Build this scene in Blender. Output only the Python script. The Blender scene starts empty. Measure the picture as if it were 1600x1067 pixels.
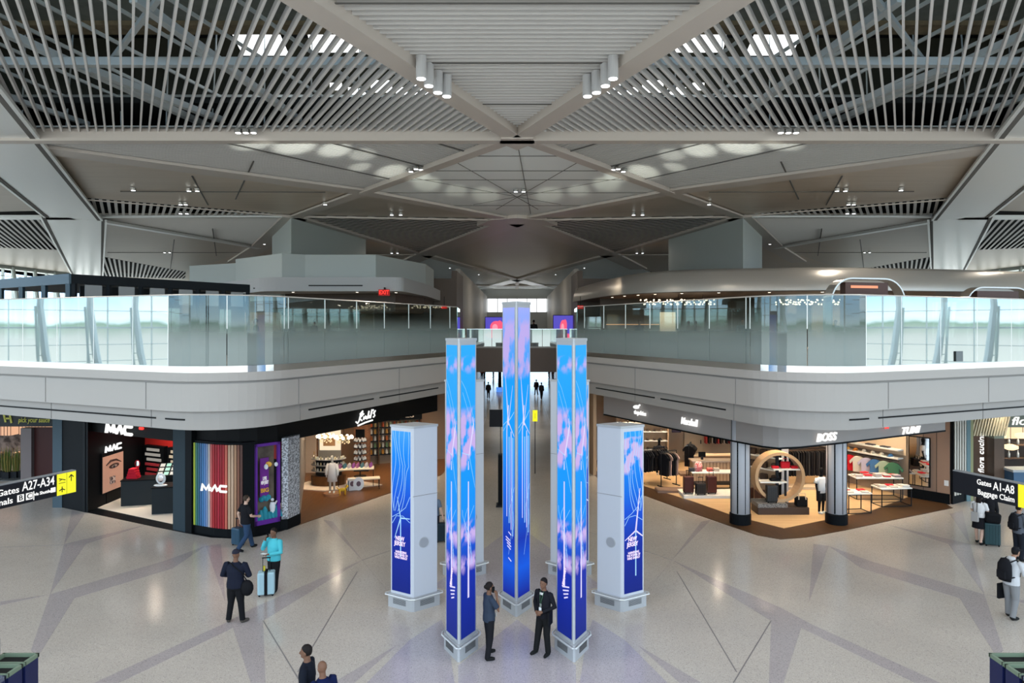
import bpy, bmesh, math, random
from math import sin, cos, pi, radians as R, atan2, hypot
from mathutils import Vector as V, Matrix, noise as mnoise
random.seed(7)
S = bpy.context.scene
COL = S.collection
# ---------------------------------------------------------------- camera
FPX, CX, HY, H = 1067.0, 808.0, 511.0, 7.3
cd = bpy.data.cameras.new('camera'); cam = bpy.data.objects.new('camera', cd); COL.objects.link(cam)
cam.location = (0, 0, H); cam.rotation_euler = (pi/2, 0, 0)
cd.sensor_width = 36; cd.lens = 24.0; cd.clip_end = 600
cd.shift_x = (800-CX)/1600; cd.shift_y = -(533.5-HY)/1600
S.camera = cam
# ---------------------------------------------------------------- world
SKY = 4.4
w = bpy.data.worlds.new('sky'); S.world = w; w.use_nodes = True
nt = w.node_tree; N = nt.nodes; L = nt.links
bg = N['Background']; tc = N.new('ShaderNodeTexCoord'); sp = N.new('ShaderNodeSeparateXYZ')
L.new(tc.outputs['Generated'], sp.inputs[0])
nz = N.new('ShaderNodeTexNoise'); nz.inputs['Scale'].default_value = 14; nz.inputs['Detail'].default_value = 5
L.new(tc.outputs['Generated'], nz.inputs['Vector'])
ma = N.new('ShaderNodeMath'); ma.operation = 'MULTIPLY_ADD'; ma.inputs[1].default_value = 0.03; ma.inputs[2].default_value = -0.015
L.new(nz.outputs['Fac'], ma.inputs[0])
ad = N.new('ShaderNodeMath'); ad.operation = 'ADD'; L.new(sp.outputs['Z'], ad.inputs[0]); L.new(ma.outputs[0], ad.inputs[1])
mr = N.new('ShaderNodeMapRange'); mr.inputs['From Min'].default_value = -0.25; mr.inputs['From Max'].default_value = 0.75
L.new(ad.outputs[0], mr.inputs['Value'])
cr = N.new('ShaderNodeValToRGB'); L.new(mr.outputs[0], cr.inputs[0])
e = cr.color_ramp.elements
e[0].position = 0; e[0].color = (.42, .44, .43, 1); e[1].position = 1; e[1].color = (.5, .66, .9, 1)
for p, c in ((.20, (.46, .5, .5, 1)), (.236, (.40, .44, .45, 1)), (.249, (.26, .33, .31, 1)), (.254, (.2, .30, .26, 1)), (.259, (.60, .74, .84, 1)), (.29, (.36, .58, .82, 1)), (.36, (.45, .64, .86, 1)), (.5, (.7, .82, .92, 1))):
    q = e.new(p); q.color = c
nz2 = N.new('ShaderNodeTexNoise'); nz2.inputs['Scale'].default_value = 4; nz2.inputs['Detail'].default_value = 6
L.new(tc.outputs['Generated'], nz2.inputs['Vector'])
cr2 = N.new('ShaderNodeValToRGB'); cr2.color_ramp.elements[0].position = .5; cr2.color_ramp.elements[1].position = .75; L.new(nz2.outputs['Fac'], cr2.inputs[0])
mg = N.new('ShaderNodeMath'); mg.operation = 'GREATER_THAN'; mg.inputs[1].default_value = 0.02; L.new(ad.outputs[0], mg.inputs[0])
mm = N.new('ShaderNodeMath'); mm.operation = 'MULTIPLY'; L.new(cr2.outputs[0], mm.inputs[0]); L.new(mg.outputs[0], mm.inputs[1])
mx = N.new('ShaderNodeMixRGB'); mx.inputs[2].default_value = (.95, .97, 1, 1); L.new(mm.outputs[0], mx.inputs[0]); L.new(cr.outputs[0], mx.inputs[1])
L.new(mx.outputs[0], bg.inputs['Color']); bg.inputs['Strength'].default_value = SKY
# ---------------------------------------------------------------- view
S.view_settings.view_transform = 'Standard'; S.view_settings.look = 'None'
S.view_settings.exposure = 0.0; S.view_settings.gamma = 1.0; S.view_settings.use_curve_mapping = False
S.cycles.sample_clamp_indirect = 3.0
S.cycles.caustics_reflective = False; S.cycles.caustics_refractive = False
S.cycles.transparent_max_bounces = 12; S.cycles.max_bounces = 7

# ---------------------------------------------------------------- helpers: pixels of the photo to places
def gp(px, py, z=0.0):
    Y = (H-z)*FPX/(py-HY)
    return V(((px-CX)*Y/FPX, Y, z))
def cp(u, y, z=14.0):
    Y = (z-H)*FPX/(HY-y)
    return V((u*Y/FPX, Y, z))
def dp(px, Y, z=0.0): return V(((px-CX)*Y/FPX, Y, z))
def zp(py, Y): return H-(py-HY)*Y/FPX

# ---------------------------------------------------------------- materials
MATS = {}
def mat(name, col=(.8, .8, .8), rough=.5, metal=0., emit=None, es=1., noise=None, bump=None, spec=.3, alpha=1., trans=0., ior=1.5, coat=0.):
    """noise = (scale xyz or float, amount, second colour)"""
    if name in MATS: return MATS[name]
    m = bpy.data.materials.new(name); m.use_nodes = True
    n = m.node_tree.nodes; l = m.node_tree.links; b = n['Principled BSDF']
    b.inputs['Base Color'].default_value = (*col, 1); b.inputs['Roughness'].default_value = rough
    b.inputs['Metallic'].default_value = metal; b.inputs['IOR'].default_value = ior
    b.inputs['Specular IOR Level'].default_value = spec
    b.inputs['Alpha'].default_value = alpha; b.inputs['Transmission Weight'].default_value = trans; b.inputs['Coat Weight'].default_value = coat
    if emit: b.inputs['Emission Color'].default_value = (*emit, 1); b.inputs['Emission Strength'].default_value = es
    if noise or bump:
        t = n.new('ShaderNodeTexCoord'); mp = n.new('ShaderNodeMapping'); l.new(t.outputs['Object'], mp.inputs[0])
        x = n.new('ShaderNodeTexNoise'); x.inputs['Scale'].default_value = 1; x.inputs['Detail'].default_value = 4
        sc = (noise or bump)[0]; sc = (sc, sc, sc) if not hasattr(sc, '__len__') else sc
        mp.inputs['Scale'].default_value = sc; l.new(mp.outputs[0], x.inputs['Vector'])
        if noise:
            c = n.new('ShaderNodeValToRGB'); c.color_ramp.elements[0].position = .5-noise[1]; c.color_ramp.elements[1].position = .5+noise[1]
            c.color_ramp.elements[0].color = (*col, 1); c.color_ramp.elements[1].color = (*noise[2], 1)
            l.new(x.outputs['Fac'], c.inputs[0]); l.new(c.outputs[0], b.inputs['Base Color'])
        if bump:
            bp = n.new('ShaderNodeBump'); bp.inputs['Strength'].default_value = bump[1]; bp.inputs['Distance'].default_value = bump[2]
            l.new(x.outputs['Fac'], bp.inputs['Height']); l.new(bp.outputs[0], b.inputs['Normal'])
    MATS[name] = m
    return m
def emis(name, col, s=1.): return mat(name, (.02, .02, .02), .5, emit=col, es=s)

# ---------------------------------------------------------------- mesh collector
class B:
    def __init__(s): s.v = []; s.f = []; s.smooth = False; s.mi = []; s.uv = None
    def add(s, vs, fs, T=None):
        o = len(s.v)
        for p in vs: s.v.append(tuple(T @ V(p)) if T else tuple(p))
        for f in fs: s.f.append(tuple(o+i for i in f))
        return s
    def box(s, x0, x1, y0, y1, z0, z1, T=None):
        return s.add([(x0,y0,z0),(x1,y0,z0),(x1,y1,z0),(x0,y1,z0),(x0,y0,z1),(x1,y0,z1),(x1,y1,z1),(x0,y1,z1)],
                     [(0,3,2,1),(4,5,6,7),(0,1,5,4),(1,2,6,5),(2,3,7,6),(3,0,4,7)], T)
    def prism(s, pts, z0, z1, T=None, taper=0):
        n = len(pts)
        a = sum(pts[i][0]*pts[(i+1)%n][1]-pts[(i+1)%n][0]*pts[i][1] for i in range(n))
        if a < 0: pts = list(reversed(pts))
        cx = sum(p[0] for p in pts)/n; cy = sum(p[1] for p in pts)/n
        k = 1-taper
        vs = [(p[0], p[1], z0) for p in pts]+[(cx+(p[0]-cx)*k, cy+(p[1]-cy)*k, z1) for p in pts]
        return s.add(vs, [tuple(reversed(range(n))), tuple(range(n, 2*n))]+[(i, (i+1)%n, n+(i+1)%n, n+i) for i in range(n)], T)
    def beam(s, a, b, w, h, up=(0, 0, 1), T=None):
        """box from a to b, w wide, h tall, centred"""
        a = V(a); b = V(b); d = (b-a).normalized(); u = V(up); r = d.cross(u)
        if r.length < 1e-4: r = d.cross(V((1, 0, 0)))
        r.normalize(); u = r.cross(d).normalized()
        r = r*w/2; u = u*h/2
        vs = [a-r-u, a+r-u, a+r+u, a-r+u, b-r-u, b+r-u, b+r+u, b-r+u]
        return s.add(vs, [(0,1,2,3),(7,6,5,4),(0,4,5,1),(1,5,6,2),(2,6,7,3),(3,7,4,0)], T)
    def tube(s, pts, r, n=8, T=None, close=True, flat=1.):
        pts = [V(p) for p in pts]
        if not hasattr(r, '__len__'): r = [r]*len(pts)
        vs = []; m = len(pts); prev = None
        for i, p in enumerate(pts):
            d = (pts[min(i+1, m-1)]-pts[max(i-1, 0)]).normalized()
            if prev is None:
                a = V((0, 0, 1)) if abs(d.z) < .9 else V((1, 0, 0))
                x = d.cross(a).normalized()
            else:
                x = (prev-d*prev.dot(d)); x = x.normalized() if x.length > 1e-5 else d.orthogonal().normalized()
            prev = x; y = d.cross(x)
            for k in range(n):
                t = 2*pi*k/n
                vs.append(p+(x*cos(t)+y*sin(t)*flat)*r[i])
        fs = [(i*n+k, i*n+(k+1)%n, (i+1)*n+(k+1)%n, (i+1)*n+k) for i in range(m-1) for k in range(n)]
        if close:
            fs.append(tuple(reversed(range(n)))); fs.append(tuple(range((m-1)*n, m*n)))
        return s.add(vs, fs, T)
    def loft(s, rings, n=16, T=None):
        """rings: (x, y, z, rx, ry) horizontal ellipses"""
        vs = []
        for (x, y, z, rx, ry) in rings:
            for k in range(n): vs.append((x+rx*cos(2*pi*k/n), y+ry*sin(2*pi*k/n), z))
        m = len(rings)
        fs = [(i*n+k, i*n+(k+1)%n, (i+1)*n+(k+1)%n, (i+1)*n+k) for i in range(m-1) for k in range(n)]
        fs.append(tuple(reversed(range(n)))); fs.append(tuple(range((m-1)*n, m*n)))
        return s.add(vs, fs, T)
    def ball(s, c, r, n=12, T=None):
        r = (r, r, r) if not hasattr(r, '__len__') else r
        rings = []
        k = n//2
        for i in range(k+1):
            t = -pi/2+pi*i/k
            q = max(cos(t), .03)
            rings.append((c[0], c[1], c[2]+r[2]*sin(t), r[0]*q, r[1]*q))
        return s.loft(rings, n, T)
    def quad(s, a, b, c, d): return s.add([a, b, c, d], [(0, 1, 2, 3)])
    def strip(s, path, z0, z1):
        """vertical ribbon along a path of xy"""
        n = len(path)
        return s.add([(p[0], p[1], z0) for p in path]+[(p[0], p[1], z1) for p in path], [(i, i+1, n+i+1, n+i) for i in range(n-1)])
    def make(s, name, m=None, parent=None, smooth=False, bevel=0, **props):
        me = bpy.data.meshes.new(name); me.from_pydata([tuple(p) for p in s.v], [], s.f)
        o = bpy.data.objects.new(name, me); COL.objects.link(o)
        if m:
            for q in (m if isinstance(m, (list, tuple)) else [m]): me.materials.append(q)
        if smooth:
            for p in me.polygons: p.use_smooth = True
        if bevel:
            md = o.modifiers.new('bevel', 'BEVEL'); md.width = bevel; md.segments = 2; md.limit_method = 'ANGLE'
        if s.uv:
            uvl = me.uv_layers.new(name='UVMap')
            for i, uv in enumerate(s.uv): uvl.data[i].uv = uv
        if parent: adopt(o, parent)
        for k, v in props.items(): o[k] = v
        return o
def adopt(o, parent):
    o.parent = parent
    o.matrix_parent_inverse = wm(parent).inverted()
def wm(o):
    m = Matrix.Translation(o.location) @ o.rotation_euler.to_matrix().to_4x4() @ Matrix.Diagonal((*o.scale, 1))
    if o.parent: return wm(o.parent) @ o.matrix_parent_inverse @ m
    return m
def thing(name, label, cat, loc=(0, 0, 0), rz=0, group=None):
    o = bpy.data.objects.new(name, None); COL.objects.link(o); o.location = loc; o.rotation_euler = (0, 0, rz)
    o.empty_display_size = .1
    o['label'] = label; o['category'] = cat
    if group: o['group'] = group
    return o
def tag(o, label, cat, group=None, kind=None):
    o['label'] = label; o['category'] = cat
    if group: o['group'] = group
    if kind: o['kind'] = kind
    return o
def ST(o):
    o['kind'] = 'structure'; return o
def sgroup(name):
    o = bpy.data.objects.new(name, None); COL.objects.link(o); o['kind'] = 'structure'; return o
def kids(o): return [c for c in bpy.data.objects if c.parent == o]
def copy_thing(src, loc, rz=0, label=None, group=None, scale=None):
    r = src.copy(); COL.objects.link(r); r.location = loc; r.rotation_euler = (0, 0, rz)
    if scale: r.scale = scale if hasattr(scale, '__len__') else (scale,)*3
    if label: r['label'] = label
    if group: r['group'] = group
    for c in kids(src):
        d = c.copy(); COL.objects.link(d); d.parent = r
        for g in kids(c):
            h = g.copy(); COL.objects.link(h); h.parent = d
    return r
def local(o, parent):
    """child whose coordinates are the parent's own"""
    o.parent = parent; return o
def frame(loc, xdir, up=(0, 0, 1)):
    x = V(xdir).normalized(); y = V(up).normalized(); z = x.cross(y).normalized()
    m = Matrix((x, y, z)).transposed().to_4x4(); m.translation = V(loc); return m
def text(name, body, loc, xdir, size, m, parent=None, width=None, bold=.0, ext=.01, shear=0, up=(0, 0, 1), align='CENTER', hscale=None, **props):
    c = bpy.data.curves.new(name, 'FONT'); c.body = body; c.size = size; c.extrude = ext; c.offset = bold*.35; c.shear = shear
    c.align_x = align; c.align_y = 'CENTER'; c.space_line = .85; c.resolution_u = 3
    c.materials.append(m)
    o = bpy.data.objects.new(name, c); COL.objects.link(o)
    k = 1.
    if width:
        bpy.context.view_layer.update(); k = width/max(o.dimensions.x, 1e-3)
    if hscale: k = hscale
    o.matrix_world = frame(loc, xdir, up) @ Matrix.Diagonal((k, 1, 1, 1))
    bpy.context.view_layer.update()
    me = bpy.data.meshes.new_from_object(o.evaluated_get(bpy.context.evaluated_depsgraph_get()))
    q = bpy.data.objects.new(name, me); COL.objects.link(q); q.matrix_world = o.matrix_basis.copy()
    bpy.data.objects.remove(o); o = q
    if parent:
        o.parent = parent; o.matrix_parent_inverse = wm(parent).inverted()
    for q, v in props.items(): o[q] = v
    return o
def area(name, loc, size, power, col=(1, 1, 1), rot=(0, 0, 0), sy=None, spread=180):
    l = bpy.data.lights.new(name, 'AREA'); l.energy = power; l.color = col; l.size = size
    if sy: l.shape = 'RECTANGLE'; l.size_y = sy
    else: l.shape = 'DISK'
    l.spread = R(spread)
    o = bpy.data.objects.new(name, l); COL.objects.link(o); o.location = loc; o.rotation_euler = rot
    return o
def off(path, d):
    """offset an open xy path sideways (left positive)"""
    out = []
    n = len(path)
    for i, p in enumerate(path):
        a = V(path[max(i-1, 0)][:2]); b = V(path[min(i+1, n-1)][:2]); t = (b-a).normalized()
        out.append((p[0]-t.y*d, p[1]+t.x*d))
    return out
def plen(path):
    s = [0.]
    for i in range(1, len(path)): s.append(s[-1]+hypot(path[i][0]-path[i-1][0], path[i][1]-path[i-1][1]))
    return s
def at(path, s, L_=None):
    L_ = L_ or plen(path)
    s = max(0, min(s, L_[-1]))
    for i in range(1, len(path)):
        if s <= L_[i] or i == len(path)-1:
            t = (s-L_[i-1])/max(L_[i]-L_[i-1], 1e-6)
            a, b = V(path[i-1][:2]), V(path[i][:2])
            return a.lerp(b, t), (b-a).normalized()
def sub(path, s0, s1, n=None):
    L_ = plen(path); ss = [s0]+[x for x in L_ if s0+1e-3 < x < s1-1e-3]+[s1]
    return [tuple(at(path, x, L_)[0]) for x in ss]
def wallstrip(b, path, z0, z1, th):
    """solid wall along a path, thickness th to the left"""
    q = off(path, th); n = len(path)
    vs = [(p[0], p[1], z0) for p in path]+[(p[0], p[1], z1) for p in path]+[(p[0], p[1], z0) for p in q]+[(p[0], p[1], z1) for p in q]
    fs = []
    for i in range(n-1):
        fs += [(i, i+1, n+i+1, n+i), (2*n+i+1, 2*n+i, 3*n+i, 3*n+i+1), (n+i, n+i+1, 3*n+i+1, 3*n+i), (i+1, i, 2*n+i, 2*n+i+1)]
    fs += [(0, n, 3*n, 2*n), (n-1, 3*n-1, 4*n-1, 2*n-1)]
    return b.add(vs, fs)

# ---------------------------------------------------------------- palette
m_floor = None
# unseen fill lamps added to brighten the floor under the bridge and lower concourse
for y in (47, 54, 62, 72, 84, 98): area('concourse_fill', (0, y, 4.25), 1.2, 110, (1, .93, .85))
# added spots, no fixtures, imitating patches of reflected sunlight on the ceiling bays
def spot(name, loc, target, power, ang, col, blend=.35):
    l = bpy.data.lights.new(name, 'SPOT'); l.energy = power; l.spot_size = R(ang); l.spot_blend = blend; l.color = col; l.shadow_soft_size = .05
    o = bpy.data.objects.new(name, l); COL.objects.link(o); o.location = loc
    o.rotation_euler = (V(target)-V(loc)).to_track_quat('-Z', 'Y').to_euler(); return o
for s in (-1, 1):
    for dx, y, k, an in ((9.6, 24.9, 1.0, 6), (8.2, 25.3, 1.3, 7), (6.9, 25.9, 1.1, 6), (6.0, 26.6, .6, 5)): spot('added_patch_spot', (s*1.3, 15.6, 7.3), (s*dx, y, 14), 7000*k, an, (.94, 1, .92), .8)
    for dx, y, k, an in ((6.6, 28.7, .6, 4), (5.4, 29.5, 1.1, 6), (4.4, 30.3, 1.1, 5)): spot('added_patch_spot', (s*.1, 17.9, 8.2), (s*dx, y, 14), 6500*k, an, (.95, 1, .9), .8)
    for dx, y, k, an in ((4.2, 32.0, .9, 5), (3.0, 33.6, .7, 4), (1.6, 34.6, .8, 5)): spot('added_patch_spot', (s*1.3, 15.6, 7.3), (s*dx, y, 14), 9000*k, an, (.95, 1, .84), .8)
# ---------------------------------------------------------------- downlights of the hall and daylight bounce
for x, y, p in ((0, 15, 260), (-8, 14, 260), (8, 14, 260), (-15, 20, 260), (15, 20, 260), (-5, 23, 220), (5, 23, 220), (-23, 24, 260), (23, 24, 260), (-11, 28, 200), (11, 28, 200),
                (0, 32, 160), (-18, 36, 200), (18, 36, 200), (-30, 40, 260), (30, 40, 260), (0, 50, 160), (-10, 55, 200), (10, 55, 200), (0, 75, 260), (0, 100, 260), (-30, 65, 300), (30, 65, 300)):
    area('hall_downlight', (x, y, 13.55), 1.0, p*.6, (1, .90, .78))
def floor_mat(name, c1, c2, speck):
    m = mat(name, c1, .2)
    n = m.node_tree.nodes; l = m.node_tree.links; b = n['Principled BSDF']
    t = n.new('ShaderNodeTexCoord'); v = n.new('ShaderNodeTexVoronoi'); v.inputs['Scale'].default_value = 64
    l.new(t.outputs['Object'], v.inputs['Vector'])
    c = n.new('ShaderNodeValToRGB'); c.color_ramp.interpolation = 'CONSTANT'
    e = c.color_ramp.elements; e[0].color = (*c1, 1); e[1].position = .42; e[1].color = (*c2, 1)
    q = e.new(.7); q.color = (*c1, 1); q = e.new(.86); q.color = (*speck, 1); q = e.new(.92); q.color = (c1[0]*1.15, c1[1]*1.15, c1[2]*1.15, 1)
    sv = n.new('ShaderNodeSeparateColor'); l.new(v.outputs['Color'], sv.inputs[0]); l.new(sv.outputs[0], c.inputs[0])
    x = n.new('ShaderNodeTexNoise'); x.inputs['Scale'].default_value = .35; l.new(t.outputs['Object'], x.inputs['Vector'])
    mm = n.new('ShaderNodeMixRGB'); mm.blend_type = 'MULTIPLY'; mm.inputs[0].default_value = .25; l.new(c.outputs[0], mm.inputs[1]); l.new(x.outputs['Fac'], mm.inputs[2])
    l.new(mm.outputs[0], b.inputs['Base Color']); b.inputs['Specular IOR Level'].default_value = .65
    x2 = n.new('ShaderNodeTexNoise'); x2.inputs['Scale'].default_value = 1.3; x2.inputs['Detail'].default_value = 3; l.new(t.outputs['Object'], x2.inputs['Vector'])
    rr = n.new('ShaderNodeMapRange'); rr.inputs['To Min'].default_value = .10; rr.inputs['To Max'].default_value = .24; l.new(x2.outputs['Fac'], rr.inputs['Value']); l.new(rr.outputs[0], b.inputs['Roughness'])
    return m
m_terr = floor_mat('terrazzo_beige', (.57, .505, .43), (.525, .465, .395), (.36, .325, .29))
m_lil = floor_mat('terrazzo_lilac', (.455, .40, .375), (.41, .36, .345), (.29, .255, .25))
m_lil2 = floor_mat('terrazzo_blue_grey', (.47, .42, .425), (.425, .38, .39), (.30, .27, .285))
m_white = mat('white_plaster', (.66, .66, .64), .55)
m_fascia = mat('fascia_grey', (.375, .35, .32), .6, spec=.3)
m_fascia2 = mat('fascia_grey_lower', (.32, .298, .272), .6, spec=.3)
m_dark = mat('dark_metal', (.014, .015, .017), .5, spec=.12)
m_black = mat('black_gloss', (.005, .006, .007), .45, spec=.06)
m_blackm = mat('black_matt', (.007, .007, .008), .7, spec=.08)
m_steel = mat('steel', (.62, .62, .60), .2, 1.)
m_chrome = mat('brushed_steel_shoe', (.7, .69, .66), .12, 1.)
m_warm = mat('warm_metal', (.50, .45, .40), .35, .7)
m_slot = mat('slot_black', (.004, .004, .004), .8)
m_kframe = mat('kiosk_silver', (.40, .41, .42), .45, .2)
m_kwhite = mat('kiosk_white', (.50, .52, .56), .45)
m_sign_w = emis('sign_white', (1, 1, .98), 1.05)
m_red_e = emis('exit_red', (1, .03, .02), 2.2)
m_wood_l = mat('wood_light', (.50, .31, .15), .35, spec=.2, noise=((.5, 9, 2), .2, (.62, .42, .22)))
m_wood_d = mat('wood_dark', (.05, .024, .010), .3, spec=.2, noise=((9, .8, 2), .25, (.085, .043, .019)))
m_wood_m = mat('wood_kiehl', (.095, .038, .013), .3, spec=.2, noise=((9, .8, 2), .25, (.14, .06, .022)))
m_brown = mat('brown_wall', (.15, .115, .09), .5)
m_skin1 = mat('skin_brown', (.15, .075, .045), .6, spec=.2)
m_skin2 = mat('skin_tan', (.36, .20, .13), .6, spec=.2)
m_skin3 = mat('skin_light', (.55, .35, .26), .5)
m_hair = mat('hair_black', (.012, .009, .008), .6, spec=.1)
# ================================================================ FLOOR
b = B(); b.box(-60, 60, -12, 119, -.3, 0); ST(b.make('floor', m_terr))
fl = sgroup('floor_inlay')
bands = [
    [(566,875),(411,970),(364,981),(351,974),(395,950)], [(351,974),(364,981),(186,1067),(147,1067)],
    [(321,853),(258,876),(77,929),(116,935),(270,888)], [(77.5,929),(116,935),(58,1028),(48,1016)],
    [(134,850),(100,850),(77.5,929)], [(100,850),(134,850),(232,819)], [(112,797),(132,803),(100,850)],
    [(364,981),(411,970),(414.7,1067),(391.5,1067)], [(321,853),(345,850),(352,940),(348,930)],
    [(566,875),(604,922),(560,868)], [(505,812),(520,815),(566,875)], [(0,940),(77.5,929),(0,946)],
    [(620,1008),(554,1067),(520,1067)]]
bb = B()
for q in bands:
    for s in (1, -1):
        pts = [gp(CX+s*(px-CX), py) for px, py in q]
        bb.prism([(p.x, p.y) for p in pts], -.01, .0025)
ST(bb.make('floor_band', m_lil, fl))
bb = B()
for q in ([(560,1080),(640,1000),(690,968),(700,1000),(712,1080)], [(716,1080),(716,1040),(808,968),(900,1040),(900,1080)]):
    for s in ((1, -1) if q[0][0] == 560 else (1,)):
        bb.prism([(p.x, p.y) for p in [gp(CX+s*(px-CX), py) for px, py in q]], -.01, .003)
bb.prism([(-2.4, 19.2), (-.7, 18.4), (.7, 18.4), (2.4, 19.2), (.5, 24), (-.5, 24)], -.01, .003)
ST(bb.make('floor_star', m_lil2, fl))
bb = B()
for a, c in (((558,893),(465,1050)), ((566,875),(700,830)), ((411,970),(470,1067)), ((0,855),(130,850)), ((232,819),(320,812))):
    for s in (1, -1):
        p, q = gp(CX+s*(a[0]-CX), a[1]), gp(CX+s*(c[0]-CX), c[1])
        bb.beam((p.x, p.y, 0), (q.x, q.y, 0), .025, .008)
for x in (-2.5, 2.5):
    bb.beam((x, 30, 0), (x, 110, 0), .03, .008)
ST(bb.make('floor_joint', mat('joint', (.2, .18, .17), .4), fl))

# ================================================================ CEILING
ZC = 14.0
ceil = sgroup('ceiling')
m_cpan = mat('ceiling_panel_bronze', (.58, .475, .365), .36, .4, noise=((.25, 5, 1), .3, (.68, .575, .455)))
m_cpan2 = mat('ceiling_panel_grey', (.54, .475, .39), .38, .35, noise=((.25, 5, 1), .3, (.62, .555, .465)))
m_clight = mat('ceiling_panel_light', (.90, .92, .90), .5)
m_blade = mat('louvre_silver', (.68, .66, .63), .4, .15)
m_cbeam = mat('ceiling_beam', (.60, .54, .48), .4, .2)
m_cbeam2 = mat('ceiling_beam_metal', (.84, .85, .82), .3, .45)
m_back = mat('plenum_dark', (.018, .02, .02), .9)
def mir(pts, s): return [V((p[0]*s, p[1], p[2] if len(p) > 2 else ZC)) for p in pts]
def slats(b, poly, d, sp, w_, h_, z, phase=0.):
    """parallel blades clipped to a convex polygon; d is their direction"""
    d = V((d[0], d[1])).normalized(); n = V((-d.y, d.x))
    P = [V((p[0], p[1])) for p in poly]
    lo = min(p.dot(n) for p in P); hi = max(p.dot(n) for p in P)
    k = lo+sp*(.5+phase)
    while k < hi:
        hit = []
        for i in range(len(P)):
            a, c = P[i], P[(i+1) % len(P)]; da, dc = a.dot(n)-k, c.dot(n)-k
            if da*dc < 0: hit.append(a.lerp(c, da/(da-dc)))
        if len(hit) >= 2:
            hit.sort(key=lambda p: p.dot(d))
            if (hit[-1]-hit[0]).length > .1:
                b.beam((*hit[0], z+h_/2), (*hit[-1], z+h_/2), w_, h_)
        k += sp
N0 = cp(0, 210); A_ = cp(-239, 298); B_ = cp(0, 343); C_ = cp(-346, 337); J_ = cp(0, 436)
D_ = cp(-808, 222); H_ = cp(-145, 397); G_ = cp(-403, 386); E_ = cp(-693, 337)
P0 = V((-8.45, 4, ZC)); D0 = V((-28, N0.y, ZC)); P1 = V((-28, 4, ZC))
dE = (E_-D_).normalized(); L1o = D_+(D_-E_).normalized()*12
Sl = cp(-725, 306); S2a = cp(-668, 398); S2b = cp(-518, 425); S2c = cp(-518, 436); S2d = cp(-658, 432)
def flat(b, poly, s, z=ZC, th=.05):
    b.prism([(p.x*s, p.y) for p in poly], z, z+th)
pan, pan2, lite, dark, blades, bl2, beams, bm2, slot = B(), B(), B(), B(), B(), B(), B(), B(), B()
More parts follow.
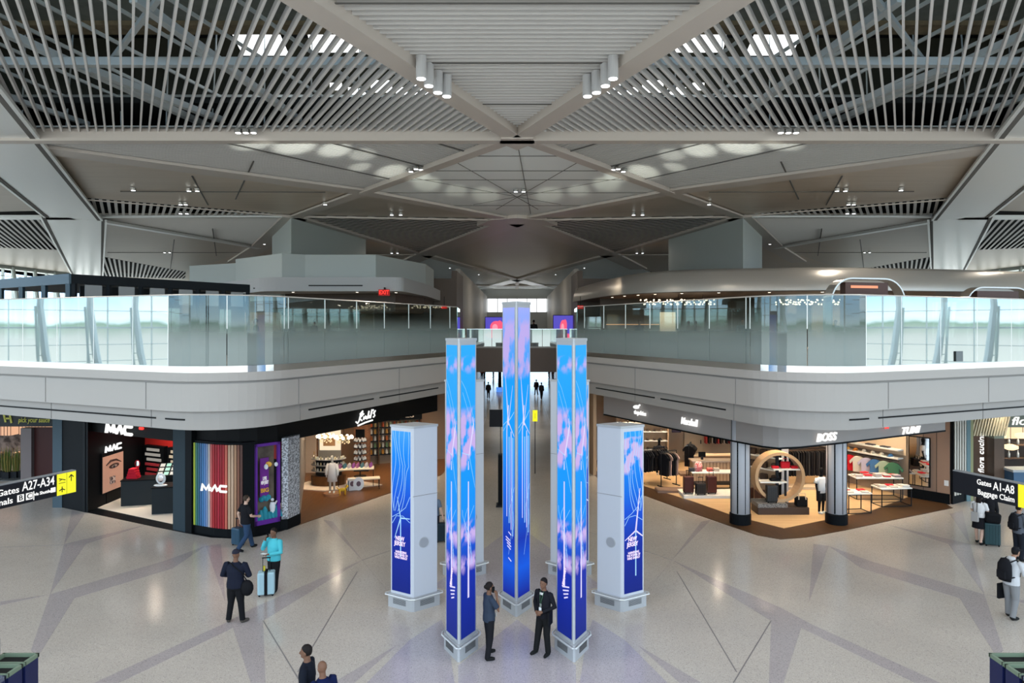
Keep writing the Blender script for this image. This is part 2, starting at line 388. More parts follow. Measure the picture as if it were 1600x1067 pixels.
# near centre bay, closely spaced blades under a light backing
flat(lite, [N0, P0, V((8.45, 4, ZC))], 1, ZC+.32)
slats(blades, [N0, P0, V((8.45, 4, ZC))], (1, 0), .235, .05, .2, ZC+.02)
for k in range(1, 6):
    y = N0.y-k*3.2; x = (N0.y-y)*.435
    slot.box(-x, x, y-.02, y+.02, ZC-.005, ZC+.02)
for s in (1, -1):
    # open louvre bays
    bl = [N0, P0, P1, D0]
    slats(bl2, [(p.x*s, p.y) for p in bl], (-.495*s, .869), .262, .055, .17, ZC+.03)
    # bay behind the cross beam: fine blades and light backing
    T4 = [N0, D0+V((0, 0, 0)), D_, A_]
    flat(lite, T4, s, ZC+.26)
    slats(blades, [(p.x*s, p.y) for p in T4], (.62*s, .78), .2, .045, .13, ZC+.02)
    for t in (.25, .5, .75):
        p = N0.lerp(A_, t); q = p+V((-.62, -.78, 0))*-1*-1*14
        # panel seam
        m_ = (p.y-N0.y)/.78; q = V((p.x-.62*m_, N0.y, ZC)) if False else V((p.x-(p.y-N0.y)*.795, N0.y, ZC))
        slot.beam((p.x*s, p.y, ZC), (q.x*s, q.y, ZC), .05, .03)
    flat(pan2, [C_, A_, B_], s, ZC+.04)
    flat(pan, [D_, A_, C_, Sl, L1o], s, ZC+.04)
    flat(dark, [B_, C_, H_], s, ZC+.5); slats(blades, [(p.x*s, p.y) for p in (B_, C_, H_)], (.80*s, .60), .62, .26, .012, ZC+.02)
    flat(dark, [Sl, C_, E_], s, ZC+.6); slats(blades, [(p.x*s, p.y) for p in (Sl, C_, E_)], (-.495*s, .869), .34, .15, .012, ZC+.02)
    flat(pan, [E_, C_, G_], s, ZC+.10); slats(blades, [(p.x*s, p.y) for p in (E_, C_, G_)], (1, .0), .3, .03, .04, ZC+.06)
    flat(pan2, [E_, G_, S2b, S2a], s, ZC+.04)
    flat(dark, [S2a, S2b, S2c, S2d], s, ZC+.6); slats(blades, [(p.x*s, p.y) for p in (S2a, S2b, S2c, S2d)], (-.495*s, .869), .42, .19, .012, ZC+.02)
    flat(pan2, [S2d, S2c, cp(-518, 450), cp(-640, 450)], s, ZC+.04)
    # behind the side pylons
    flat(pan, [C_, H_, cp(-180, 417), cp(-300, 450), cp(-520, 450), cp(-518, 425), G_], s, ZC+.06)
    flat(pan2, [B_, H_, J_], s, ZC+.04)
    flat(lite, [H_, J_, cp(-90, 465), cp(-300, 455), cp(-180, 417)], s, ZC+.05)
    flat(lite, [J_, cp(-90, 465), cp(0, 465)], s, ZC+.05)
    # far left bays
    o1 = V((-56.5, L1o.y, ZC)); K1 = cp(-730, 330)
    flat(pan2, [L1o, K1, V((-56.5, 43.0, ZC))], s, ZC+.04)
    S3 = [cp(-728, 337), V((-56.5, 41.2, ZC)), V((-56.5, 52, ZC)), cp(-705, 392)]
    flat(dark, S3, s, ZC+.6); slats(blades, [(p.x*s, p.y) for p in S3], (-.495*s, .869), .36, .16, .012, ZC+.02)
    flat(pan2, [cp(-705, 392), V((-56.5, 52, ZC)), V((-56.5, 130, ZC)), cp(-683, 430), cp(-640, 450)], s, ZC+.05)
    # beams
    def bm(b_, p, q, w_, h_, z=ZC-.06):
        b_.beam((p.x*s, p.y, z), (q.x*s, q.y, z), w_, h_)
    bm(beams, N0, P0, .62, .34); bm(beams, N0, D0, .42, .42); bm(beams, N0, A_, .5, .2); bm(beams, A_, C_, .7, .1)
    bm(beams, D0, D_, .5, .2); bm(beams, D_, A_, 1.15, .12); bm(beams, A_, B_, .85, .14)
    bm(beams, B_, H_, 1.9, .16); bm(beams, H_, cp(-190, 419), 1.9, .16); bm(beams, C_, G_, 1.5, .14); bm(beams, G_, cp(-440, 408), 1.5, .14)
    bm(beams, C_, H_, .5, .14); bm(beams, H_, J_, 1.0, .16); bm(bm2, E_, G_, .6, .16); bm(beams, C_, B_, .22, .1); bm(bm2, E_, C_, .3, .1)
    bm(bm2, J_, cp(-90, 460), 2., .2); bm(beams, Sl, C_, .1, .06)
    bm(beams, H_, cp(-340, 398), .5, .1)
    bm(beams, cp(-145, 397), cp(-236, 397), .4, .08)
    # wide lit metal troughs at the edge of the hall
    bm(bm2, L1o, E_, 2.6, .16, ZC-.1); bm(bm2, E_, cp(-671, 431), 3.0, .16, ZC-.1); bm(bm2, E_, V((-56.5, E_.y, ZC)), .8, .16, ZC-.1)
    bm(bm2, cp(-671, 431), cp(-640, 455), 3.0, .16, ZC-.1)
    for p, q, w_ in ((L1o, E_, 2.6), (E_, cp(-671, 431), 3.0)):
        d = (q-p).normalized(); nn = V((-d.y, d.x, 0))
        for k in (-1, 1):
            bm(slot, p+nn*k*w_*.5, q+nn*k*w_*.5, .16, .1, ZC-.16)
            bm(bm2, p+nn*k*(w_*.5+.16), q+nn*k*(w_*.5+.16), .12, .12, ZC-.16)
    # panel seams
    for a, c in (((-508, 276), (-483, 321)), ((-412, 253), (-440, 312)), ((-536, 375), (-542, 421)), ((-476, 358), (-470, 400)), ((-620, 300), (-300, 301)), ((-640, 395), (-415, 395))):
        p, q = cp(*a), cp(*c); slot.beam((p.x*s, p.y, ZC+.03), (q.x*s, q.y, ZC+.03), .06, .04)
# centre diamond, light seamed panels
DI = [N0, A_, B_, V((-A_.x, A_.y, ZC))]
flat(lite, DI, 1, ZC+.04)
for y in (245, 268, 282, 302, 322):
    p = cp(0, y).y
    x = (p-N0.y)/(A_.y-N0.y)*-A_.x if p < A_.y else (B_.y-p)/(B_.y-A_.y)*-A_.x
    slot.box(-x, x, p-.025, p+.025, ZC+.02, ZC+.05)
for k in (-2, -1, 0, 1, 2):
    slot.beam((k*2.6, N0.y+1+abs(k)*2.8, ZC+.04), (-k*1.2+(.8 if k == 0 else 0), B_.y-2-abs(k)*1.5, ZC+.04), .03, .03)
b = B(); b.prism([(-.62, N0.y+.1), (0, N0.y+1.1), (.62, N0.y+.1), (.55, N0.y-.45), (-.55, N0.y-.45)], ZC-.27, ZC+.1); b.make('ceiling_node', m_cbeam, ceil)
beams.prism([(-1.6, B_.y-.9), (0, B_.y-1.6), (1.6, B_.y-.9), (2.6, B_.y+1.6), (0, B_.y+.9), (-2.6, B_.y+1.6)], ZC-.16, ZC+.1)
beams.beam((0, J_.y, ZC-.06), (0, 118, ZC-.06), .5, .16)
beams.box(-16, 16, 108, 109, ZC-.2, ZC)
for bld, nm, mt in ((pan, 'ceiling_panel', m_cpan), (pan2, 'ceiling_panel', m_cpan2), (lite, 'ceiling_backing', m_clight), (dark, 'ceiling_void', m_back), (blades, 'ceiling_blade', m_blade),
                    (bl2, 'open_louvre', m_blade), (beams, 'ceiling_beam', m_cbeam), (bm2, 'ceiling_trough', m_cbeam2), (slot, 'ceiling_seam', mat('seam', (.12, .115, .105), .6))):
    bld.make(nm, mt, ceil)
b = B(); b.box(-57, 57, N0.y+.3, 119, ZC+1.2, ZC+1.4); b.make('roof_deck', m_back, ceil)
# space above the open louvres
b = B(); b.box(-29, 29, 1, 31, 20, 20.2); b.box(-29, -28.6, 4, 31, ZC+.3, 20); b.box(28.6, 29, 4, 31, ZC+.3, 20); b.make('plenum_shell', m_back, ceil)
b = B(); b.box(-28.6, 28.6, 30, 30.3, ZC+.3, 20); b.make('plenum_wall', mat('plenum_olive', (.055, .055, .038), .9, noise=(1.2, .3, (.075, .07, .05))), ceil)
b = B(); b.box(-28.6, 28.6, 1, 21.6, 17.0, 17.6); b.make('concrete_slab', mat('slab_concrete', (.14, .16, .145), .95, noise=(2.2, .25, (.2, .22, .2))), ceil)
b = B(); b.box(-28.6, 28.6, 21.6, 22.3, 16.85, 17.4); b.make('insulation_edge', mat('insulation', (.16, .13, .085), .95, noise=(3, .2, (.26, .21, .13))), ceil)
m_skyl = emis('daylight_glass', (.95, .98, 1), 3.0)
b = B()
for s in (1, -1):
    for x0, x1, y0, y1 in ((5.4, 8.0, 24.2, 26.6), (8.6, 10.8, 24.4, 26.9), (3.6, 5.0, 24.8, 26.2)):
        b.prism([(s*x0, y0), (s*(x1-.5), y0), (s*x1, y1), (s*(x0+.4), y1)], 18.0, 18.05)
    for x0, x1, z0, z1 in ((3.1, 3.7, 17.3, 17.7), (3.9, 4.6, 17.5, 18), (4.8, 5.3, 17.4, 17.8), (5.5, 6.4, 17.6, 18.1), (6.6, 7.4, 17.5, 17.8), (7.7, 8.2, 17.7, 18)):
        b.box(min(s*x0, s*x1), max(s*x0, s*x1), 29.9, 29.98, z0, z1)
b.make('skylight_glass', m_skyl, ceil)
b = B(); mt = mat('truss_white', (.55, .60, .60), .5, .1)
for s in (1, -1):
    b.beam((s*1.5, 18.7, 14.55), (s*28, 18.7, 14.55), .22, .22)
    for u0, y0, u1, y1, r in ((-808, 50, -470, 205, .1), (-808, 150, -670, 196, .08), (-600, 0, -340, 190, .1), (-670, 110, -460, 190, .1), (-640, 105, -560, 0, .06)):
        p, q = cp(u0, y0, 14.7), cp(u1, y1, 14.7); b.beam((p.x*s, p.y, 14.75), (q.x*s, q.y, 14.75), r*2, r*2)
    for k in range(13):
        x = -26+k*1.9; b.beam((s*x, 15+k*.15, 16.7), (s*(x+5.2), 29, 15.4), .07, .1)
    for k in range(14):
        x = -25+k*1.75; b.beam((s*x, 25-.2*(k % 3), 14.4), (s*x, 25, 18.2), .04, .04)
    b.beam((s*2, 27, 16.4), (s*26, 27, 16.4), .14, .14); b.beam((s*2, 28.5, 15.5), (s*20, 28.5, 15.7), .1, .1)
b.make('plenum_truss', mt, ceil)

# ================================================================ SIDE FACADES (glazed, canted columns) AND FAR END
m_mull = mat('mullion_pale', (.72, .78, .74), .45)
m_pane = mat('facade_glass', (.9, .97, .95), .02, alpha=.06, spec=.5)
for s, nm in ((-1, 'left'), (1, 'right')):
    g = sgroup('window_'+('1' if s < 0 else '2'))
    b = B()
    for k in range(48):
        y = -46+k*3.45
        c = (k % 2)*.5
        b.tube([(s*(54.6-c), y, 0), (s*(55.2-c), y+.9, 5), (s*(55.7-.5*c), y+1.2, 9), (s*55.9, y+.9, ZC)], [.26, .3, .25, .2], 8)
        b.tube([(s*(55.3-c), y+.9, 0), (s*(55.6-c), y+1.4, 5), (s*55.9, y+1.5, 9)], [.09, .09, .09], 6)
        b.box(*sorted((s*56.0, s*56.3)), y+1.2, y+1.32, 0, ZC)
        b.box(*sorted((s*56.0, s*56.3)), y+3.2, y+3.26, 0, ZC)
        b.beam((s*55.2, y+.9, 5), (s*56.1, y+1.25, 5), .08, .08); b.beam((s*55.7, y+1.2, 9), (s*56.1, y+1.25, 9), .08, .08)
    for z in (0.2, 1.6, 3, 4.4, 5.8, 7.25, 8.7, 10.1, 11.5, 12.9):
        t = .14 if z == 7.25 else .05
        b.box(*sorted((s*55.95, s*56.2)), -46, 119, z-t/2, z+t/2)
    b.box(*sorted((s*55.9, s*57.2)), -46, 119, 13.7, 15.3)
    b.make('window_frame', m_mull, g)
    b = B(); b.box(*sorted((s*56.3, s*57)), 60, 119, 0, 6); ST(b.make('wall_'+nm, m_white))
m_farlit = emis('far_daylight', (.93, .97, 1), 1.7)
far = sgroup('wall_far')
b = B(); b.box(-57, 57, 118, 118.4, 4.4, 9.9); b.box(-57, -7.5, 118, 118.4, 9.9, ZC); b.box(7.5, 57, 118, 118.4, 9.9, ZC); b.box(-57, 57, 118, 118.4, 12.2, ZC); b.box(-57, -20, 118, 118.4, 0, 4.4); b.box(20, 57, 118, 118.4, 0, 4.4)
b.make('wall_panel', m_white, far)
b = B(); b.box(-7.5, 7.5, 118.1, 118.2, 9.9, 12.2); b.make('clerestory', m_farlit, far)
b = B()
for k in range(-4, 5): b.box(k*1.7-.05, k*1.7+.05, 117.9, 118.1, 9.9, 12.2)
b.make('clerestory_mullion', m_mull, far)
# upper corridor walls beyond the bridge
for s, nm in ((-1, 'left'), (1, 'right')):
    b = B(); b.box(*sorted((s*5.2, s*5.6)), 62, 118, 6.05, 12.6); ST(b.make('wall_corridor_'+nm, mat('pale_wall', (.62, .60, .55), .5)))
    b = B(); b.box(*sorted((s*4.6, s*5.0)), 52, 58, 6.05, 11.6); b.box(*sorted((s*5.0, s*16)), 52, 58, 6.05, 11.0); ST(b.make('wall_lounge_'+nm, m_brown))
    b = B(); b.box(*sorted((s*5.5, s*5.8)), 40, 117, 0, 4.4); ST(b.make('wall_concourse_'+nm, mat('concourse_wall', (.2, .19, .18), .4)))

# ================================================================ UPPER DECKS
d66 = V((-sin(R(66)), cos(R(66)))); d22 = V((sin(R(22.3)), cos(R(22.3))))
DC = V((-8.0, 18.85)); Rr = 2.4
def fillet(P, a, c, r, n=14):
    """arc tangent to P+a*t and P+c*t with tangent length r"""
    p, q = P+a*r, P+c*r
    ang = a.angle(c); rad = r*math.tan(ang/2); cen = P+(a+c).normalized()*(r/cos(ang/2))
    v0, v1 = p-cen, q-cen; out = []
    for i in range(n+1):
        t = i/n; th = v0.angle(v1)
        v = (v0*sin((1-t)*th)+v1*sin(t*th))/sin(th); out.append(tuple(cen+v))
    return out
edge_end = DC+d22*13.9
deck_path = [tuple(DC+d66*27)]+fillet(DC, d66, d22, Rr)+[tuple(edge_end), (-3.25, 44.0)]
def side(path, s): return [(p[0]*s, p[1]) for p in path]
LP_ = plen(deck_path); s_arc0 = LP_[1]; s_arc1 = LP_[15]; s_end = LP_[16]
m_glass = None
def glass_mat(name, frit, f0=.085, tint=(.80, .87, .84)):
    m = bpy.data.materials.new(name); m.use_nodes = True; n = m.node_tree.nodes; l = m.node_tree.links
    n.remove(n['Principled BSDF']); out = n['Material Output']
    tr = n.new('ShaderNodeBsdfTransparent'); tr.inputs[0].default_value = (*tint, 1)
    gl = n.new('ShaderNodeBsdfGlossy'); gl.inputs['Roughness'].default_value = .015; gl.inputs[0].default_value = (.93, 1, .98, 1)
    lw = n.new('ShaderNodeLayerWeight'); lw.inputs[0].default_value = .5
    pw = n.new('ShaderNodeMath'); pw.operation = 'POWER'; pw.inputs[1].default_value = 5; l.new(lw.outputs['Facing'], pw.inputs[0])
    fr = n.new('ShaderNodeMath'); fr.operation = 'MULTIPLY_ADD'; fr.inputs[1].default_value = .9; fr.inputs[2].default_value = f0; l.new(pw.outputs[0], fr.inputs[0])
    if not frit:
        ta = n.new('ShaderNodeTexCoord'); na = n.new('ShaderNodeTexNoise'); na.inputs['Scale'].default_value = .7; l.new(ta.outputs['Object'], na.inputs['Vector'])
        bp = n.new('ShaderNodeBump'); bp.inputs['Strength'].default_value = .025; bp.inputs['Distance'].default_value = .05; l.new(na.outputs['Fac'], bp.inputs['Height']); l.new(bp.outputs[0], gl.inputs['Normal'])
    di = n.new('ShaderNodeBsdfDiffuse'); di.inputs[0].default_value = (.40, .46, .445, 1)
    tl = n.new('ShaderNodeBsdfTranslucent'); tl.inputs[0].default_value = (.40, .46, .445, 1)
    fm = n.new('ShaderNodeMixShader'); fm.inputs[0].default_value = .5; l.new(di.outputs[0], fm.inputs[1]); l.new(tl.outputs[0], fm.inputs[2])
    g = n.new('ShaderNodeNewGeometry'); sp = n.new('ShaderNodeSeparateXYZ'); l.new(g.outputs['Position'], sp.inputs[0])
    mr = n.new('ShaderNodeMapRange'); mr.interpolation_type = 'SMOOTHSTEP'
    mr.inputs['From Min'].default_value = 6.55; mr.inputs['From Max'].default_value = 7.75; mr.inputs['To Min'].default_value = frit; mr.inputs['To Max'].default_value = 0.0
    l.new(sp.outputs['Z'], mr.inputs['Value'])
    mb = n.new('ShaderNodeMixShader'); l.new(mr.outputs[0], mb.inputs[0]); l.new(tr.outputs[0], mb.inputs[1]); l.new(fm.outputs[0], mb.inputs[2])
    mo = n.new('ShaderNodeMixShader'); l.new(fr.outputs[0], mo.inputs[0]); l.new(mb.outputs[0], mo.inputs[1]); l.new(gl.outputs[0], mo.inputs[2])
    l.new(mo.outputs[0], out.inputs['Surface'])
    return m
m_gin = glass_mat('balustrade_glass_fritted', .88, .06)
m_gfr = glass_mat('balustrade_glass_front', .06, .36, (.34, .38, .37))
for s, nm in ((1, 'left'), (-1, 'right')):
    P = side(deck_path, s); sg = s   # left offset of the left path points outward? path runs far-left -> corner -> corridor
    o_ = lambda d: side(off(deck_path, d), s)
    g = sgroup('mezzanine_'+nm)
    # positive offset = left of travel = into the deck? travel from far left toward corner heads right/near; left of travel is the deck side
    def band(z0, z1, d, th, nm2, mt, n0=0):
        b = B(); q = off(deck_path, d); r = off(deck_path, d+th)
        n = len(q)
        vs = [(x*s, y, z) for (x, y) in q for z in (z0, z1)]+[(x*s, y, z) for (x, y) in r for z in (z0, z1)]
        m0 = 2*n
        for i in range(n-1):
            pass
        fs = []
        for i in range(n-1):
            fs += [(2*i, 2*i+2, 2*i+3, 2*i+1), (m0+2*i, m0+2*i+1, m0+2*i+3, m0+2*i+2), (2*i+1, 2*i+3, m0+2*i+3, m0+2*i+1), (2*i, m0+2*i, m0+2*i+2, 2*i+2)]
        b.add(vs, fs); o = b.make(nm2, mt, g)
        return o
    band(5.98, 6.17, 0, .12, 'base_shoe', m_chrome)
    band(5.73, 5.98, -.02, .3, 'fascia_lip', m_fascia)
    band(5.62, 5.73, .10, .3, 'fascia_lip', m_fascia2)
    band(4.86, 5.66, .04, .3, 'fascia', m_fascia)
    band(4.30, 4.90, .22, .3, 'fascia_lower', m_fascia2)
    # slots and seams on the lower band
    b = B(); q = off(deck_path, .215); Lq = plen(q); sc = Lq[-1]/LP_[-1]
    segs = [(s_arc0-22, s_arc0-17), (s_arc0-16.4, s_arc0-9.6), (s_arc0-9.2, s_arc0-.7), (s_arc0-.3, s_arc0+.45), (s_arc1+.9, s_arc1+4.6), (s_arc1+5, s_arc1+9.6)]
    for a, c in segs:
        if a < 0: a = 0
        for k in range(8):
            p = at(q, a+(c-a)*k/8)[0]; r_ = at(q, a+(c-a)*(k+1)/8)[0]
            b.beam((p.x*s, p.y, 4.60), (r_.x*s, r_.y, 4.60), .03, .045)
    b.make('air_slot', m_slot, g)
    b = B()
    for u in (s_arc0-12, s_arc0-5.6, s_arc0-.9, s_arc1+.5, s_arc1+6.4):
        for d, z0, z1 in ((.035, 4.88, 5.66), (.215, 4.32, 4.86)):
            p, t = at(off(deck_path, d), u); b.beam((p.x*s, p.y, z0), (p.x*s, p.y, z1), .018, .018, (t.x*s, t.y, 0))
    b.make('panel_joint', mat('joint_grey', (.22, .21, .2), .6), g)
    far_pts = [(-3.25, 117.5), (-56, 117.5), (-56, deck_path[0][1]+.9*(deck_path[0][0]+56)/2.)]
    b = B(); poly = [(x*s, y) for x, y in off(deck_path, .12)]+[(x*s, y) for x, y in far_pts]
    b.prism(poly, 5.72, 6.0); b.make('deck_floor', mat('deck_floor', (.42, .40, .37), .35), g)
    b = B(); poly = [(x*s, y) for x, y in off(deck_path, .3)]+[(x*s, y) for x, y in far_pts]
    b.prism(poly, 4.30, 4.4); b.make('soffit', m_fascia2, g)
    # glass balustrade
    t = thing('glass_balustrade', 'tall glass balustrade of the '+nm+' upper deck, rounded at its corner', 'balustrade', (P[15][0], P[15][1], 6.0))
    step = 1.75; u = .05
    edges = []
    while u < s_end-.05:
        v = min(u+step, s_end)
        if u < s_arc0-.02 < v: v = s_arc0
        elif u < s_arc1 < v: v = s_arc1
        edges.append((u, v)); u = v+.025
    for a, c in edges:
        path = sub(off(deck_path, .05), a, c)
        gpn = wallstrip(B(), [(x*s, y) for x, y in path], 6.17, 8.22, .018*s)
        gpn.make('glass_panel', m_gfr if c <= s_arc0+.01 else m_gin, t)
    pp = sub(off(deck_path, .058), s_end+.03, s_end+3.0)
    wallstrip(B(), [(x*s, y) for x, y in pp], 6.17, 8.22, .018*s).make('glass_panel', m_gfr, t)
    pp = sub(off(deck_path, .058), s_end+3.05, LP_[-1])
    wallstrip(B(), [(x*s, y) for x, y in pp], 6.17, 7.2, .018*s).make('glass_panel', m_gfr, t)
    b = B(); b.tube([(x*s, y, 8.235) for x, y in sub(off(deck_path, .058), 0, s_end)], .022, 6); b.make('handrail', mat('rail_pale', (.75, .73, .68), .25, .6), t)
    for a, c in edges[:-1]:
        p, _ = at(off(deck_path, .058), c+.012); z0 = 6.17 if c < s_arc0+.1 else 7.25
        B().beam((p.x*s, p.y, z0), (p.x*s, p.y, 8.22), .016, .026).make('panel_seal', mat('seal_pale', (.7, .70, .66), .3, .3), t)
# bridge
g = sgroup('mezzanine_bridge')
b = B(); b.box(-3.3, 3.3, 44, 62, 4.4, 5.95); b.make('bridge_fascia', mat('bridge_brown', (.17, .13, .105), .5), g)
b = B(); b.box(-3.3, 3.3, 43.96, 62, 5.95, 6.05); b.box(-3.3, 3.3, 62, 117, 5.72, 6.0); b.make('deck_floor', mat('deck_floor', (.42, .40, .37), .35), g)
t = thing('glass_balustrade', 'low clear glass balustrade across the bridge behind the tallest display pillar', 'balustrade', (0, 44, 6.05))
for k in range(4):
    b = B(); b.box(-3.25+k*1.63, -3.25+k*1.63+1.6, 44.05, 44.07, 6.05, 7.15); b.make('glass_panel', m_gfr, t)
b = B(); b.box(-3.25, 3.25, 44.03, 44.09, 7.15, 7.19); b.make('handrail', m_steel, t)
# ================================================================ SHOPS: builders
def gpath(px): return [(p.x, p.y) for p in [gp(x, y) for x, y in px]]
m_wlaminate = mat('display_white', (.8, .76, .68), .4)
m_brass = mat('brass', (.6, .42, .2), .3, .9)
CL = {}
def cloth(c, n='cloth'):
    k = tuple(round(x, 3) for x in c)
    if k not in CL: CL[k] = mat('%s_%d' % (n, len(CL)), c, .85, spec=.1)
    return CL[k]
def shirt_pts(w_, h_, sl=.18):
    a = w_/2
    return [(-.07, 0), (.07, 0), (a*.8, -.04), (a+sl, -.04-sl*1.4), (a+sl*.75, -.16-sl*1.4), (a, -.24), (a*.95, -h_), (-a*.95, -h_), (-a, -.24), (-a-sl*.75, -.16-sl*1.4), (-a-sl, -.04-sl*1.4), (-a*.8, -.04)]
def slab_xz(b, pts, t, T=None):
    n = len(pts)
    vs = [(p[0], -t/2, p[1]) for p in pts]+[(p[0], t/2, p[1]) for p in pts]
    return b.add(vs, [tuple(range(n)), tuple(reversed(range(n, 2*n)))]+[(i, n+i, n+(i+1) % n, (i+1) % n) for i in range(n)], T)
def garment(name, label, col, w_=.46, h_=.7, sl=.12, t=.05, group=None):
    r = thing(name, label, 'clothing', group=group)
    o = slab_xz(B(), shirt_pts(w_, h_, sl), t).make('fabric_body', cloth(col), bevel=.018); local(o, r)
    h = B(); h.tube([(-.18, 0, -.02), (0, 0, .05), (.18, 0, -.02)], .008, 5); h.tube([(0, 0, .05), (0, 0, .1), (.03, 0, .13)], .005, 5)
    local(h.make('hanger', m_steel), r)
    return r
def rack(name, label, loc, rz, length, z=1.5, m=m_dark):
    r = thing(name, label, 'clothes rack', loc, rz)
    for sx in (-1, 1):
        b = B(); b.beam((sx*length/2, 0, 0), (sx*length/2, 0, z), .03, .03); b.beam((sx*length/2, -.25, .02), (sx*length/2, .25, .02), .04, .04); local(b.make('upright', m), r)
    b = B(); b.beam((-length/2, 0, z), (length/2, 0, z), .03, .03); local(b.make('rail', m), r)
    return r
def loc2(root_loc, rz, x, y=0, z=0):
    return V((root_loc[0]+x*cos(rz)-y*sin(rz), root_loc[1]+x*sin(rz)+y*cos(rz), root_loc[2]+z))
def fill_rack(loc, rz, length, z, cols, n, label, group, w_=.46, h_=.75, sl=.1, t=.06, across=True):
    first = {}
    for k in range(n):
        c = cols[k % len(cols)]
        x = -length/2+.06+(length-.12)*(k+.5)/n
        p = loc2(loc, rz, x, 0, z-.1); rr = rz+(pi/2 if across else 0)+random.uniform(-.12, .12)
        if c not in first:
            g = garment('hanging_garment', label, c, w_, h_, sl, t, group); g.location = p; g.rotation_euler = (0, 0, rr); first[c] = g
        else: copy_thing(first[c], p, rr)
def table(name, label, loc, rz, w_, d, h_, top=None, leg=None, lower=False, rail=True):
    r = thing(name, label, 'table', loc, rz)
    local(B().box(-w_/2, w_/2, -d/2, d/2, h_-.05, h_).make('table_top', top or m_wlaminate, bevel=.008), r)
    for sx in (-1, 1):
        for sy in (-1, 1):
            local(B().box(sx*(w_/2-.03)-.014, sx*(w_/2-.03)+.014, sy*(d/2-.03)-.014, sy*(d/2-.03)+.014, 0, h_-.05).make('leg', leg or m_dark), r)
    if rail:
        b = B()
        for sy in (-1, 1): b.box(-w_/2+.03, w_/2-.03, sy*(d/2-.03)-.012, sy*(d/2-.03)+.012, 0, .025)
        for sx in (-1, 1): b.box(sx*(w_/2-.03)-.012, sx*(w_/2-.03)+.012, -d/2+.03, d/2-.03, 0, .025)
        local(b.make('floor_rail', leg or m_dark), r)
    if lower: local(B().box(-w_/2+.03, w_/2-.03, -d/2+.03, d/2-.03, .3, .33).make('lower_shelf', m_dark), r)
    return r
def folded(col, label, group):
    r = B(); r.box(-.15, .15, -.11, .11, 0, .05)
    o = r.make('folded_garment', cloth(col), bevel=.02); return tag(o, label, 'clothing', group)
def strew(src_cols, spots, label, group):
    first = {}
    for (p, rz, c) in spots:
        c = src_cols[c % len(src_cols)]
        if c not in first: o = folded(c, label, group); first[c] = o
        else: o = first[c].copy(); COL.objects.link(o)
        o.location = p; o.rotation_euler = (0, 0, rz)
def suitcase(name, label, loc, rz, col, w_=.4, d=.24, h_=.58, handle=.35, group=None, ribs=True, cat='suitcase', strap=None):
    m = mat('shell_%s_%.2f%.2f%.2f' % (name, *col), col, .35)
    r = thing(name, label, cat, loc, rz, group)
    b = B(); b.box(-w_/2, w_/2, -d/2, d/2, .05, .05+h_)
    local(b.make('shell', m, bevel=.035), r)
    if ribs:
        b = B()
        for k in range(5):
            x = -w_/2+.06+k*(w_-.12)/4
            b.box(x-.012, x+.012, -d/2-.008, d/2+.008, .1, h_)
        local(b.make('shell_rib', m), r)
    for sx in (-1, 1):
        for sy in (-1, 1):
            b = B(); b.ball((sx*(w_/2-.05), sy*(d/2-.04), .03), (.03, .02, .03), 8); local(b.make('wheel', m_blackm), r)
    if handle:
        b = B()
        for sx in (-1, 1): b.beam((sx*.09, 0, h_), (sx*.09, 0, h_+handle), .016, .016)
        b.beam((-.11, 0, h_+handle), (.11, 0, h_+handle), .03, .025); local(b.make('trolley_handle', m_dark), r)
    if strap: b = B(); b.box(-.04, .04, -d/2-.012, d/2+.012, .04, .07+h_); local(b.make('strap', strap), r)
    return r
def shelf_board(name, label, a, c, z, depth, th=.045, m=None, side=1, cat='shelf', group=None):
    a = V((a[0], a[1], z)); c = V((c[0], c[1], z)); d = (c-a).normalized(); n = V((-d.y, d.x, 0))*side*depth/2
    o = B().beam(a+n, c+n, depth, th).make(name, m or m_wlaminate)
    return tag(o, label, cat, group)
def limb(b, pts, r, n=10): b.tube(pts, r, n)
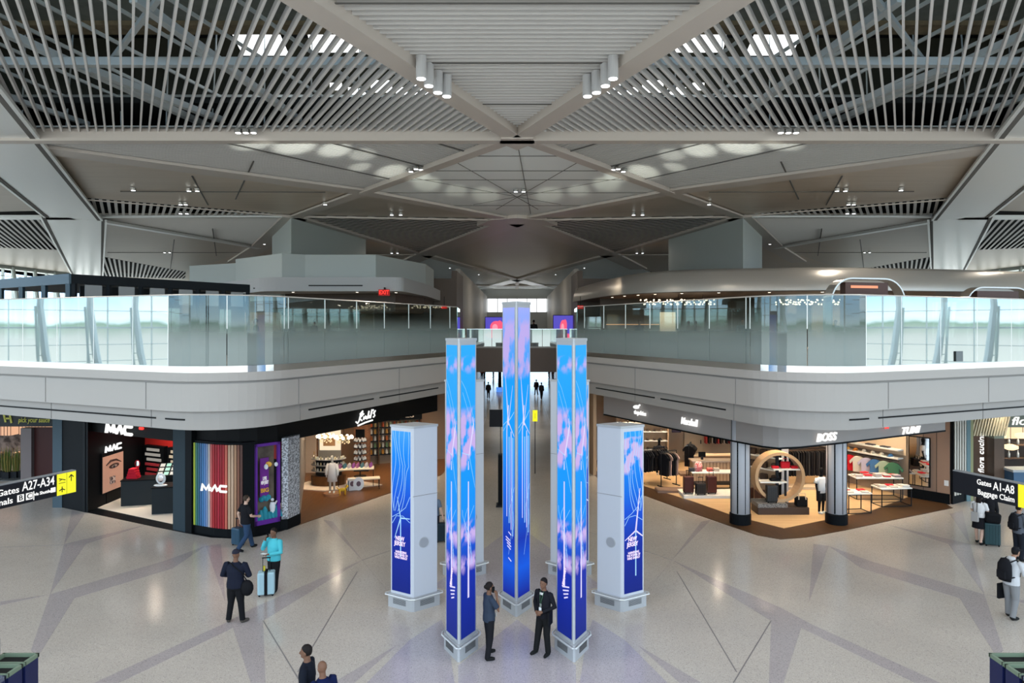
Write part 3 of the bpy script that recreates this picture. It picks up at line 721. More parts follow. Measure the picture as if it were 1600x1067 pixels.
def mannequin(label, loc, rz, shirt, legs, shoes=(.7, .7, .68), skinm=None, coat=False, h=1.8, group=None, bottom='trousers'):
    r = thing('mannequin', label, 'mannequin', loc, rz, group)
    sk = skinm or m_blackm; s = h/1.8
    b = B(); b.loft([(0, 0, 1.40, .13, .085), (0, 0, 1.47, .06, .055), (0, .01, 1.56, .05, .05), (0, .015, 1.6, .06, .075), (0, .02, 1.68, .075, .095), (0, .01, 1.77, .06, .08), (0, .01, 1.8, .02, .03)], 12)
    for sx in (-1, 1):
        b.tube([(sx*.2, 0, 1.38), (sx*.25, .0, 1.12), (sx*.26, .06, .86), (sx*.25, .1, .76)], [.05, .042, .03, .03], 8)
        b.tube([(sx*.09, 0, .9), (sx*.1, .02, .5), (sx*.1, 0, .08)], [.085, .06, .04], 8)
    b.loft([(0, 0, .85, .15, .1), (0, 0, 1.0, .14, .1), (0, 0, 1.2, .15, .1), (0, 0, 1.4, .14, .09)], 12)
    o = b.make('figure', sk, smooth=True); local(o, r)
    b = B()
    if coat:
        b.loft([(0, 0, .55, .25, .17), (0, 0, .95, .21, .15), (0, 0, 1.15, .19, .14), (0, 0, 1.36, .22, .13), (0, 0, 1.44, .12, .09)], 14)
        for sx in (-1, 1): b.tube([(sx*.19, 0, 1.39), (sx*.27, 0, 1.1), (sx*.27, .07, .86)], [.08, .07, .06], 8)
    else:
        b.loft([(0, 0, .82, .20, .14), (0, 0, 1.1, .18, .13), (0, 0, 1.36, .21, .125), (0, 0, 1.44, .1, .08)], 14)
        for sx in (-1, 1): b.tube([(sx*.19, 0, 1.39), (sx*.26, 0, 1.2)], [.08, .085], 8)
    local(b.make('coat' if coat else 'shirt', cloth(shirt), smooth=True), r)
    if legs:
        b = B()
        for sx in (-1, 1): b.tube([(sx*.09, 0, .9), (sx*.1, .02, .5), (sx*.1, 0, .1)] if bottom == 'trousers' else [(sx*.1, 0, .9), (sx*.11, .01, .5)], [.1, .08, .06] if bottom == 'trousers' else [.11, .1], 8)
        b.loft([(0, 0, .8, .17, .12), (0, 0, .95, .17, .12)], 12)
        local(b.make(bottom, cloth(legs), smooth=True), r)
    for sx in (-1, 1):
        b = B(); b.ball((sx*.1, .07, .05), (.045, .13, .05), 10); local(b.make('shoe', cloth(shoes), smooth=True), r)
    r.scale = (s, s, s)
    return r
# ================================================================ RIGHT SHOP
RF = gpath([(935, 748), (1000, 772), (1080, 801), (1146, 824), (1185, 837), (1220, 843), (1260, 840), (1320, 829), (1400, 812), (1489, 794)])
RI = gpath([(935, 738), (1007, 760), (1080, 783), (1145, 806), (1225, 826), (1300, 811), (1360, 799), (1419, 777)])
rs = sgroup('floor_shop_right')
b = B(); b.prism([(x, y) for x, y in RF]+[(18.1, 30), (13, 37.6), (3.2, 37.6)], -.02, .012); b.make('wood_border', m_wood_d, rs)
b = B(); b.prism(RI+[(16.8, 29.7), (12.7, 37.3), (3.4, 37.3)], 0, .02); b.make('wood_boards', m_wood_l, rs)
b = B()
for k in range(40): pass
ST(wallstrip(B(), off(RF, .3), 3.1, 4.35, .2).make('wall_bulkhead_right', mat('bulkhead_taupe', (.36, .33, .31), .5)))
b = wallstrip(B(), off(RF, .28), 3.05, 3.11, .24); ST(b.make('trim_1', m_black))
m_shopwall = mat('shop_wall_beige', (.52, .44, .34), .6)
m_shopwood = mat('shop_wood_panel', (.50, .32, .18), .5, noise=((6, 6, .4), .3, (.58, .38, .22)))
wr = sgroup('wall_shop_right')
b = wallstrip(B(), [(17.9, 28.2), (16.85, 29.4)], 0.0, 4.3, -.15); b.make('brown_panel', mat('panel_brown', (.30, .19, .13), .5), wr)
b = wallstrip(B(), [(17.82, 28.1), (16.78, 29.32)], 0.0, .42, .03); b.make('skirting', m_black, wr)
b = wallstrip(B(), [(16.85, 29.4), (12.7, 37.3)], 0, 4.3, -.15); b.make('shelving_wall', mat('shop_shelf_wall', (.33, .25, .18), .6), wr)
b = wallstrip(B(), [(16.80, 29.45), (12.62, 37.25)], 1.75, 4.3, .03); b.make('oak_cladding', mat('oak_pale', (.70, .52, .34), .5), wr)
b = wallstrip(B(), [(12.7, 37.3), (3.2, 37.3)], 0, 4.3, -.15); b.make('back_wall', m_shopwall, wr)
b = wallstrip(B(), [(3.3, 37.3), (3.9, 33.6)], 0, 4.3, -.15); b.make('side_wall', m_shopwood, wr)
b = B()
for k in range(4):
    p = V((17.85, 28.15)).lerp(V((16.9, 29.35)), k/3.); b.box(p.x-.012, p.x+.0, p.y-.03, p.y-.015, .4, 4.3)
b.make('panel_joint', m_dark, wr)
# striped end wall
b = B(); a, c = V((17.95, 28.12)), V((18.82, 28.65))
wallstrip(b, [tuple(a), tuple(c)], .0, 4.3, .12); b.make('stripe_backing', m_black, wr)
b = B(); d = (c-a).normalized(); nn = V((d.y, -d.x))
for k in range(5):
    p = a+d*(.06+k*.2)+nn*.02; q = p+d*.11
    b.add([(*p, .35), (*q, .35), (*q, 4.3), (*p, 4.3)], [(0, 1, 2, 3)]); b.add([(*(p+nn*.03), .35), (*(q+nn*.03), .35), (*(q+nn*.03), 4.3), (*(p+nn*.03), 4.3)], [(0, 1, 2, 3)])
b.make('stripe', mat('stripe_cream', (.62, .58, .50), .5), wr)
b = B(); b.box(18.84, 19.0, 28.6, 28.9, 0, 4.3); b.make('teal_jamb', mat('jamb_teal', (.12, .20, .22), .5), wr)
# lights of the shop
for x, y, p in ((8, 30, 85), (11, 27.5, 80), (13, 30, 90), (8, 34, 90), (12, 34, 90), (15.5, 29.5, 70), (5.5, 34, 70), (10.2, 25.6, 40), (13.8, 26.6, 40)):
    area('shop_lamp', (x, y, 4.15), .8, p, (1, .80, .58), spread=115)
# round fluted columns
def shop_column(label, p, r_=.36):
    t = thing('shop_column', label, 'column', (p.x, p.y, 0))
    local(B().loft([(0, 0, 0, r_+.03, r_+.03), (0, 0, .36, r_+.03, r_+.03), (0, 0, .4, r_, r_)], 28).make('base', m_black, smooth=False), t)
    local(B().loft([(0, 0, .4, r_-.01, r_-.01), (0, 0, 4.3, r_-.01, r_-.01)], 28).make('shaft', mat('column_grey', (.50, .50, .52), .45), smooth=True), t)
    b = B()
    for k in range(8):
        a_ = 2*pi*k/8+.2; w2 = .16 if k % 2 else .05
        b.beam((r_*cos(a_), r_*sin(a_), .42), (r_*cos(a_), r_*sin(a_), 4.2), .045 if k % 2 else .02, .012, (cos(a_), sin(a_), 0))
    local(b.make('black_fillet', m_black), t)
p1, p2 = gp(1161, 821), gp(1313, 821); p1.z = p2.z = 0
p1 += V((0, .3, 0)); p2 += V((0, .3, 0))
shop_column('round grey column with black fillets, left of the wooden ring display', p1)
shop_column('round grey column with black fillets, right of the white-shirted mannequin', p2)
p3 = gp(1249, 740); 
t = thing('shop_column', 'slim grey square post standing behind the wooden ring display', 'column', (10.9, 27.9, 0))
local(B().box(-.14, .14, -.14, .14, 0, 4.3).make('shaft', mat('column_grey', (.50, .50, .52), .45)), t)
local(B().box(-.19, -.14, -.1, .1, 0, 4.3).make('black_fillet', m_black), t)
# illuminated signs on the bulkhead
def on_front(path, px, z, d=.02):
    """point on an offset front path under a photo column"""
    best = None
    Lq = plen(path)
    for k in range(600):
        s_ = Lq[-1]*k/599; p, t = at(path, s_, Lq); x = CX+p.x/p.y*FPX
        if best is None or abs(x-px) < best[0]: best = (abs(x-px), p, t)
    return best[1], best[2]
FR = off(RF, .28)
def front_sign(name, body, px, z, size, label, path=FR, width=None, bold=.02, shear=0, m=m_sign_w, ext=.03, up=None, dd=.08):
    p, t = on_front(path, px, z); n = V((t.y, -t.x))
    o = text(name, body, (p.x+n.x*dd, p.y+n.y*dd, z), (t.x, t.y, 0), size, m, None, width, bold, ext, shear, up or (0, 0, 1))
    return tag(o, label, 'sign')
def swoop(name, curves, px, z, label, w_=.05, path=FR, sc=1.0, m=m_sign_w, dd=.08):
    """sign drawn as thick strokes in its own plane"""
    p, t = on_front(path, px, z); n = V((t.y, -t.x)); b = B()
    for c in curves:
        pts = [(p.x+t.x*x*sc+n.x*dd, p.y+t.y*x*sc+n.y*dd, z+y*sc) for x, y in c]
        b.tube(pts, w_*sc, 6)
    return tag(b.make(name, m), label, 'sign')
front_sign('shop_sign', 'BOSS', 1288, 3.36, .40, 'white illuminated four-letter shop sign in slanting capitals above the right-hand round column', bold=.03, shear=.25, width=1.02)
front_sign('shop_sign', 'TUMI', 1419, 3.27, .38, 'white illuminated shop sign in thin slanting capitals near the striped end wall', bold=.022, shear=.35, width=1.12)
p, t_ = on_front(FR, 1419, 3.9)
front_sign('shop_sign', 'Marshall', 1079, 3.50, .40, 'white illuminated script shop sign on the taupe bulkhead, second from the left', bold=.012, shear=.2, width=.98)
o = front_sign('shop_sign', 'vineyard vines', 1002, 3.50, .26, 'small white two-line shop sign leftmost on the taupe bulkhead', bold=.012, width=.85)
p, t = on_front(FR, 997, 3.8); n = V((t.y, -t.x)); b = B(); b.ball((p.x+n.x*.08, p.y+n.y*.08, 3.74), (.16, .05, .09), 10); b.tube([(p.x+t.x*.1+n.x*.08, p.y+t.y*.1+n.y*.08, 3.76), (p.x+t.x*.26+n.x*.08, p.y+t.y*.26+n.y*.08, 3.86)], .04, 6)
o2 = b.make('whale_emblem', m_sign_w); o2.parent = o; o2.matrix_parent_inverse = o.matrix_world.inverted()
p, t = on_front(FR, 1383, 3.5); tag(text('exit_sign', 'EXIT', (p.x+.08*t.y, p.y-.08*t.x, 3.48), (t.x, t.y, 0), .12, m_red_e, bold=.01), 'small red lit exit sign on the taupe bulkhead', 'sign')
# --- ring display
rp = gp(1222, 812); rc = V((rp.x+.25, rp.y+1.1, 0))
t = thing('ring_display', 'round oak ring display stand holding a suitcase and red boxes on two shelves', 'display stand', (rc.x, rc.y, .0))
b = B(); NR = 40; R1, R0, dp_ = .98, .86, .28
vs = []
for k in range(NR):
    a_ = 2*pi*k/NR
    for rr in (R0, R1):
        for yy in (-dp_, dp_): vs.append((rr*cos(a_), yy, 1.42+rr*sin(a_)))
fs = []
for k in range(NR):
    q = (k+1) % NR
    i = 4*k; j = 4*q
    fs += [(i, i+1, j+1, j), (i+2, j+2, j+3, i+3), (i, j, j+2, i+2), (i+1, i+3, j+3, j+1)]
b.add(vs, fs); local(b.make('oak_ring', mat('oak_ring', (.50, .32, .17), .4)), t)
b = B(); b.box(-.75, .3, -.2, .25, 1.18, 1.23); local(b.make('shelf', m_wlaminate), t)
b = B(); b.box(-.22, .82, -.2, .25, 1.68, 1.73); local(b.make('shelf', m_wlaminate), t)
b = B(); b.box(-.05, .05, .0, .1, .25, 2.3); b.box(.3, .36, .0, .1, .25, 2.3); local(b.make('post', m_dark), t)
local(B().box(-.95, 1.05, -.5, .3, .0, .3).make('dark_plinth', mat('plinth_dark', (.05, .03, .02), .5), bevel=.02), t)
local(B().box(-.95, .2, -.52, .35, .3, .45).make('stone_block', mat('stone_block', (.25, .24, .22), .8, noise=(40, .05, (.05, .05, .05)))), t)
rl = (rc.x, rc.y, 0)
suitcase('suitcase', 'black upright suitcase standing on the stone block of the ring display', (rc.x-.35, rc.y-.3, .45), 0, (.02, .02, .02), .42, .26, .62, 0)
for k, x in enumerate((-.1, .65)):
    o = tag(B().box(-.13, .13, -.09, .09, 0, .09).make('red_box', cloth((.6, .02, .03)), bevel=.01), ('small red gift box on the ring display at the left of its upper shelf', 'small red gift box on the ring display at the right of its upper shelf')[k], 'box'); o.location = (rc.x+x, rc.y, 1.73)
t = thing('red_handbag', 'red handbag in the middle of the ring display upper shelf', 'handbag', (rc.x+.3, rc.y, 1.73))
local(B().box(-.18, .18, -.08, .08, 0, .26).make('bag_body', cloth((.6, .02, .03)), bevel=.04), t); local(B().tube([(-.1, 0, .24), (-.08, 0, .38), (.08, 0, .38), (.1, 0, .24)], .012, 6).make('handle', cloth((.6, .02, .03))), t)
t = thing('holdall', 'black holdall with pale handles on the dark plinth right of the ring', 'bag', (rc.x+.82, rc.y-.25, .3))
local(B().box(-.22, .22, -.14, .14, 0, .36).make('bag_body', m_blackm, bevel=.04), t); local(B().tube([(-.14, -.14, .28), (-.12, -.1, .52), (.12, -.1, .52), (.14, -.14, .28)], .02, 6).make('handle', cloth((.6, .5, .38))), t)
t = thing('small_case', 'small dark case lying on the lower shelf of the ring display', 'bag', (rc.x-.1, rc.y, 1.23)); local(B().box(-.2, .2, -.1, .1, 0, .1).make('case_body', m_blackm, bevel=.02), t); local(B().tube([(-.05, 0, .1), (-.04, 0, .14), (.04, 0, .14), (.05, 0, .1)], .01, 5).make('handle', m_dark), t)
# shelves with dark bags left of the ring
sa, sb = V((9.3, 29.2)), V((10.6, 27.6))
for k, z in enumerate((.95, 1.45, 1.95, 2.45)):
    shelf_board('wall_shelf', ('lowest', 'second lowest', 'second highest', 'highest')[k]+' white shelf of dark bags behind the left round column', sa, sb, z, .4, group='bag shelves')
    bgs = []
    for j in range(4):
        q = sa.lerp(sb, (j+.5)/4); 
        if not bgs: o = B().box(-.15, .15, -.1, .1, 0, .26).make('travel_bag', mat('bag_brown', (.05, .03, .02), .6), bevel=.04)
        else: o = bgs[0].copy(); COL.objects.link(o)
        bgs.append(o); o.location = (q.x+.12, q.y+.12, z+.023); o.rotation_euler = (0, 0, -.9+random.uniform(-.2, .2))
        tag(o, 'dark travel bag in the row on the %s shelf behind the left round column' % ('lowest', 'second lowest', 'second highest', 'highest')[k], 'bag', 'dark bags on the %s shelf' % ('lowest', 'second lowest', 'second highest', 'highest')[k])
ST(wallstrip(B(), [(9.45, 29.6), (10.9, 27.9)], 0, 3.2, -.05).make('wall_divider', m_shopwood))
for k in range(4):
    q = sa.lerp(sb, (k+.4)/4); suitcase('suitcase', 'dark brown suitcase standing in the row under the bag shelves', (q.x-.1, q.y-.15, .02), -.9, (.08, .035, .025), .36, .24, .55, 0, group='suitcases under the bag shelves')
# suitcases and table on the white platform
sp_ = gp(1095, 775); sp_.z = 0
tag(B().box(-1.15, 1.35, -.62, .62, .02, .14).make('display_platform', m_wlaminate), 'low white platform with dark brown suitcases beside the left round column', 'platform').location = (sp_.x+.3, sp_.y+.1, 0)
for k, (x, y, c, h_) in enumerate(((-.55, -.05, (.07, .018, .015), .68), (-.1, -.32, (.012, .012, .012), .45), (.42, -.1, (.07, .018, .015), .7))):
    suitcase('suitcase', ('leftmost tall burgundy suitcase on the white platform', 'short black suitcase between the two burgundy ones', 'right-hand tall burgundy suitcase on the white platform')[k], (sp_.x+x, sp_.y+y, .14), .1, c, .42, .28, h_, .3)
table('display_table', 'white-topped table with pink and red items behind the burgundy suitcases', (sp_.x+.75, sp_.y+1.0, .02), 0, 1.9, .7, .85, lower=True)
t = thing('backpack', 'pink and red patterned backpack standing on the white-topped table', 'backpack', (sp_.x+.15, sp_.y+.95, .87))
local(B().loft([(0, 0, 0, .18, .1), (0, 0, .25, .18, .11), (0, 0, .42, .12, .08), (0, 0, .46, .05, .03)], 12).make('bag_body', mat('pink_pattern', (.75, .12, .12), .7, noise=(14, .05, (.85, .55, .5))), smooth=True), t)
local(B().box(-.1, .1, -.14, -.09, .05, .22).make('front_pocket', cloth((.7, .2, .2)), bevel=.02), t)
for k, (x, c) in enumerate(((-.25, (.05, .05, .06)), (.55, (.7, .15, .12)), (.85, (.6, .5, .4)))):
    tag(B().box(-.12, .12, -.09, .09, 0, .15).make('gift_box', cloth(c), bevel=.01), ('dark box left of the pink backpack', 'red box right of the pink backpack', 'tan box at the right end of the white-topped table')[k], 'box').location = (sp_.x+x+.1, sp_.y+.95, .87)
# cash counter
cpnt = gp(1130, 757); cpnt.z = 0
t = thing('cash_counter', 'slatted wooden cash counter with stone top in the right-hand shop', 'counter', (cpnt.x, cpnt.y+.3, .02))
local(B().box(-1.4, 1.4, -.3, .3, 0, 1.02).make('body', mat('counter_wood', (.36, .24, .15), .5)), t)
b = B()
for k in range(18): b.box(-1.36+k*.155, -1.28+k*.155, -.33, -.3, .02, 1.0)
local(b.make('slat', mat('counter_slat', (.48, .33, .21), .5)), t); local(B().box(-1.45, 1.45, -.36, .36, 1.02, 1.08).make('stone_top', mat('stone_top', (.45, .36, .28), .3)), t)
t = thing('cash_terminal', 'dark cash terminal on the slatted counter', 'terminal', (cpnt.x-.9, cpnt.y+.3, 1.1)); local(B().box(-.05, .05, -.05, .05, 0, .15).make('stand', m_dark), t); local(B().box(-.16, .16, -.03, .03, .12, .36).make('screen', m_black), t)
t = thing('back_counter', 'low wooden back counter behind the cash counter', 'counter', (cpnt.x+.2, cpnt.y+2.0, .02)); local(B().box(-1.1, 1.1, -.3, .3, 0, .95).make('body', mat('counter_wood', (.36, .24, .15), .5)), t); local(B().box(-1.15, 1.15, -.34, .34, .95, 1.0).make('top', mat('oak_pale', (.70, .52, .34), .5)), t)
# racks of dark clothes on the left
DK = [(.008, .008, .01), (.015, .013, .013), (.01, .01, .012), (.03, .03, .032)]
def rk(px, py, rz, ln, n, cols, label, glabel, group, z=1.55, **k):
    p = gp(px, py); p.z = .02
    rack('clothes_rack', label, p, rz, ln, z); fill_rack(p, rz, ln, z, cols, n, glabel, group, **k); return p
rk(1022, 752, .5, 1.6, 11, DK, 'left front rack of black jackets near the shop edge', 'black jacket hanging on the left front rack', 'jackets on the left front rack', h_=.95, w_=.5)
rk(1045, 760, .5, .9, 6, DK[:2]+[(.45, .30, .25)], 'short rack beside the left front rack, one jacket with a pale sleeve', 'garment hanging on the short rack beside the left front rack', 'garments on the short rack', z=1.6, h_=1.0, w_=.52)
p = rk(1078, 742, 1.2, .9, 6, DK, 'small round-fronted rack of black coats in front of the back wall', 'black coat hanging on the small middle rack', 'coats on the middle rack', h_=1.0)
tag(B().box(-.55, .55, -.4, .4, .02, .12).make('rack_platform', mat('plinth_wood', (.22, .14, .1), .5)), 'dark wooden platform under the small middle rack', 'platform').location = (p.x, p.y, 0)
q = gp(1052, 768); tag(B().box(-.65, .65, -.35, .35, .02, .12).make('rack_platform', mat('plinth_wood', (.22, .14, .1), .5)), 'dark wooden platform under the short rack near the shop edge', 'platform').location = (q.x-.1, q.y, 0)
mannequin('headless-looking black mannequin in dark jacket standing behind the left front rack', (gp(1030, 742).x, gp(1030, 742).y, .02), pi, (.02, .02, .025), (.02, .02, .02), skinm=m_blackm)
# wooden shelving with shoes at left back
t = thing('shoe_shelving', 'tall oak shelving unit with rows of shoes and bags at the left of the shop', 'shelving', (6.4, 34.9, .02))
local(B().box(-1.3, 1.3, .2, .25, 0, 3.3).make('back_panel', m_shopwood), t); local(B().box(1.25, 1.3, -.2, .25, 0, 3.3).make('side_panel', m_shopwood), t)
for k in range(5): local(B().box(-1.3, 1.28, -.2, .2, 1.0+k*.46, 1.05+k*.46).make('shelf_board', m_wlaminate), t)
so = None
for k in range(5):
    for j in range(7):
        nm = ('bottom', 'second', 'third', 'fourth', 'top')[k]
        if so is None: o = B().loft([(0, 0, 0, .06, .13), (0, 0, .06, .055, .12), (0, .05, .11, .04, .06)], 10).make('shoe', mat('shoe_dark', (.06, .04, .03), .5), smooth=True); so = o
        else: o = so.copy(); COL.objects.link(o)
        o.location = (6.4-1.1+j*.34, 34.85, 1.07+k*.46+.003)
        tag(o, 'dark shoe in the row on the %s board of the oak shelving' % nm, 'shoe', 'shoes on the %s board' % nm)
g = garment('hanging_garment', 'dark navy dress hanging alone beside the oak shoe shelving', (.03, .025, .045), .5, 1.1, .05, .08); g.location = (8.3, 35.6, 2.9)
t = thing('globe_lamp', 'round glowing globe lamp above the navy dress', 'lamp', (8.35, 35.3, 2.9)); local(B().ball((0, 0, 0), .16, 12).make('globe', emis('globe_glow', (1, .92, .72), 2.2), smooth=True), t); local(B().tube([(0, 0, .15), (0, 0, 1.4)], .01, 5).make('cord', m_dark), t)
t = thing('door_leaf', 'plain beige door in the back wall of the right-hand shop', 'door', (9.6, 37.22, 0)); local(B().box(-.5, .5, -.03, .03, .02, 2.5).make('leaf', mat('door_beige', (.58, .50, .38), .5)), t); local(B().box(.38, .42, -.08, -.03, .95, 1.15).make('handle', m_dark), t)
# back wall racks and tops
def wallrack(a, c, z, n, cols, glabel, group, label, **k):
    a, c = V(a), V(c); d = c-a; rz = atan2(d.y, d.x); m_ = (a+c)/2
    b = B(); b.beam((*a, z), (*c, z), .03, .03); tag(b.make('hanging_rail', m_dark), label, 'rail')
    fill_rack((m_.x, m_.y, 0), rz, d.length, z, cols, n, glabel, group, **k)
shelf_board('wall_shelf', 'white shelf of bottles and boxes high behind the cash counter', (10.0, 37.1), (12.0, 37.1), 2.3, .35, side=-1)
wallrack((10.0, 36.7), (12.0, 36.7), 1.9, 12, [(.35, .05, .05), (.03, .03, .03), (.3, .28, .25), (.02, .02, .03)], 'shirt on the back rail behind the cash counter', 'shirts on the back rail', 'rail of mixed shirts behind the cash counter')
g = garment('hanging_garment', 'pale grey sweatshirt on display behind the cash counter', (.5, .47, .43), .55, .75, .16, .1); g.location = (12.1, 33.6, 1.75)
g = garment('hanging_garment', 'cream T-shirt hung high between the grey post and the right column', (.72, .66, .52), .6, .8, .16, .1); g.location = (12.9, 31.2, 2.75)
for k, x in enumerate((11.6, 14.1)):
    g = garment('hanging_garment', ('brown and yellow patterned shirt left of the cream T-shirt', 'brown and red patterned shirt right of the cream T-shirt')[k], (.2, .12, .06), .55, .7, .16, .12); g.location = (x, 31.2+k*.3, 2.55)
wallrack((11.2, 30.9), (14.6, 31.3), 1.75, 26, DK, 'black trousers hanging on the long rail behind the white-shirted mannequin', 'trousers on the long rail', 'long rail of black trousers behind the white-shirted mannequin', w_=.42, h_=1.1, sl=.0, t=.07)
shelf_board('wall_shelf', 'white shelf above the long trouser rail', (11.2, 31.6), (12.6, 31.7), 2.6, .35, side=1)
tag(B().box(-1.5, 1.5, -.35, .35, .02, .14).make('display_platform', mat('plinth_oak', (.55, .42, .28), .5)), 'low pale platform under the long trouser rail', 'platform').location = (13.0, 30.9, 0)
mp = gp(1283, 803); mannequin('black mannequin in white T-shirt and black shorts beside the right round column', (mp.x, mp.y, .02), .4+pi, (.85, .82, .78), (.015, .015, .015), (.75, .75, .72), bottom='shorts')
# shelves, caps and shirts on the right-hand wall
wa, wb = V((16.72, 29.55)), V((12.9, 36.7))
dw = (wb-wa).normalized(); nw = V((-dw.y, dw.x))
shelf_board('wall_shelf', 'upper long white shelf on the right-hand wall of the shop', wa, wb, 1.98, .38, .06, side=1)
shelf_board('wall_shelf', 'lower long white shelf lined with caps on the right-hand wall', wa, wb, 1.62, .38, .06, side=1)
capc = [(.1, .25, .45), (.75, .65, .5), (.8, .7, .55), (.78, .7, .58), (.85, .30, .05), (.85, .45, .1), (.7, .6, .5)]
for k, c in enumerate(capc):
    q = wa+dw*(.45+k*.42)+nw*.2
    t = thing('cap', ('blue', 'cream', 'pale tan', 'off-white', 'orange', 'amber', 'beige')[k]+' cap on the lower long shelf', 'cap', (q.x, q.y, 1.652), atan2(nw.y, nw.x)-pi/2)
    local(B().loft([(0, 0, 0, .1, .11), (0, 0, .06, .09, .1), (0, 0, .1, .05, .06), (0, 0, .115, .01, .01)], 12).make('crown', cloth(c), smooth=True), t)
    local(B().loft([(0, .13, 0, .08, .07), (0, .13, .012, .08, .07)], 12).make('peak', cloth(c)), t)
sc_ = [(.05, .15, .08), (.35, .42, .30), (.06, .16, .34), (.5, .45, .55), (.74, .66, .55), (.70, .02, .03), (.62, .30, .34), (.60, .42, .45), (.22, .2, .3)]
for k, c in enumerate(sc_):
    q = wa+dw*(.25+k*.42)+nw*.3
    g = garment('hanging_garment', ('dark green', 'sage green', 'blue', 'pale lilac', 'cream', 'bright red', 'pink', 'rose', 'purple print')[k]+' polo shirt hanging below the caps on the right-hand wall', c, .46, .72, .16, .1)
    g.location = (q.x, q.y, 1.42); g.rotation_euler = (0, 0, atan2(dw.y, dw.x)+.3)
b = B(); b.beam((*(wa+nw*.3), 1.53), (*(wa+dw*4+nw*.3), 1.53), .025, .025); tag(b.make('hanging_rail', m_dark), 'rail of coloured polo shirts under the lower long shelf', 'rail')
for k in range(2):
    q = wa+dw*(.7+k*.7)+nw*.2; o = tag(B().box(-.2, .2, -.12, .12, 0, .05).make('folded_garment', cloth((.05, .05, .06)), bevel=.02), ('dark folded garment nearer the brown panel on the upper long shelf', 'dark folded garment farther from the brown panel on the upper long shelf')[k], 'clothing'); o.location = (q.x, q.y, 2.012); o.rotation_euler = (0, 0, atan2(dw.y, dw.x))
# mirror on the brown panel
ma_, mb_ = V((17.38, 28.72)), V((16.86, 29.32)); d = (ma_-mb_).normalized(); n = V((d.y, -d.x))
t = thing('wall_mirror', 'tall black-framed mirror on the brown panel', 'mirror', ((ma_.x+mb_.x)/2+n.x*.05, (ma_.y+mb_.y)/2+n.y*.05, .55), atan2(d.y, d.x))
local(B().box(-.42, .42, -.02, .02, 0, 2.1).make('frame', m_black), t); local(B().box(-.38, .38, -.03, -.021, .04, 2.06).make('mirror_glass', mat('mirror', (.85, .83, .8), .02, 1.)), t)
o = tag(B().box(-.08, .08, -.01, .01, 0, .22).make('wall_plate', m_white), 'small white wall plate low on the brown panel', 'plate'); o.location = (17.72, 28.18, .75); o.rotation_euler = (0, 0, atan2(d.y, d.x))
# tables with folded shirts
CR = [(.72, .66, .58), (.6, .52, .45), (.70, .03, .04), (.15, .13, .14), (.5, .4, .38)]
for nm, px, py, w_, d_, h_, lab in (('a', 1368, 778, 2.0, .75, .92, 'large dark-framed table of folded pale shirts in front of the polo shirts'), ('b', 1393, 789, 1.35, .7, .75, 'smaller table with a red folded shirt nearest the brown panel'), ('c', 1336, 800, 1.0, .7, .8, 'table of folded shirts just right of the right round column')):
    p = gp(px, py); p.z = .02
    table('display_table', lab, p, .12 if nm != 'a' else .0, w_, d_, h_)
    sps = []
    nx = int(w_/.36)
    for i in range(nx):
        for j in range(2):
            for k in range(random.choice((1, 2, 2, 3)) if nm == 'a' else random.choice((1, 1, 2))):
                sps.append(((p.x-w_/2+.2+i*(w_-.4)/max(nx-1, 1), p.y-.15+j*.3, .02+h_+k*.05), random.uniform(-.2, .2), random.choice((0, 0, 1, 1, 4, 3, 2) if nm == 'a' else (0, 1, 2, 1))))
    strew(CR, sps, {'a': 'folded shirt in the piles on the large dark-framed table', 'b': 'folded shirt on the smaller table nearest the brown panel', 'c': 'folded shirt on the table just right of the right round column'}[nm], 'folded shirts, table %s' % {'a': 'in the middle', 'b': 'by the panel', 'c': 'by the column'}[nm])
# ================================================================ FAR RIGHT BAR
fr = sgroup('wall_bar_right')
m_dw = mat('bar_dark_wood', (.06, .035, .022), .5, noise=((8, 8, .5), .3, (.1, .06, .04)))
q0, q1, q2 = gp(1518, 773), gp(1551, 770), gp(1570, 772)
BX = q1.x-.78
b = B(); b.box(19.6, 21.3, 30.3, 30.5, 0, 4.3); b.make('dark_wood_wall', m_dw, fr)
b = B(); b.box(20.76, 21.2, 29.7, 30.4, 0, 2.45); b.make('wood_pier', mat('pier_wood', (.10, .065, .045), .5), fr)
b = B(); b.box(20.76, 21.2, 29.7, 30.4, 2.45, 2.82); b.make('green_pier', mat('pier_green', (.22, .24, .18), .5), fr)
b = B(); b.box(20.74, 21.22, 29.68, 30.4, 2.82, 4.3); b.make('cream_pier', mat('pier_cream', (.50, .47, .28), .5), fr)
b = B()
for k in range(14): b.beam((19.5+k*.12, 29.5, 2.6), (19.75+k*.12, 29.5, 3.6), .055, .06)
b.make('slatted_canopy', mat('slat_cream', (.5, .44, .30), .5), fr)
b = B(); b.box(19.0, 19.18, 28.7, 29.0, 0, 4.3); b.make('olive_jamb', mat('olive', (.28, .28, .14), .5), fr)
o = text('shop_sign', 'flora cucina', (20.55, 30.22, 1.72), (0, 0, 1), .34, m_sign_w, None, 1.75, .012, .02, .2, up=(-1, 0, 0)); tag(o, 'vertical white script sign on the dark wood wall', 'sign')
o = text('shop_sign', 'flora cucina', (22.9, 29.55, 3.22), (1, 0, 0), .5, m_sign_w, None, 3.0, .012, .02, .2); tag(o, 'large white script sign above the bright bar at the right edge', 'sign')
b = B(); b.box(BX+1.1, BX+7, q0.y-.1, q0.y+.1, 2.95, 4.3); b.make('bar_fascia', mat('bar_fascia', (.14, .16, .13), .5), fr)
b = B(); b.box(BX+1.2, BX+7, q0.y+2.2, q0.y+2.4, 0, 4.3); b.make('bar_back', mat('bar_back', (.05, .04, .035), .6), fr)
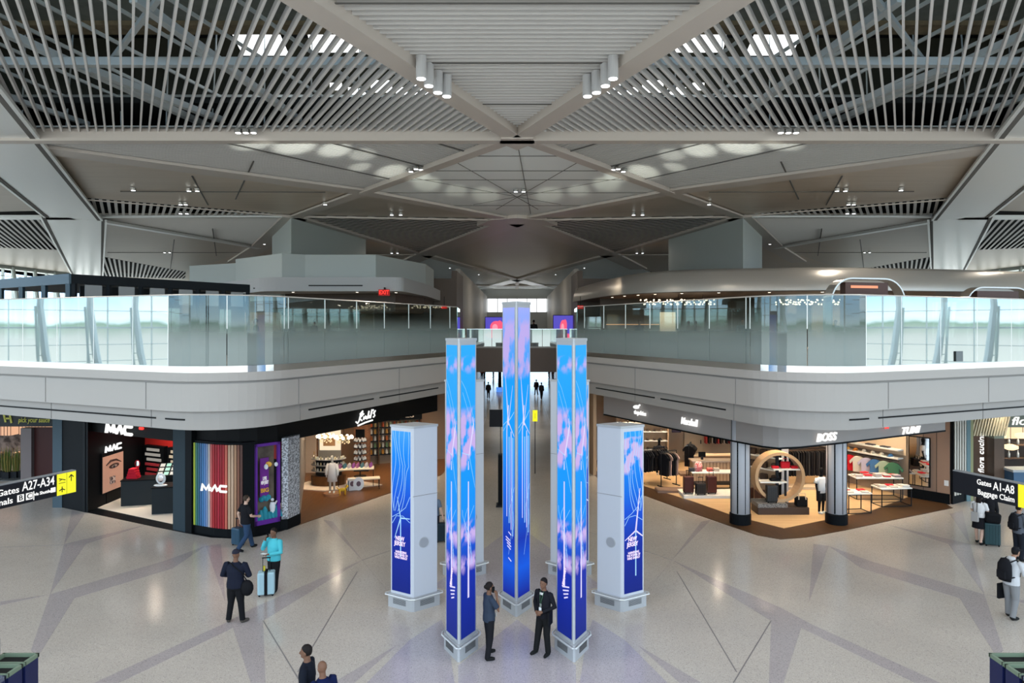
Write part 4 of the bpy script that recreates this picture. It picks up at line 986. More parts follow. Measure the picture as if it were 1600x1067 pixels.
b = B(); b.box(BX+1.2, BX+7, q0.y+2.1, q0.y+2.2, 2.1, 2.8); b.make('lit_panel', emis('bar_glow', (1, .72, .42), 1.2), fr)
t = thing('bar_counter', 'blue bar counter with grey top under the lit round lamps', 'counter', (BX+4, q0.y-.2, 0)); local(B().box(-2.9, 3, -.3, .3, 0, 1.1).make('body', mat('bar_blue', (.06, .12, .2), .5)), t); local(B().box(-3, 3.05, -.4, .4, 1.1, 1.2).make('top', mat('bar_top', (.4, .42, .42), .3)), t)
src = None
for k in range(9):
    z = (2.42, 1.9)[k % 2]; x = BX+1.5+k*.55
    if src is None:
        src = thing('globe_lamp', 'glowing round lamp in the cluster over the bright bar', 'lamp', (x, q0.y+1.0, z), 0, 'bar lamps')
        local(B().loft([(0, 0, -.12, .15, .15), (0, 0, -.05, .3, .3), (0, 0, .06, .3, .3), (0, 0, .13, .1, .1)], 14).make('shade', emis('lamp_amber', (1, .75, .42), 1.7), smooth=True), src); local(B().tube([(0, 0, .1), (0, 0, 1.9)], .012, 5).make('cord', m_dark), src)
    else: copy_thing(src, (x, q0.y+1.0, z))
bt = None
for k in range(22):
    if bt is None: o = B().loft([(0, 0, 0, .05, .05), (0, 0, .2, .05, .05), (0, 0, .26, .018, .018), (0, 0, .34, .018, .018)], 8).make('bottle', mat('bottle_pale', (.6, .62, .6), .2), smooth=True); bt = o
    else: o = bt.copy(); COL.objects.link(o)
    o.location = (BX+1.4+(k % 11)*.42, q0.y+1.95, (1.25, 1.85)[k//11]); tag(o, 'pale bottle on the back shelves of the bright bar', 'bottle', 'bottles of the bright bar')
for k, z in enumerate((1.23, 1.83)): shelf_board('bar_shelf', ('lower', 'upper')[k]+' bottle shelf of the bright bar', (BX+1.2, q0.y+2.1), (BX+7, q0.y+2.1), z, .3, .04, m=m_dw, side=-1)
area('shop_lamp', (BX+3.5, q0.y+.6, 4.1), .6, 130, (1, .85, .65), spread=115); area('shop_lamp', (q0.x+1, q0.y-.6, 4.15), .3, 25, (1, .85, .65), spread=115)
# ================================================================ LEFT SHOPS
LFp = [(97, 793), (137, 801), (240, 823), (290, 833), (330, 840), (370, 842), (405, 838), (440, 830), (468, 820), (605, 772), (690, 742)]
LF = gpath(LFp)
ST(wallstrip(B(), off(LF, .25), 3.15, 4.35, .2).make('wall_bulkhead_left', mat('bulkhead_black', (.006, .006, .006), .6, spec=.15)))
fl2 = sgroup('floor_shop_left')
b = B(); b.prism(off(LF[:9], 0)+[(-8.9, 27), (-17, 31.6), (-18.2, 27.7)], -.02, .012); b.make('black_border', m_black, fl2)
b = B(); b.prism(gpath([(137, 791), (268, 819), (290, 822)])+[(-10, 28), (-17, 31.4)], 0, .02); b.make('pale_floor', mat('mac_floor', (.72, .64, .54), .35), fl2)
b = B(); b.prism(gpath([(468, 820), (605, 772), (690, 742)])+[(-3.4, 38), (-11, 35.5)], -.02, .014); b.make('wood_boards', m_wood_m, fl2)
wl = sgroup('wall_shop_left')
c0 = V((LF[0][0], LF[0][1])); c1 = V((LF[1][0], LF[1][1]))
b = B(); b.box(c0.x-.38, c0.x, c0.y-.02, c0.y+.4, 0, 4.3); b.make('slate_jamb', mat('jamb_slate', (.06, .09, .11), .5, spec=.2), wl)
b = wallstrip(B(), [tuple(c0), tuple(c1), (-17.0, 31.6)], 0, 4.3, .15); b.make('black_wall', m_black, wl)
b = wallstrip(B(), [(-17.0, 31.6), (-9.7, 28.3)], 0, 4.3, .15); b.make('back_wall', m_black, wl)
b = wallstrip(B(), [(-17.0, 31.5), (-9.7, 28.2)], 1.9, 2.95, -.3); b.make('red_header', mat('red_header', (.5, .025, .02), .4), wl)
jm = [V(p) for p in gpath([(270, 828), (289, 832)])]
b = wallstrip(B(), [tuple(jm[0]), tuple(jm[1])], 0, 4.2, .4); b.make('slate_pier', mat('pier_slate', (.02, .034, .043), .5, spec=.15), wl)
b = wallstrip(B(), gpath([(289, 832), (299, 834)]), 0, 4.2, .3); b.make('black_pier', m_black, wl)
# striped curved wall
SW = off(gpath([(299, 834.5), (330, 840), (352, 842.3), (378, 842)]), .12)
b = wallstrip(B(), SW, .0, 3.3, .25); b.make('stripe_backing', m_black, wl)
cols = [(.30, .36, .03), (.03, .14, .10), (.02, .10, .14), (.03, .10, .22), (.04, .14, .30), (.08, .18, .38), (.16, .22, .36), (.42, .36, .34), (.45, .1, .09), (.33, .015, .02), (.26, .01, .015), (.35, .015, .03), (.25, .01, .015), (.32, .015, .02), (.5, .12, .08), (.48, .31, .20), (.50, .33, .22), (.38, .21, .12), (.18, .07, .04), (.08, .03, .02)]
Ls = plen(SW)[-1]; nS = len(cols)
grp = thing('striped_wall_panel', 'curved wall of vertical stripes from green through blue and red to cream', 'wall panel', (SW[1][0], SW[1][1], 0))
for k, c in enumerate(cols):
    a_, _ = at(SW, Ls*(k+.12)/nS); c_, _ = at(SW, Ls*(k+.88)/nS)
    pth = [tuple(a_), tuple(c_)]
    wallstrip(B(), pth, .32, 3.22, -.05).make('stripe', mat('stripe_%d' % k, c, .35), grp)
MACS = [[(-.98, -.22), (-.92, .2), (-.62, -.12), (-.42, .2), (-.36, -.2)], [(-.2, -.2), (.08, .2), (.28, -.2)], [(.98, .18), (.5, .18), (.42, 0), (.5, -.18), (.98, -.18)]]
def mac(px, z, size, width, path, label, dd=.12):
    o = swoop('shop_sign', MACS, px, z, label, w_=.085, path=path, sc=width/2, dd=dd)
    p, t = on_front(path, px, z); n = V((t.y, -t.x)); b = B()
    for u in (-.28, .35): b.ball((p.x+t.x*u*width/2+n.x*dd, p.y+t.y*u*width/2+n.y*dd, z), (.035*width, .02, .035*width), 8)
    adopt(b.make('dot', m_sign_w), o); return o
mac(338, 1.72, .30, 1.05, SW, 'white three-letter sign on the middle of the striped wall panel')
mac(190, 3.38, .42, 1.6, off(LF, .25), 'large white three-letter sign above the entrance of the black shop')
tag(front_sign('small_sign', 'RED', 224, 3.5, .12, 'tiny red lit sign', path=off(LF, .25), m=m_red_e, bold=.01), 'small red lit mark at the end of the large white sign', 'sign')
bpy.data.objects[-1] if False else None
b = wallstrip(B(), off(gpath([(378, 842), (400, 839)]), .1), 0, 3.3, .3); b.make('black_pier', m_black, wl)
# purple shop window
PW = off(gpath([(400, 839), (440, 830)]), .1)
t = thing('shop_window', 'shop window with purple frame and poster beside the speckled pillar', 'window', (PW[0][0], PW[0][1], 0))
a_, c_ = V(PW[0]), V(PW[-1]); d = (c_-a_).normalized(); n = V((d.y, -d.x)); Lw = (c_-a_).length
m_pur = mat('purple', (.12, .02, .28), .4)
wallstrip(B(), PW, 0, .34, .3).make('black_plinth', m_black, t)
b = B(); wallstrip(b, [tuple(a_), tuple(a_+d*.1)], .34, 3.2, .1); wallstrip(b, [tuple(c_-d*.1), tuple(c_)], .34, 3.2, .1); wallstrip(b, PW, .34, .5, .1); wallstrip(b, PW, 3.1, 3.2, .1); b.make('purple_frame', m_pur, t)
wallstrip(B(), [tuple(a_-n*.5), tuple(c_-n*.5)], .34, 3.2, .05).make('display_back', mat('window_back', (.28, .22, .16), .6, noise=(1.5, .1, (.12, .09, .07))), t)
pa, pb = a_+d*.28-n*.2, c_-d*.34-n*.2
wallstrip(B(), [tuple(pa), tuple(pb)], 1.1, 2.65, .03).make('purple_poster', mat('poster_purple', (.16, .02, .24), .5), t)
pc = (pa+pb)/2+n*.03
text('poster_lettering', 'LOVES\nNEW JERSEY', (pc.x, pc.y, 1.85), (d.x, d.y, 0), .17, emis('poster_white', (.8, .8, .85), .8), t, (pb-pa).length*.85, .012, .005)
text('poster_lettering', 'BIG', (pc.x, pc.y, 1.5), (d.x, d.y, 0), .2, mat('poster_orange', (.8, .4, .05), .5), t, None, .02, .005)
b = B()
for k in range(7):
    u = .15+k*.15; q = a_+d*(Lw*u)-n*.12; b.loft([(q.x, q.y, .5, .12, .08), (q.x, q.y, .62+.1*(k % 3), .1, .07), (q.x, q.y, .74+.1*(k % 3), .03, .03)], 8)
for k in range(4): q = pa.lerp(pb, .1+k*.27)+n*.04; b.ball((q.x, q.y, 1.2+.04*(k % 2)), (.1, .03, .1), 8)
b.make('teal_waves', mat('teal', (.02, .25, .32), .6), t)
q = c_-d*.25-n*.1
b = B(); b.loft([(q.x, q.y, .55, .05, .04), (q.x, q.y, .9, .11, .05), (q.x, q.y, 1.05, .07, .04)], 8); b.ball((q.x, q.y, 1.14), .06, 8); b.tube([(q.x+.06, q.y, .95), (q.x+.16, q.y, 1.1)], .03, 6); b.make('white_figure_cutout', mat('cutout_white', (.7, .7, .7), .6), t)
b = B(); q = pa+d*.1+n*.04; b.ball((q.x+.1, q.y, 2.35), (.08, .03, .1), 8); b.ball((q.x+.42, q.y+.1, 2.42), (.07, .03, .08), 8); b.make('skull_motif', mat('cutout_white', (.7, .7, .7), .6), t)
b = B(); b.ball((pc.x+.12, pc.y+.05, 2.42), (.12, .03, .1), 8); b.make('orange_motif', mat('poster_orange', (.8, .4, .05), .5), t)
# speckled pillar
SPp = gpath([(440, 828), (450, 827), (468, 818)])
m_speck = mat('speckled_terrazzo', (.16, .16, .17), .5, noise=(17, .07, (.56, .57, .60)))
b = B(); a_, c_, e_ = [V(p) for p in SPp]
b.prism([tuple(a_), tuple(c_), tuple(e_), tuple(e_+V((-.3, .9))), tuple(a_+V((-.1, .9)))], .38, 3.3)
t = thing('speckled_pillar', 'broad speckled grey terrazzo pillar between the purple window and the wooden-floored shop', 'pillar', (c_.x, c_.y, 0)); b.make('shaft', m_speck, t)
b = B(); b.prism([tuple(a_+V((-.03, -.05))), tuple(c_+V((0, -.05))), tuple(e_+V((.05, -.03))), tuple(e_+V((-.3, .9))), tuple(a_+V((-.1, .9)))], 0, .38); b.make('base', m_black, t)
ST(wallstrip(B(), [(e_.x-.25, e_.y+.8), (-10.9, 35.3)], 0, 4.3, .12).make('wall_partition', mat('partition', (.30, .26, .22), .6)))
ST(wallstrip(B(), [(-10.9, 35.4), (-3.2, 38.2)], 0, 4.3, .15).make('wall_shop_rear', mat('kiehl_wall', (.24, .15, .09), .6)))
swoop('shop_sign', [[(-.62, -.12), (-.52, -.2), (-.42, -.1), (-.3, .2)], [(-.36, .16), (-.18, .28)], [(-.2, .24), (-.38, 0), (-.24, -.12)], [(-.38, .02), (-.12, .16)], [(-.14, -.1), (-.1, .04)], [(-.02, -.08), (0, .06), (.06, .02), (.0, -.04), (.08, -.08)], [(.12, -.08), (.22, .24)], [(.17, 0), (.24, .04), (.24, -.08)], [(.3, -.08), (.42, .28)], [(.48, .2), (.5, .28)], [(.5, -.06), (.6, 0), (.55, .1), (.64, .2), (.5, .1)], [(-.5, -.3), (0, -.22), (.45, -.18)]],
      569, 3.5, 'white handwritten-style script sign over the wooden-floored shop', w_=.035, path=off(LF, .25))
# ---- black shop contents
t = thing('face_poster', 'tall lit poster of a close-up face with an eye in the black shop', 'poster', (-16.84, 28.45, .5), 0)
local(B().box(-.06, .0, -.75, .75, 0, 1.65).make('poster_frame', m_black), t)
local(B().box(.0, .012, -.72, .72, .03, 1.5).make('poster_face', mat('poster_skin', (.38, .20, .14), .5, emit=(.5, .27, .19), es=.35, noise=(1.2, .4, (.50, .30, .22)))), t)
b = B(); 
b.ball((.02, .05, 1.02), (.012, .36, .10), 16); local(b.make('eye_shadow', mat('eye_dark', (.06, .025, .02), .6)), t)
b = B(); b.ball((.03, .05, 1.0), (.012, .2, .055), 16); local(b.make('eye_white', mat('eye_white', (.35, .28, .25), .4)), t)
b = B(); b.ball((.04, .02, 1.0), (.012, .065, .055), 12); local(b.make('iris', mat('iris', (.03, .04, .04), .3)), t)
b = B(); b.tube([(.02, -.5, 1.13), (.02, -.2, 1.27), (.02, .2, 1.25), (.02, .55, 1.1)], [.02, .045, .04, .015], 8); local(b.make('eyebrow', mat('eye_dark', (.06, .025, .02), .6)), t)
b = B(); b.box(.012, .03, -.25, .12, .3, .6); local(b.make('white_pattern_patch', mat('poster_patch', (.6, .5, .45), .6, noise=(14, .02, (.05, .03, .03)))), t)
b = B()
for c in MACS: b.tube([(-16.82, 28.45+x*.55, 2.28+y*.55) for x, y in c], .045, 6)
b.make('poster_lettering', m_sign_w, t)
ST(B().box(-17.15, -16.9, 28.1, 29.6, 0, .5).make('trim_2', m_black))
o = tag(B().box(-.01, .01, -.13, .13, 0, .28).make('notice', emis('notice_blue', (.04, .14, .32), .8)), 'small blue notice on the black wall left of the face poster', 'sign'); o.location = (-17.55, 27.55, 1.9); o.rotation_euler = (0, 0, pi/2+.35)
for k, (px, py, w_, lab, c) in enumerate(((212, 789, 1.35, 'black display plinth with red make-up cases', (.5, .02, .03)), (252, 802, .95, 'black display plinth with white oval mirror nearest the slate pier', (.75, .7, .68)))):
    p = gp(px, py); p.z = .02
    t = thing('display_plinth', lab, 'plinth', (p.x+.1, p.y+.3, .02), .25+pi/2*0)
    local(B().box(-w_/2, w_/2, -.45, .45, 0, 1.0).make('cabinet', mat('plinth_slate', (.016, .02, .022), .5, spec=.12), bevel=.01), t)
    local(B().box(-w_/2-.02, w_/2+.02, -.47, .47, 1.0, 1.04).make('top', m_black), t)
p = gp(212, 789); zt = 1.06
for k in range(4):
    o = tag(B().box(-.22+.03*k, .22-.03*k, -.16, .16, 0, .1).make('make_up_case', cloth((.5, .015, .03)), bevel=.01), ('bottom', 'second', 'third', 'top')[k]+' red make-up case in the stepped stack on the black plinth', 'box'); o.location = (p.x-.2, p.y+.2, zt+k*.103)
t = thing('oval_mirror', 'small round red-rimmed mirror on the stack of red make-up cases', 'mirror', (p.x-.1, p.y+.3, zt+.41)); local(B().ball((0, 0, .16), (.11, .02, .16), 14).make('rim', cloth((.5, .015, .03))), t); local(B().ball((0, -.012, .16), (.085, .015, .13), 14).make('mirror_glass', mat('mirror', (.85, .83, .8), .02, 1.)), t)
q = gp(252, 802)
t = thing('oval_mirror', 'oval mirror with white petal rim on the plinth nearest the slate pier', 'mirror', (q.x-.1, q.y+.15, 1.06)); local(B().loft([(0, 0, 0, .28, .16), (0, 0, .03, .26, .14), (0, 0, .06, .1, .05)], 14).make('foot', m_white), t); local(B().ball((0, 0, .27), (.2, .03, .22), 14).make('rim', m_white), t); local(B().ball((0, -.02, .27), (.12, .022, .15), 14).make('mirror_glass', mat('mirror_rose', (.5, .42, .38), .05, 1.)), t)
t = thing('palette_display', 'sloped palette display glowing pale green and white', 'display', (p.x+1.1, p.y+1.2, .02), .25)
local(B().box(-.8, .8, -.4, .4, 0, 1.0).make('cabinet', m_black), t)
local(B().add([(-.75, -.38, 1.02), (.75, -.38, 1.02), (.75, .38, 1.42), (-.75, .38, 1.42), (-.75, .38, 1.0), (.75, .38, 1.0)], [(0, 1, 2, 3), (3, 2, 5, 4), (0, 3, 4), (1, 5, 2)]).make('sloped_top', m_black), t)
mg = emis('palette_green', (.45, .9, .7), .9)
for i in range(6):
    b = B()
    for j in range(3):
        x0 = -.7+i*.24; b.add([(x0, -.34+j*.25, 1.045+j*.132), (x0+.18, -.34+j*.25, 1.045+j*.132), (x0+.18, -.16+j*.25, 1.14+j*.132), (x0, -.16+j*.25, 1.14+j*.132)], [(0, 1, 2, 3)])
    local(b.make('palette', mg if i % 2 else emis('palette_white', (.9, .85, .75), .8)), t)
src = None
mats_sh = [emis('shelf_light', (.9, .72, .5), .6), mat('product_red', (.4, .04, .05), .5), emis('shelf_light2', (.75, .70, .62), .4)]
for k in range(4):
    bx = V((-16.6, 31.1)).lerp(V((-11.0, 28.6)), (k+.3)/4)
    t = thing('make_up_shelving', ('first', 'second', 'third', 'fourth')[k]+' black make-up shelving bay from the left on the back wall', 'shelving', (bx.x, bx.y, .02), -.42)
    local(B().box(-.65, .65, -.32, -.05, 0, 1.95).make('carcass', m_black), t)
    for j in range(6):
        local(B().box(-.5+(.1 if j % 2 else 0), .5-(.06*(j % 3)), -.36, -.32, .62+j*.22, .74+j*.22).make('product_row', mats_sh[(k*2+j//3+(1 if k == 0 else 0)) % 3]), t)
for x, y, pw in ((-15, 29, 60), (-12.6, 27.6, 60), (-16.3, 28.8, 30)): area('shop_lamp', (x, y, 4.15), .8, pw, (1, .88, .74), spread=115)
# ---- wooden-floored shop contents
m_brick = mat('brick', (.20, .09, .045), .8)
nn_ = m_brick.node_tree.nodes; ll_ = m_brick.node_tree.links; bk = nn_.new('ShaderNodeTexBrick'); bk.inputs['Scale'].default_value = 4; bk.inputs['Color1'].default_value = (.26, .11, .05, 1); bk.inputs['Color2'].default_value = (.16, .07, .035, 1); bk.inputs['Mortar'].default_value = (.09, .06, .045, 1)
tcn = nn_.new('ShaderNodeTexCoord'); mpn = nn_.new('ShaderNodeMapping'); mpn.inputs['Rotation'].default_value = (pi/2, 0, 0); ll_.new(tcn.outputs['Object'], mpn.inputs[0]); ll_.new(mpn.outputs[0], bk.inputs['Vector']); ll_.new(bk.outputs[0], nn_['Principled BSDF'].inputs['Base Color'])
def brick_pier(px, py, w_, label, hh=4.3):
    p = gp(px, py); t = thing('brick_pier', label, 'pillar', (p.x, p.y+.3, 0)); local(B().box(-w_/2, w_/2, -.3, .3, 0, hh).make('brickwork', m_brick), t); local(B().box(-w_/2-.02, w_/2+.02, -.32, .32, 0, .12).make('base', m_dark), t)
brick_pier(491, 737, .7, 'brick pier beside the white door at the back of the wooden-floored shop')
brick_pier(564, 737, .7, 'brick pier behind the tiered black stand in the wooden-floored shop')
p = gp(486, 737); p.x += .15; p.y -= .4; t = thing('door_leaf', 'white panelled door with a dark red banner beside it', 'door', (p.x-.1, p.y+.1, 0)); local(B().box(-.35, .3, -.04, .04, 0, 2.4).make('leaf', mat('door_cream', (.62, .50, .38), .5)), t); local(B().box(-.75, -.4, -.05, .03, .3, 2.3).make('red_banner', cloth((.22, .01, .04))), t); local(B().box(.2, .24, -.09, -.04, .95, 1.1).make('handle', m_brass), t)
p = gp(508, 762)
pl = tag(B().prism([(-1.35, -.55), (.3, -.95), (2.6, .25), (1.2, 1.1), (-1.0, .9)], .012, .05).make('floor_mat', mat('tile_cream', (.62, .52, .42), .4)), 'cream tiled island under the round product gondola', 'platform'); pl.location = (p.x-.1, p.y+.2, 0)
t = thing('product_gondola', 'rounded wooden gondola with rows of small bottles and a lit picture panel', 'display', (p.x, p.y+.6, .05))
local(B().loft([(0, 0, 0, .8, .55), (0, 0, .42, .8, .55)], 20).make('wood_base', m_wood_m), t)
local(B().loft([(0, 0, .42, .6, .4), (0, 0, 1.15, .6, .4)], 20).make('core', m_dark), t)
for k in range(3): local(B().loft([(0, 0, .62+k*.27, .8, .55), (0, 0, .65+k*.27, .8, .55)], 20).make('shelf_board', mat('shelf_grey', (.35, .33, .3), .4)), t)
local(B().box(-.5, .55, .02, .1, 1.2, 2.7).make('panel_post', mat('stone_grey', (.25, .22, .18), .6)), t)
local(B().box(-.42, .55, -.02, .02, 1.55, 2.6).make('lit_picture', emis('lit_picture', (1, .8, .55), 1.0)), t)
local(B().box(-.25, .3, -.04, -.02, 1.75, 2.3).make('picture_detail', mat('picture_detail', (.55, .28, .12), .5)), t)
sm = {}
gc = (p.x, p.y+.6, .05)
def smalls(n, fpos, label, group, pal, name='small_bottle', r_=.035, h_=.13, cat='bottle'):
    for k in range(n):
        c = pal[k % len(pal)]; key = (c, name, h_)
        if key not in sm:
            o = B().loft([(0, 0, 0, r_, r_), (0, 0, h_*.75, r_, r_), (0, 0, h_*.8, r_*.5, r_*.5), (0, 0, h_, r_*.5, r_*.5)], 8).make(name, cloth(c)); sm[key] = o
        else: o = sm[key].copy(); COL.objects.link(o)
        o.location = fpos(k); tag(o, label, cat, group)
PB = [(.7, .68, .62), (.6, .5, .3), (.35, .3, .28), (.75, .7, .5)]
for lv in range(3):
    smalls(14, lambda k: (gc[0]+.7*cos(pi+k*pi/13), gc[1]+.46*sin(pi+k*pi/13), .05+.65+lv*.27+.003), 'small bottle on the %s tier of the round gondola' % ('lowest', 'middle', 'top')[lv], 'gondola bottles, %s tier' % ('lowest', 'middle', 'top')[lv], PB)
# crystal chandeliers
def chandelier(label, p):
    t = thing('chandelier', label, 'chandelier', p)
    local(B().tube([(0, 0, .1), (0, 0, 4.3-p[2])], .012, 5).make('cord', m_dark), t); local(B().loft([(0, 0, .1, .06, .06), (0, 0, .0, .34, .34), (0, 0, -.04, .34, .34), (0, 0, -.1, .1, .1)], 16).make('ring', m_brass), t)
    for k in range(9):
        a_ = 2*pi*k/9; local(B().ball((.36*cos(a_), .36*sin(a_), .03), .075, 8).make('bulb', emis('bulb_glow', (1, .86, .62), 3.2), smooth=True), t)
    b = B()
    for k in range(16): a_ = 2*pi*k/16; b.ball((.24*cos(a_), .24*sin(a_), -.16-.05*(k % 2)), .035, 6)
    local(b.make('crystal', emis('crystal_glow', (1, .75, .4), 1.0)), t)
q = dp(509, 30.2); chandelier('crystal chandelier above the lit picture panel, the left one of two', (q.x, q.y, 2.45))
q = dp(537, 29.6); chandelier('crystal chandelier right of the picture panel, the right one of two', (q.x, q.y, 2.5))
# lab-coat mannequin, table, dog, cut-outs
p = gp(517, 776)
t = tag(B().loft([(0, 0, .014, .36, .36), (0, 0, .12, .36, .36)], 24).make('round_plinth', mat('plinth_round', (.35, .17, .08), .4)), 'round wooden plinth under the white lab coat figure', 'plinth'); t.location = (p.x, p.y+.2, 0)
mannequin('skeleton figure in a white lab coat standing on a round plinth', (p.x, p.y+.2, .12), pi, (.78, .72, .66), None, (.8, .78, .72), skinm=mat('bone', (.55, .5, .42), .6), coat=True, h=1.62)
p = gp(545, 762); table('display_table', 'pale demilune table with coloured product boxes behind the lab coat figure', (p.x+.25, p.y+.35, .014), .2, 1.6, .6, .82, top=mat('table_cream', (.72, .62, .48), .4), rail=False)
table('low_table', 'lower pale table in front of the demilune table', (p.x+.75, p.y-.3, .014), .25, 1.4, .45, .5, top=mat('table_cream', (.72, .62, .48), .4), rail=False)
smalls(16, lambda k: (p.x-.45+(k % 8)*.19, p.y+.15+(k//8)*.22+.04*(k % 8), .84), 'coloured product box on the demilune table', 'boxes on the demilune table', [(.35, .12, .25), (.1, .22, .25), (.6, .55, .55), (.3, .1, .3)], 'product_box', .06, .2, 'box')
p = gp(533, 776); t = thing('dog_figure', 'yellow dog figure on the wooden floor under the table', 'figure', (p.x, p.y+.2, .014), .5)
b = B(); b.ball((0, 0, .24), (.17, .07, .08), 10); b.ball((.2, 0, .36), (.07, .05, .06), 8); b.tube([(.12, 0, .26), (.19, 0, .34)], .04, 6); b.tube([(-.15, 0, .26), (-.24, 0, .36)], .02, 6)
for x in (-.12, .12):
    for y in (-.05, .05): b.tube([(x, y, .24), (x, y, 0)], .025, 6)
local(b.make('figure_body', cloth((.65, .40, .04)), smooth=True), t); local(B().ball((.19, 0, .41), (.02, .07, .03), 8).make('ears', cloth((.5, .3, .03))), t)
for k, px in enumerate((549, 559)):
    p = gp(px, 768); t = thing('cutout_board', ('white cut-out board with dark print, the left one under the tables', 'white round cut-out board, the right one under the tables')[k], 'board', (p.x, p.y+.15, .014), .3)
    local(slab_xz(B(), [(.24*cos(a*pi/8), .3+.3*sin(a*pi/8)) for a in range(16)] if k else [(-.22, 0), (.22, 0), (.25, .5), (-.2, .55)], .03).make('board', mat('cutout_white', (.7, .7, .7), .6)), t)
    local(B().ball((0, -.02, .3), (.1, .008, .12), 10).make('print', cloth((.15, .1, .12))), t)
# tiered stand
p = gp(564, 744); t = thing('tiered_stand', 'tiered black stand of white products in front of the brick pier', 'stand', (p.x-.02, p.y-.1, .014))
local(B().tube([(0, 0, 0), (0, 0, 2.0)], .03, 8).make('pole', m_dark), t); local(B().loft([(0, 0, 0, .3, .3), (0, 0, .03, .3, .3)], 16).make('foot', m_dark), t); local(B().box(-.22, .22, -.03, .03, 1.9, 2.3).make('header_panel', m_black), t)
for k in range(4): local(B().loft([(0, 0, .8+k*.3, .33, .33), (0, 0, .83+k*.3, .33, .33)], 16).make('tray', m_dark), t)
for lv in range(4): smalls(9, lambda k: (p.x-.02+.25*cos(k*.7), p.y-.1+.25*sin(k*.7), .014+.833+lv*.3), 'white jar on tray %s of the tiered black stand' % ('one', 'two', 'three', 'four')[lv], 'jars on tray %s' % ('one', 'two', 'three', 'four')[lv], [(.7, .7, .68)], 'jar', .05, .13, 'jar')
# rear product wall
t = thing('product_wall', 'wall of shelves full of orange, green and white products at the back of the wooden-floored shop', 'shelving', (-6.9, 36.6, .014), .35)
local(B().box(-1.7, 1.7, 0, .1, 0, 2.75).make('back_panel', mat('pw_back', (.30, .2, .12), .6)), t)
for k in range(5): local(B().box(-1.7, 1.7, -.32, 0, .5+k*.36, .54+k*.36).make('shelf_board', m_dark), t)
for k in range(4): local(B().box(-1.72+k*1.13, -1.66+k*1.13, -.34, 0, 0, 2.32).make('divider', m_wood_m), t)
local(B().box(-1.75, 1.75, -.36, .1, 2.32, 2.75).make('header', m_black), t)
for lv in range(5):
    smalls(16, lambda k: (-6.9+(-1.55+k*.205)*cos(.35)+.16*sin(.35), 36.6+(-1.55+k*.205)*sin(.35)-.16*cos(.35), .014+.545+lv*.36), 'product on the %s shelf of the rear product wall' % ('lowest', 'second', 'third', 'fourth', 'top')[lv], 'products, %s shelf' % ('lowest', 'second', 'third', 'fourth', 'top')[lv],
           [[(.6, .25, .05), (.65, .6, .5), (.15, .25, .12)], [(.6, .55, .45), (.2, .3, .15), (.65, .5, .1)], [(.65, .6, .55), (.5, .15, .05)], [(.7, .65, .55), (.6, .3, .08), (.2, .2, .15)], [(.6, .12, .05), (.65, .45, .2), (.3, .35, .2)]][lv], 'product', .065, .26, 'product')
text('header_lettering', 'FAVORITES', (-6.9+.37*sin(.35), 36.6-.37*cos(.35), 2.55), (cos(.35), sin(.35), 0), .3, mat('letter_cream', (.6, .5, .4), .5), t, 2.6, .01, .01)
for x, y, pw in ((-7.5, 29, 42), (-9, 31.5, 62), (-6.5, 33.5, 62), (-8.6, 34.2, 40), (-5, 35.5, 60), (-5.6, 31.2, 32)): area('shop_lamp', (x, y, 4.15), .8, pw, (1, .78, .55), spread=115)
area('shop_lamp', (-8.95, 25.6, 3.2), .2, 14, (1, .9, .8), spread=115)
# ---- restaurant at the far left
rl_ = sgroup('wall_restaurant_left')
b = B(); b.box(-32, -19.2, 32.6, 32.8, 2.55, 4.3); b.make('dark_header', mat('header_charcoal', (.03, .032, .032), .5), rl_)
p = gp(45, 752)
b = B(); b.box(p.x-.25, p.x+.25, p.y-.2, p.y+.2, 0, 2.54); b.make('taupe_pier', mat('taupe_pier', (.17, .14, .135), .5), rl_)
b = B(); b.box(p.x+.25, p.x+1.15, p.y, p.y+.2, 0, 2.54); b.make('dark_red_panel', mat('dark_red', (.045, .008, .006), .5), rl_)
b = B(); b.box(-34, -18.4, 38, 38.2, 0, 4.3); b.make('rear_wall', mat('rest_rear', (.07, .045, .035), .7, noise=(2.5, .1, (.3, .22, .18))), rl_)
b = B(); b.box(-31, p.x-.3, 32.4, 37.8, -.01, .02); b.make('slate_floor', mat('slate_floor', (.10, .11, .11), .4), rl_)
o = text('shop_sign', 'pick your sauce', (-23.05, 32.57, 2.86), (1, 0, 0), .34, mat('sign_yellow', (.60, .55, .10), .5), None, 1.5, .012, .01, .15); tag(o, 'yellow handwritten words on the dark header of the far-left restaurant', 'sign')
b = B(); b.beam((-24.48, 32.57, 3.12), (-24.4, 32.57, 2.76), .09, .03, (0, 1, 0)); b.beam((-24.2, 32.57, 3.12), (-24.12, 32.57, 2.72), .09, .03, (0, 1, 0)); b.beam((-24.44, 32.57, 2.94), (-24.16, 32.57, 2.94), .08, .03, (0, 1, 0)); tag(b.make('sign_emblem', mat('sign_yellow', (.60, .55, .10), .5)), 'small yellow emblem left of the handwritten words', 'sign')
src = None
for k in range(5):
    x = -27+k*.85
    if src is None:
        src = thing('lantern', 'boxy pleated lantern glowing peach in the far-left restaurant', 'lamp', (x, 34, 1.95), 0, 'restaurant lanterns'); local(B().box(-.33, .33, -.33, .33, 0, .55).make('shade', emis('lantern_peach', (1, .55, .33), .85)), src)
        b = B()
        for q in range(5): b.box(-.34+q*.165, -.32+q*.165, -.345, -.33, 0, .55)
        local(b.make('rib', m_dark), src); local(B().tube([(0, 0, .55), (0, 0, 2.3)], .012, 5).make('cord', m_dark), src)
    else: copy_thing(src, (x, 34+.3*(k % 2), 1.95))
src = None
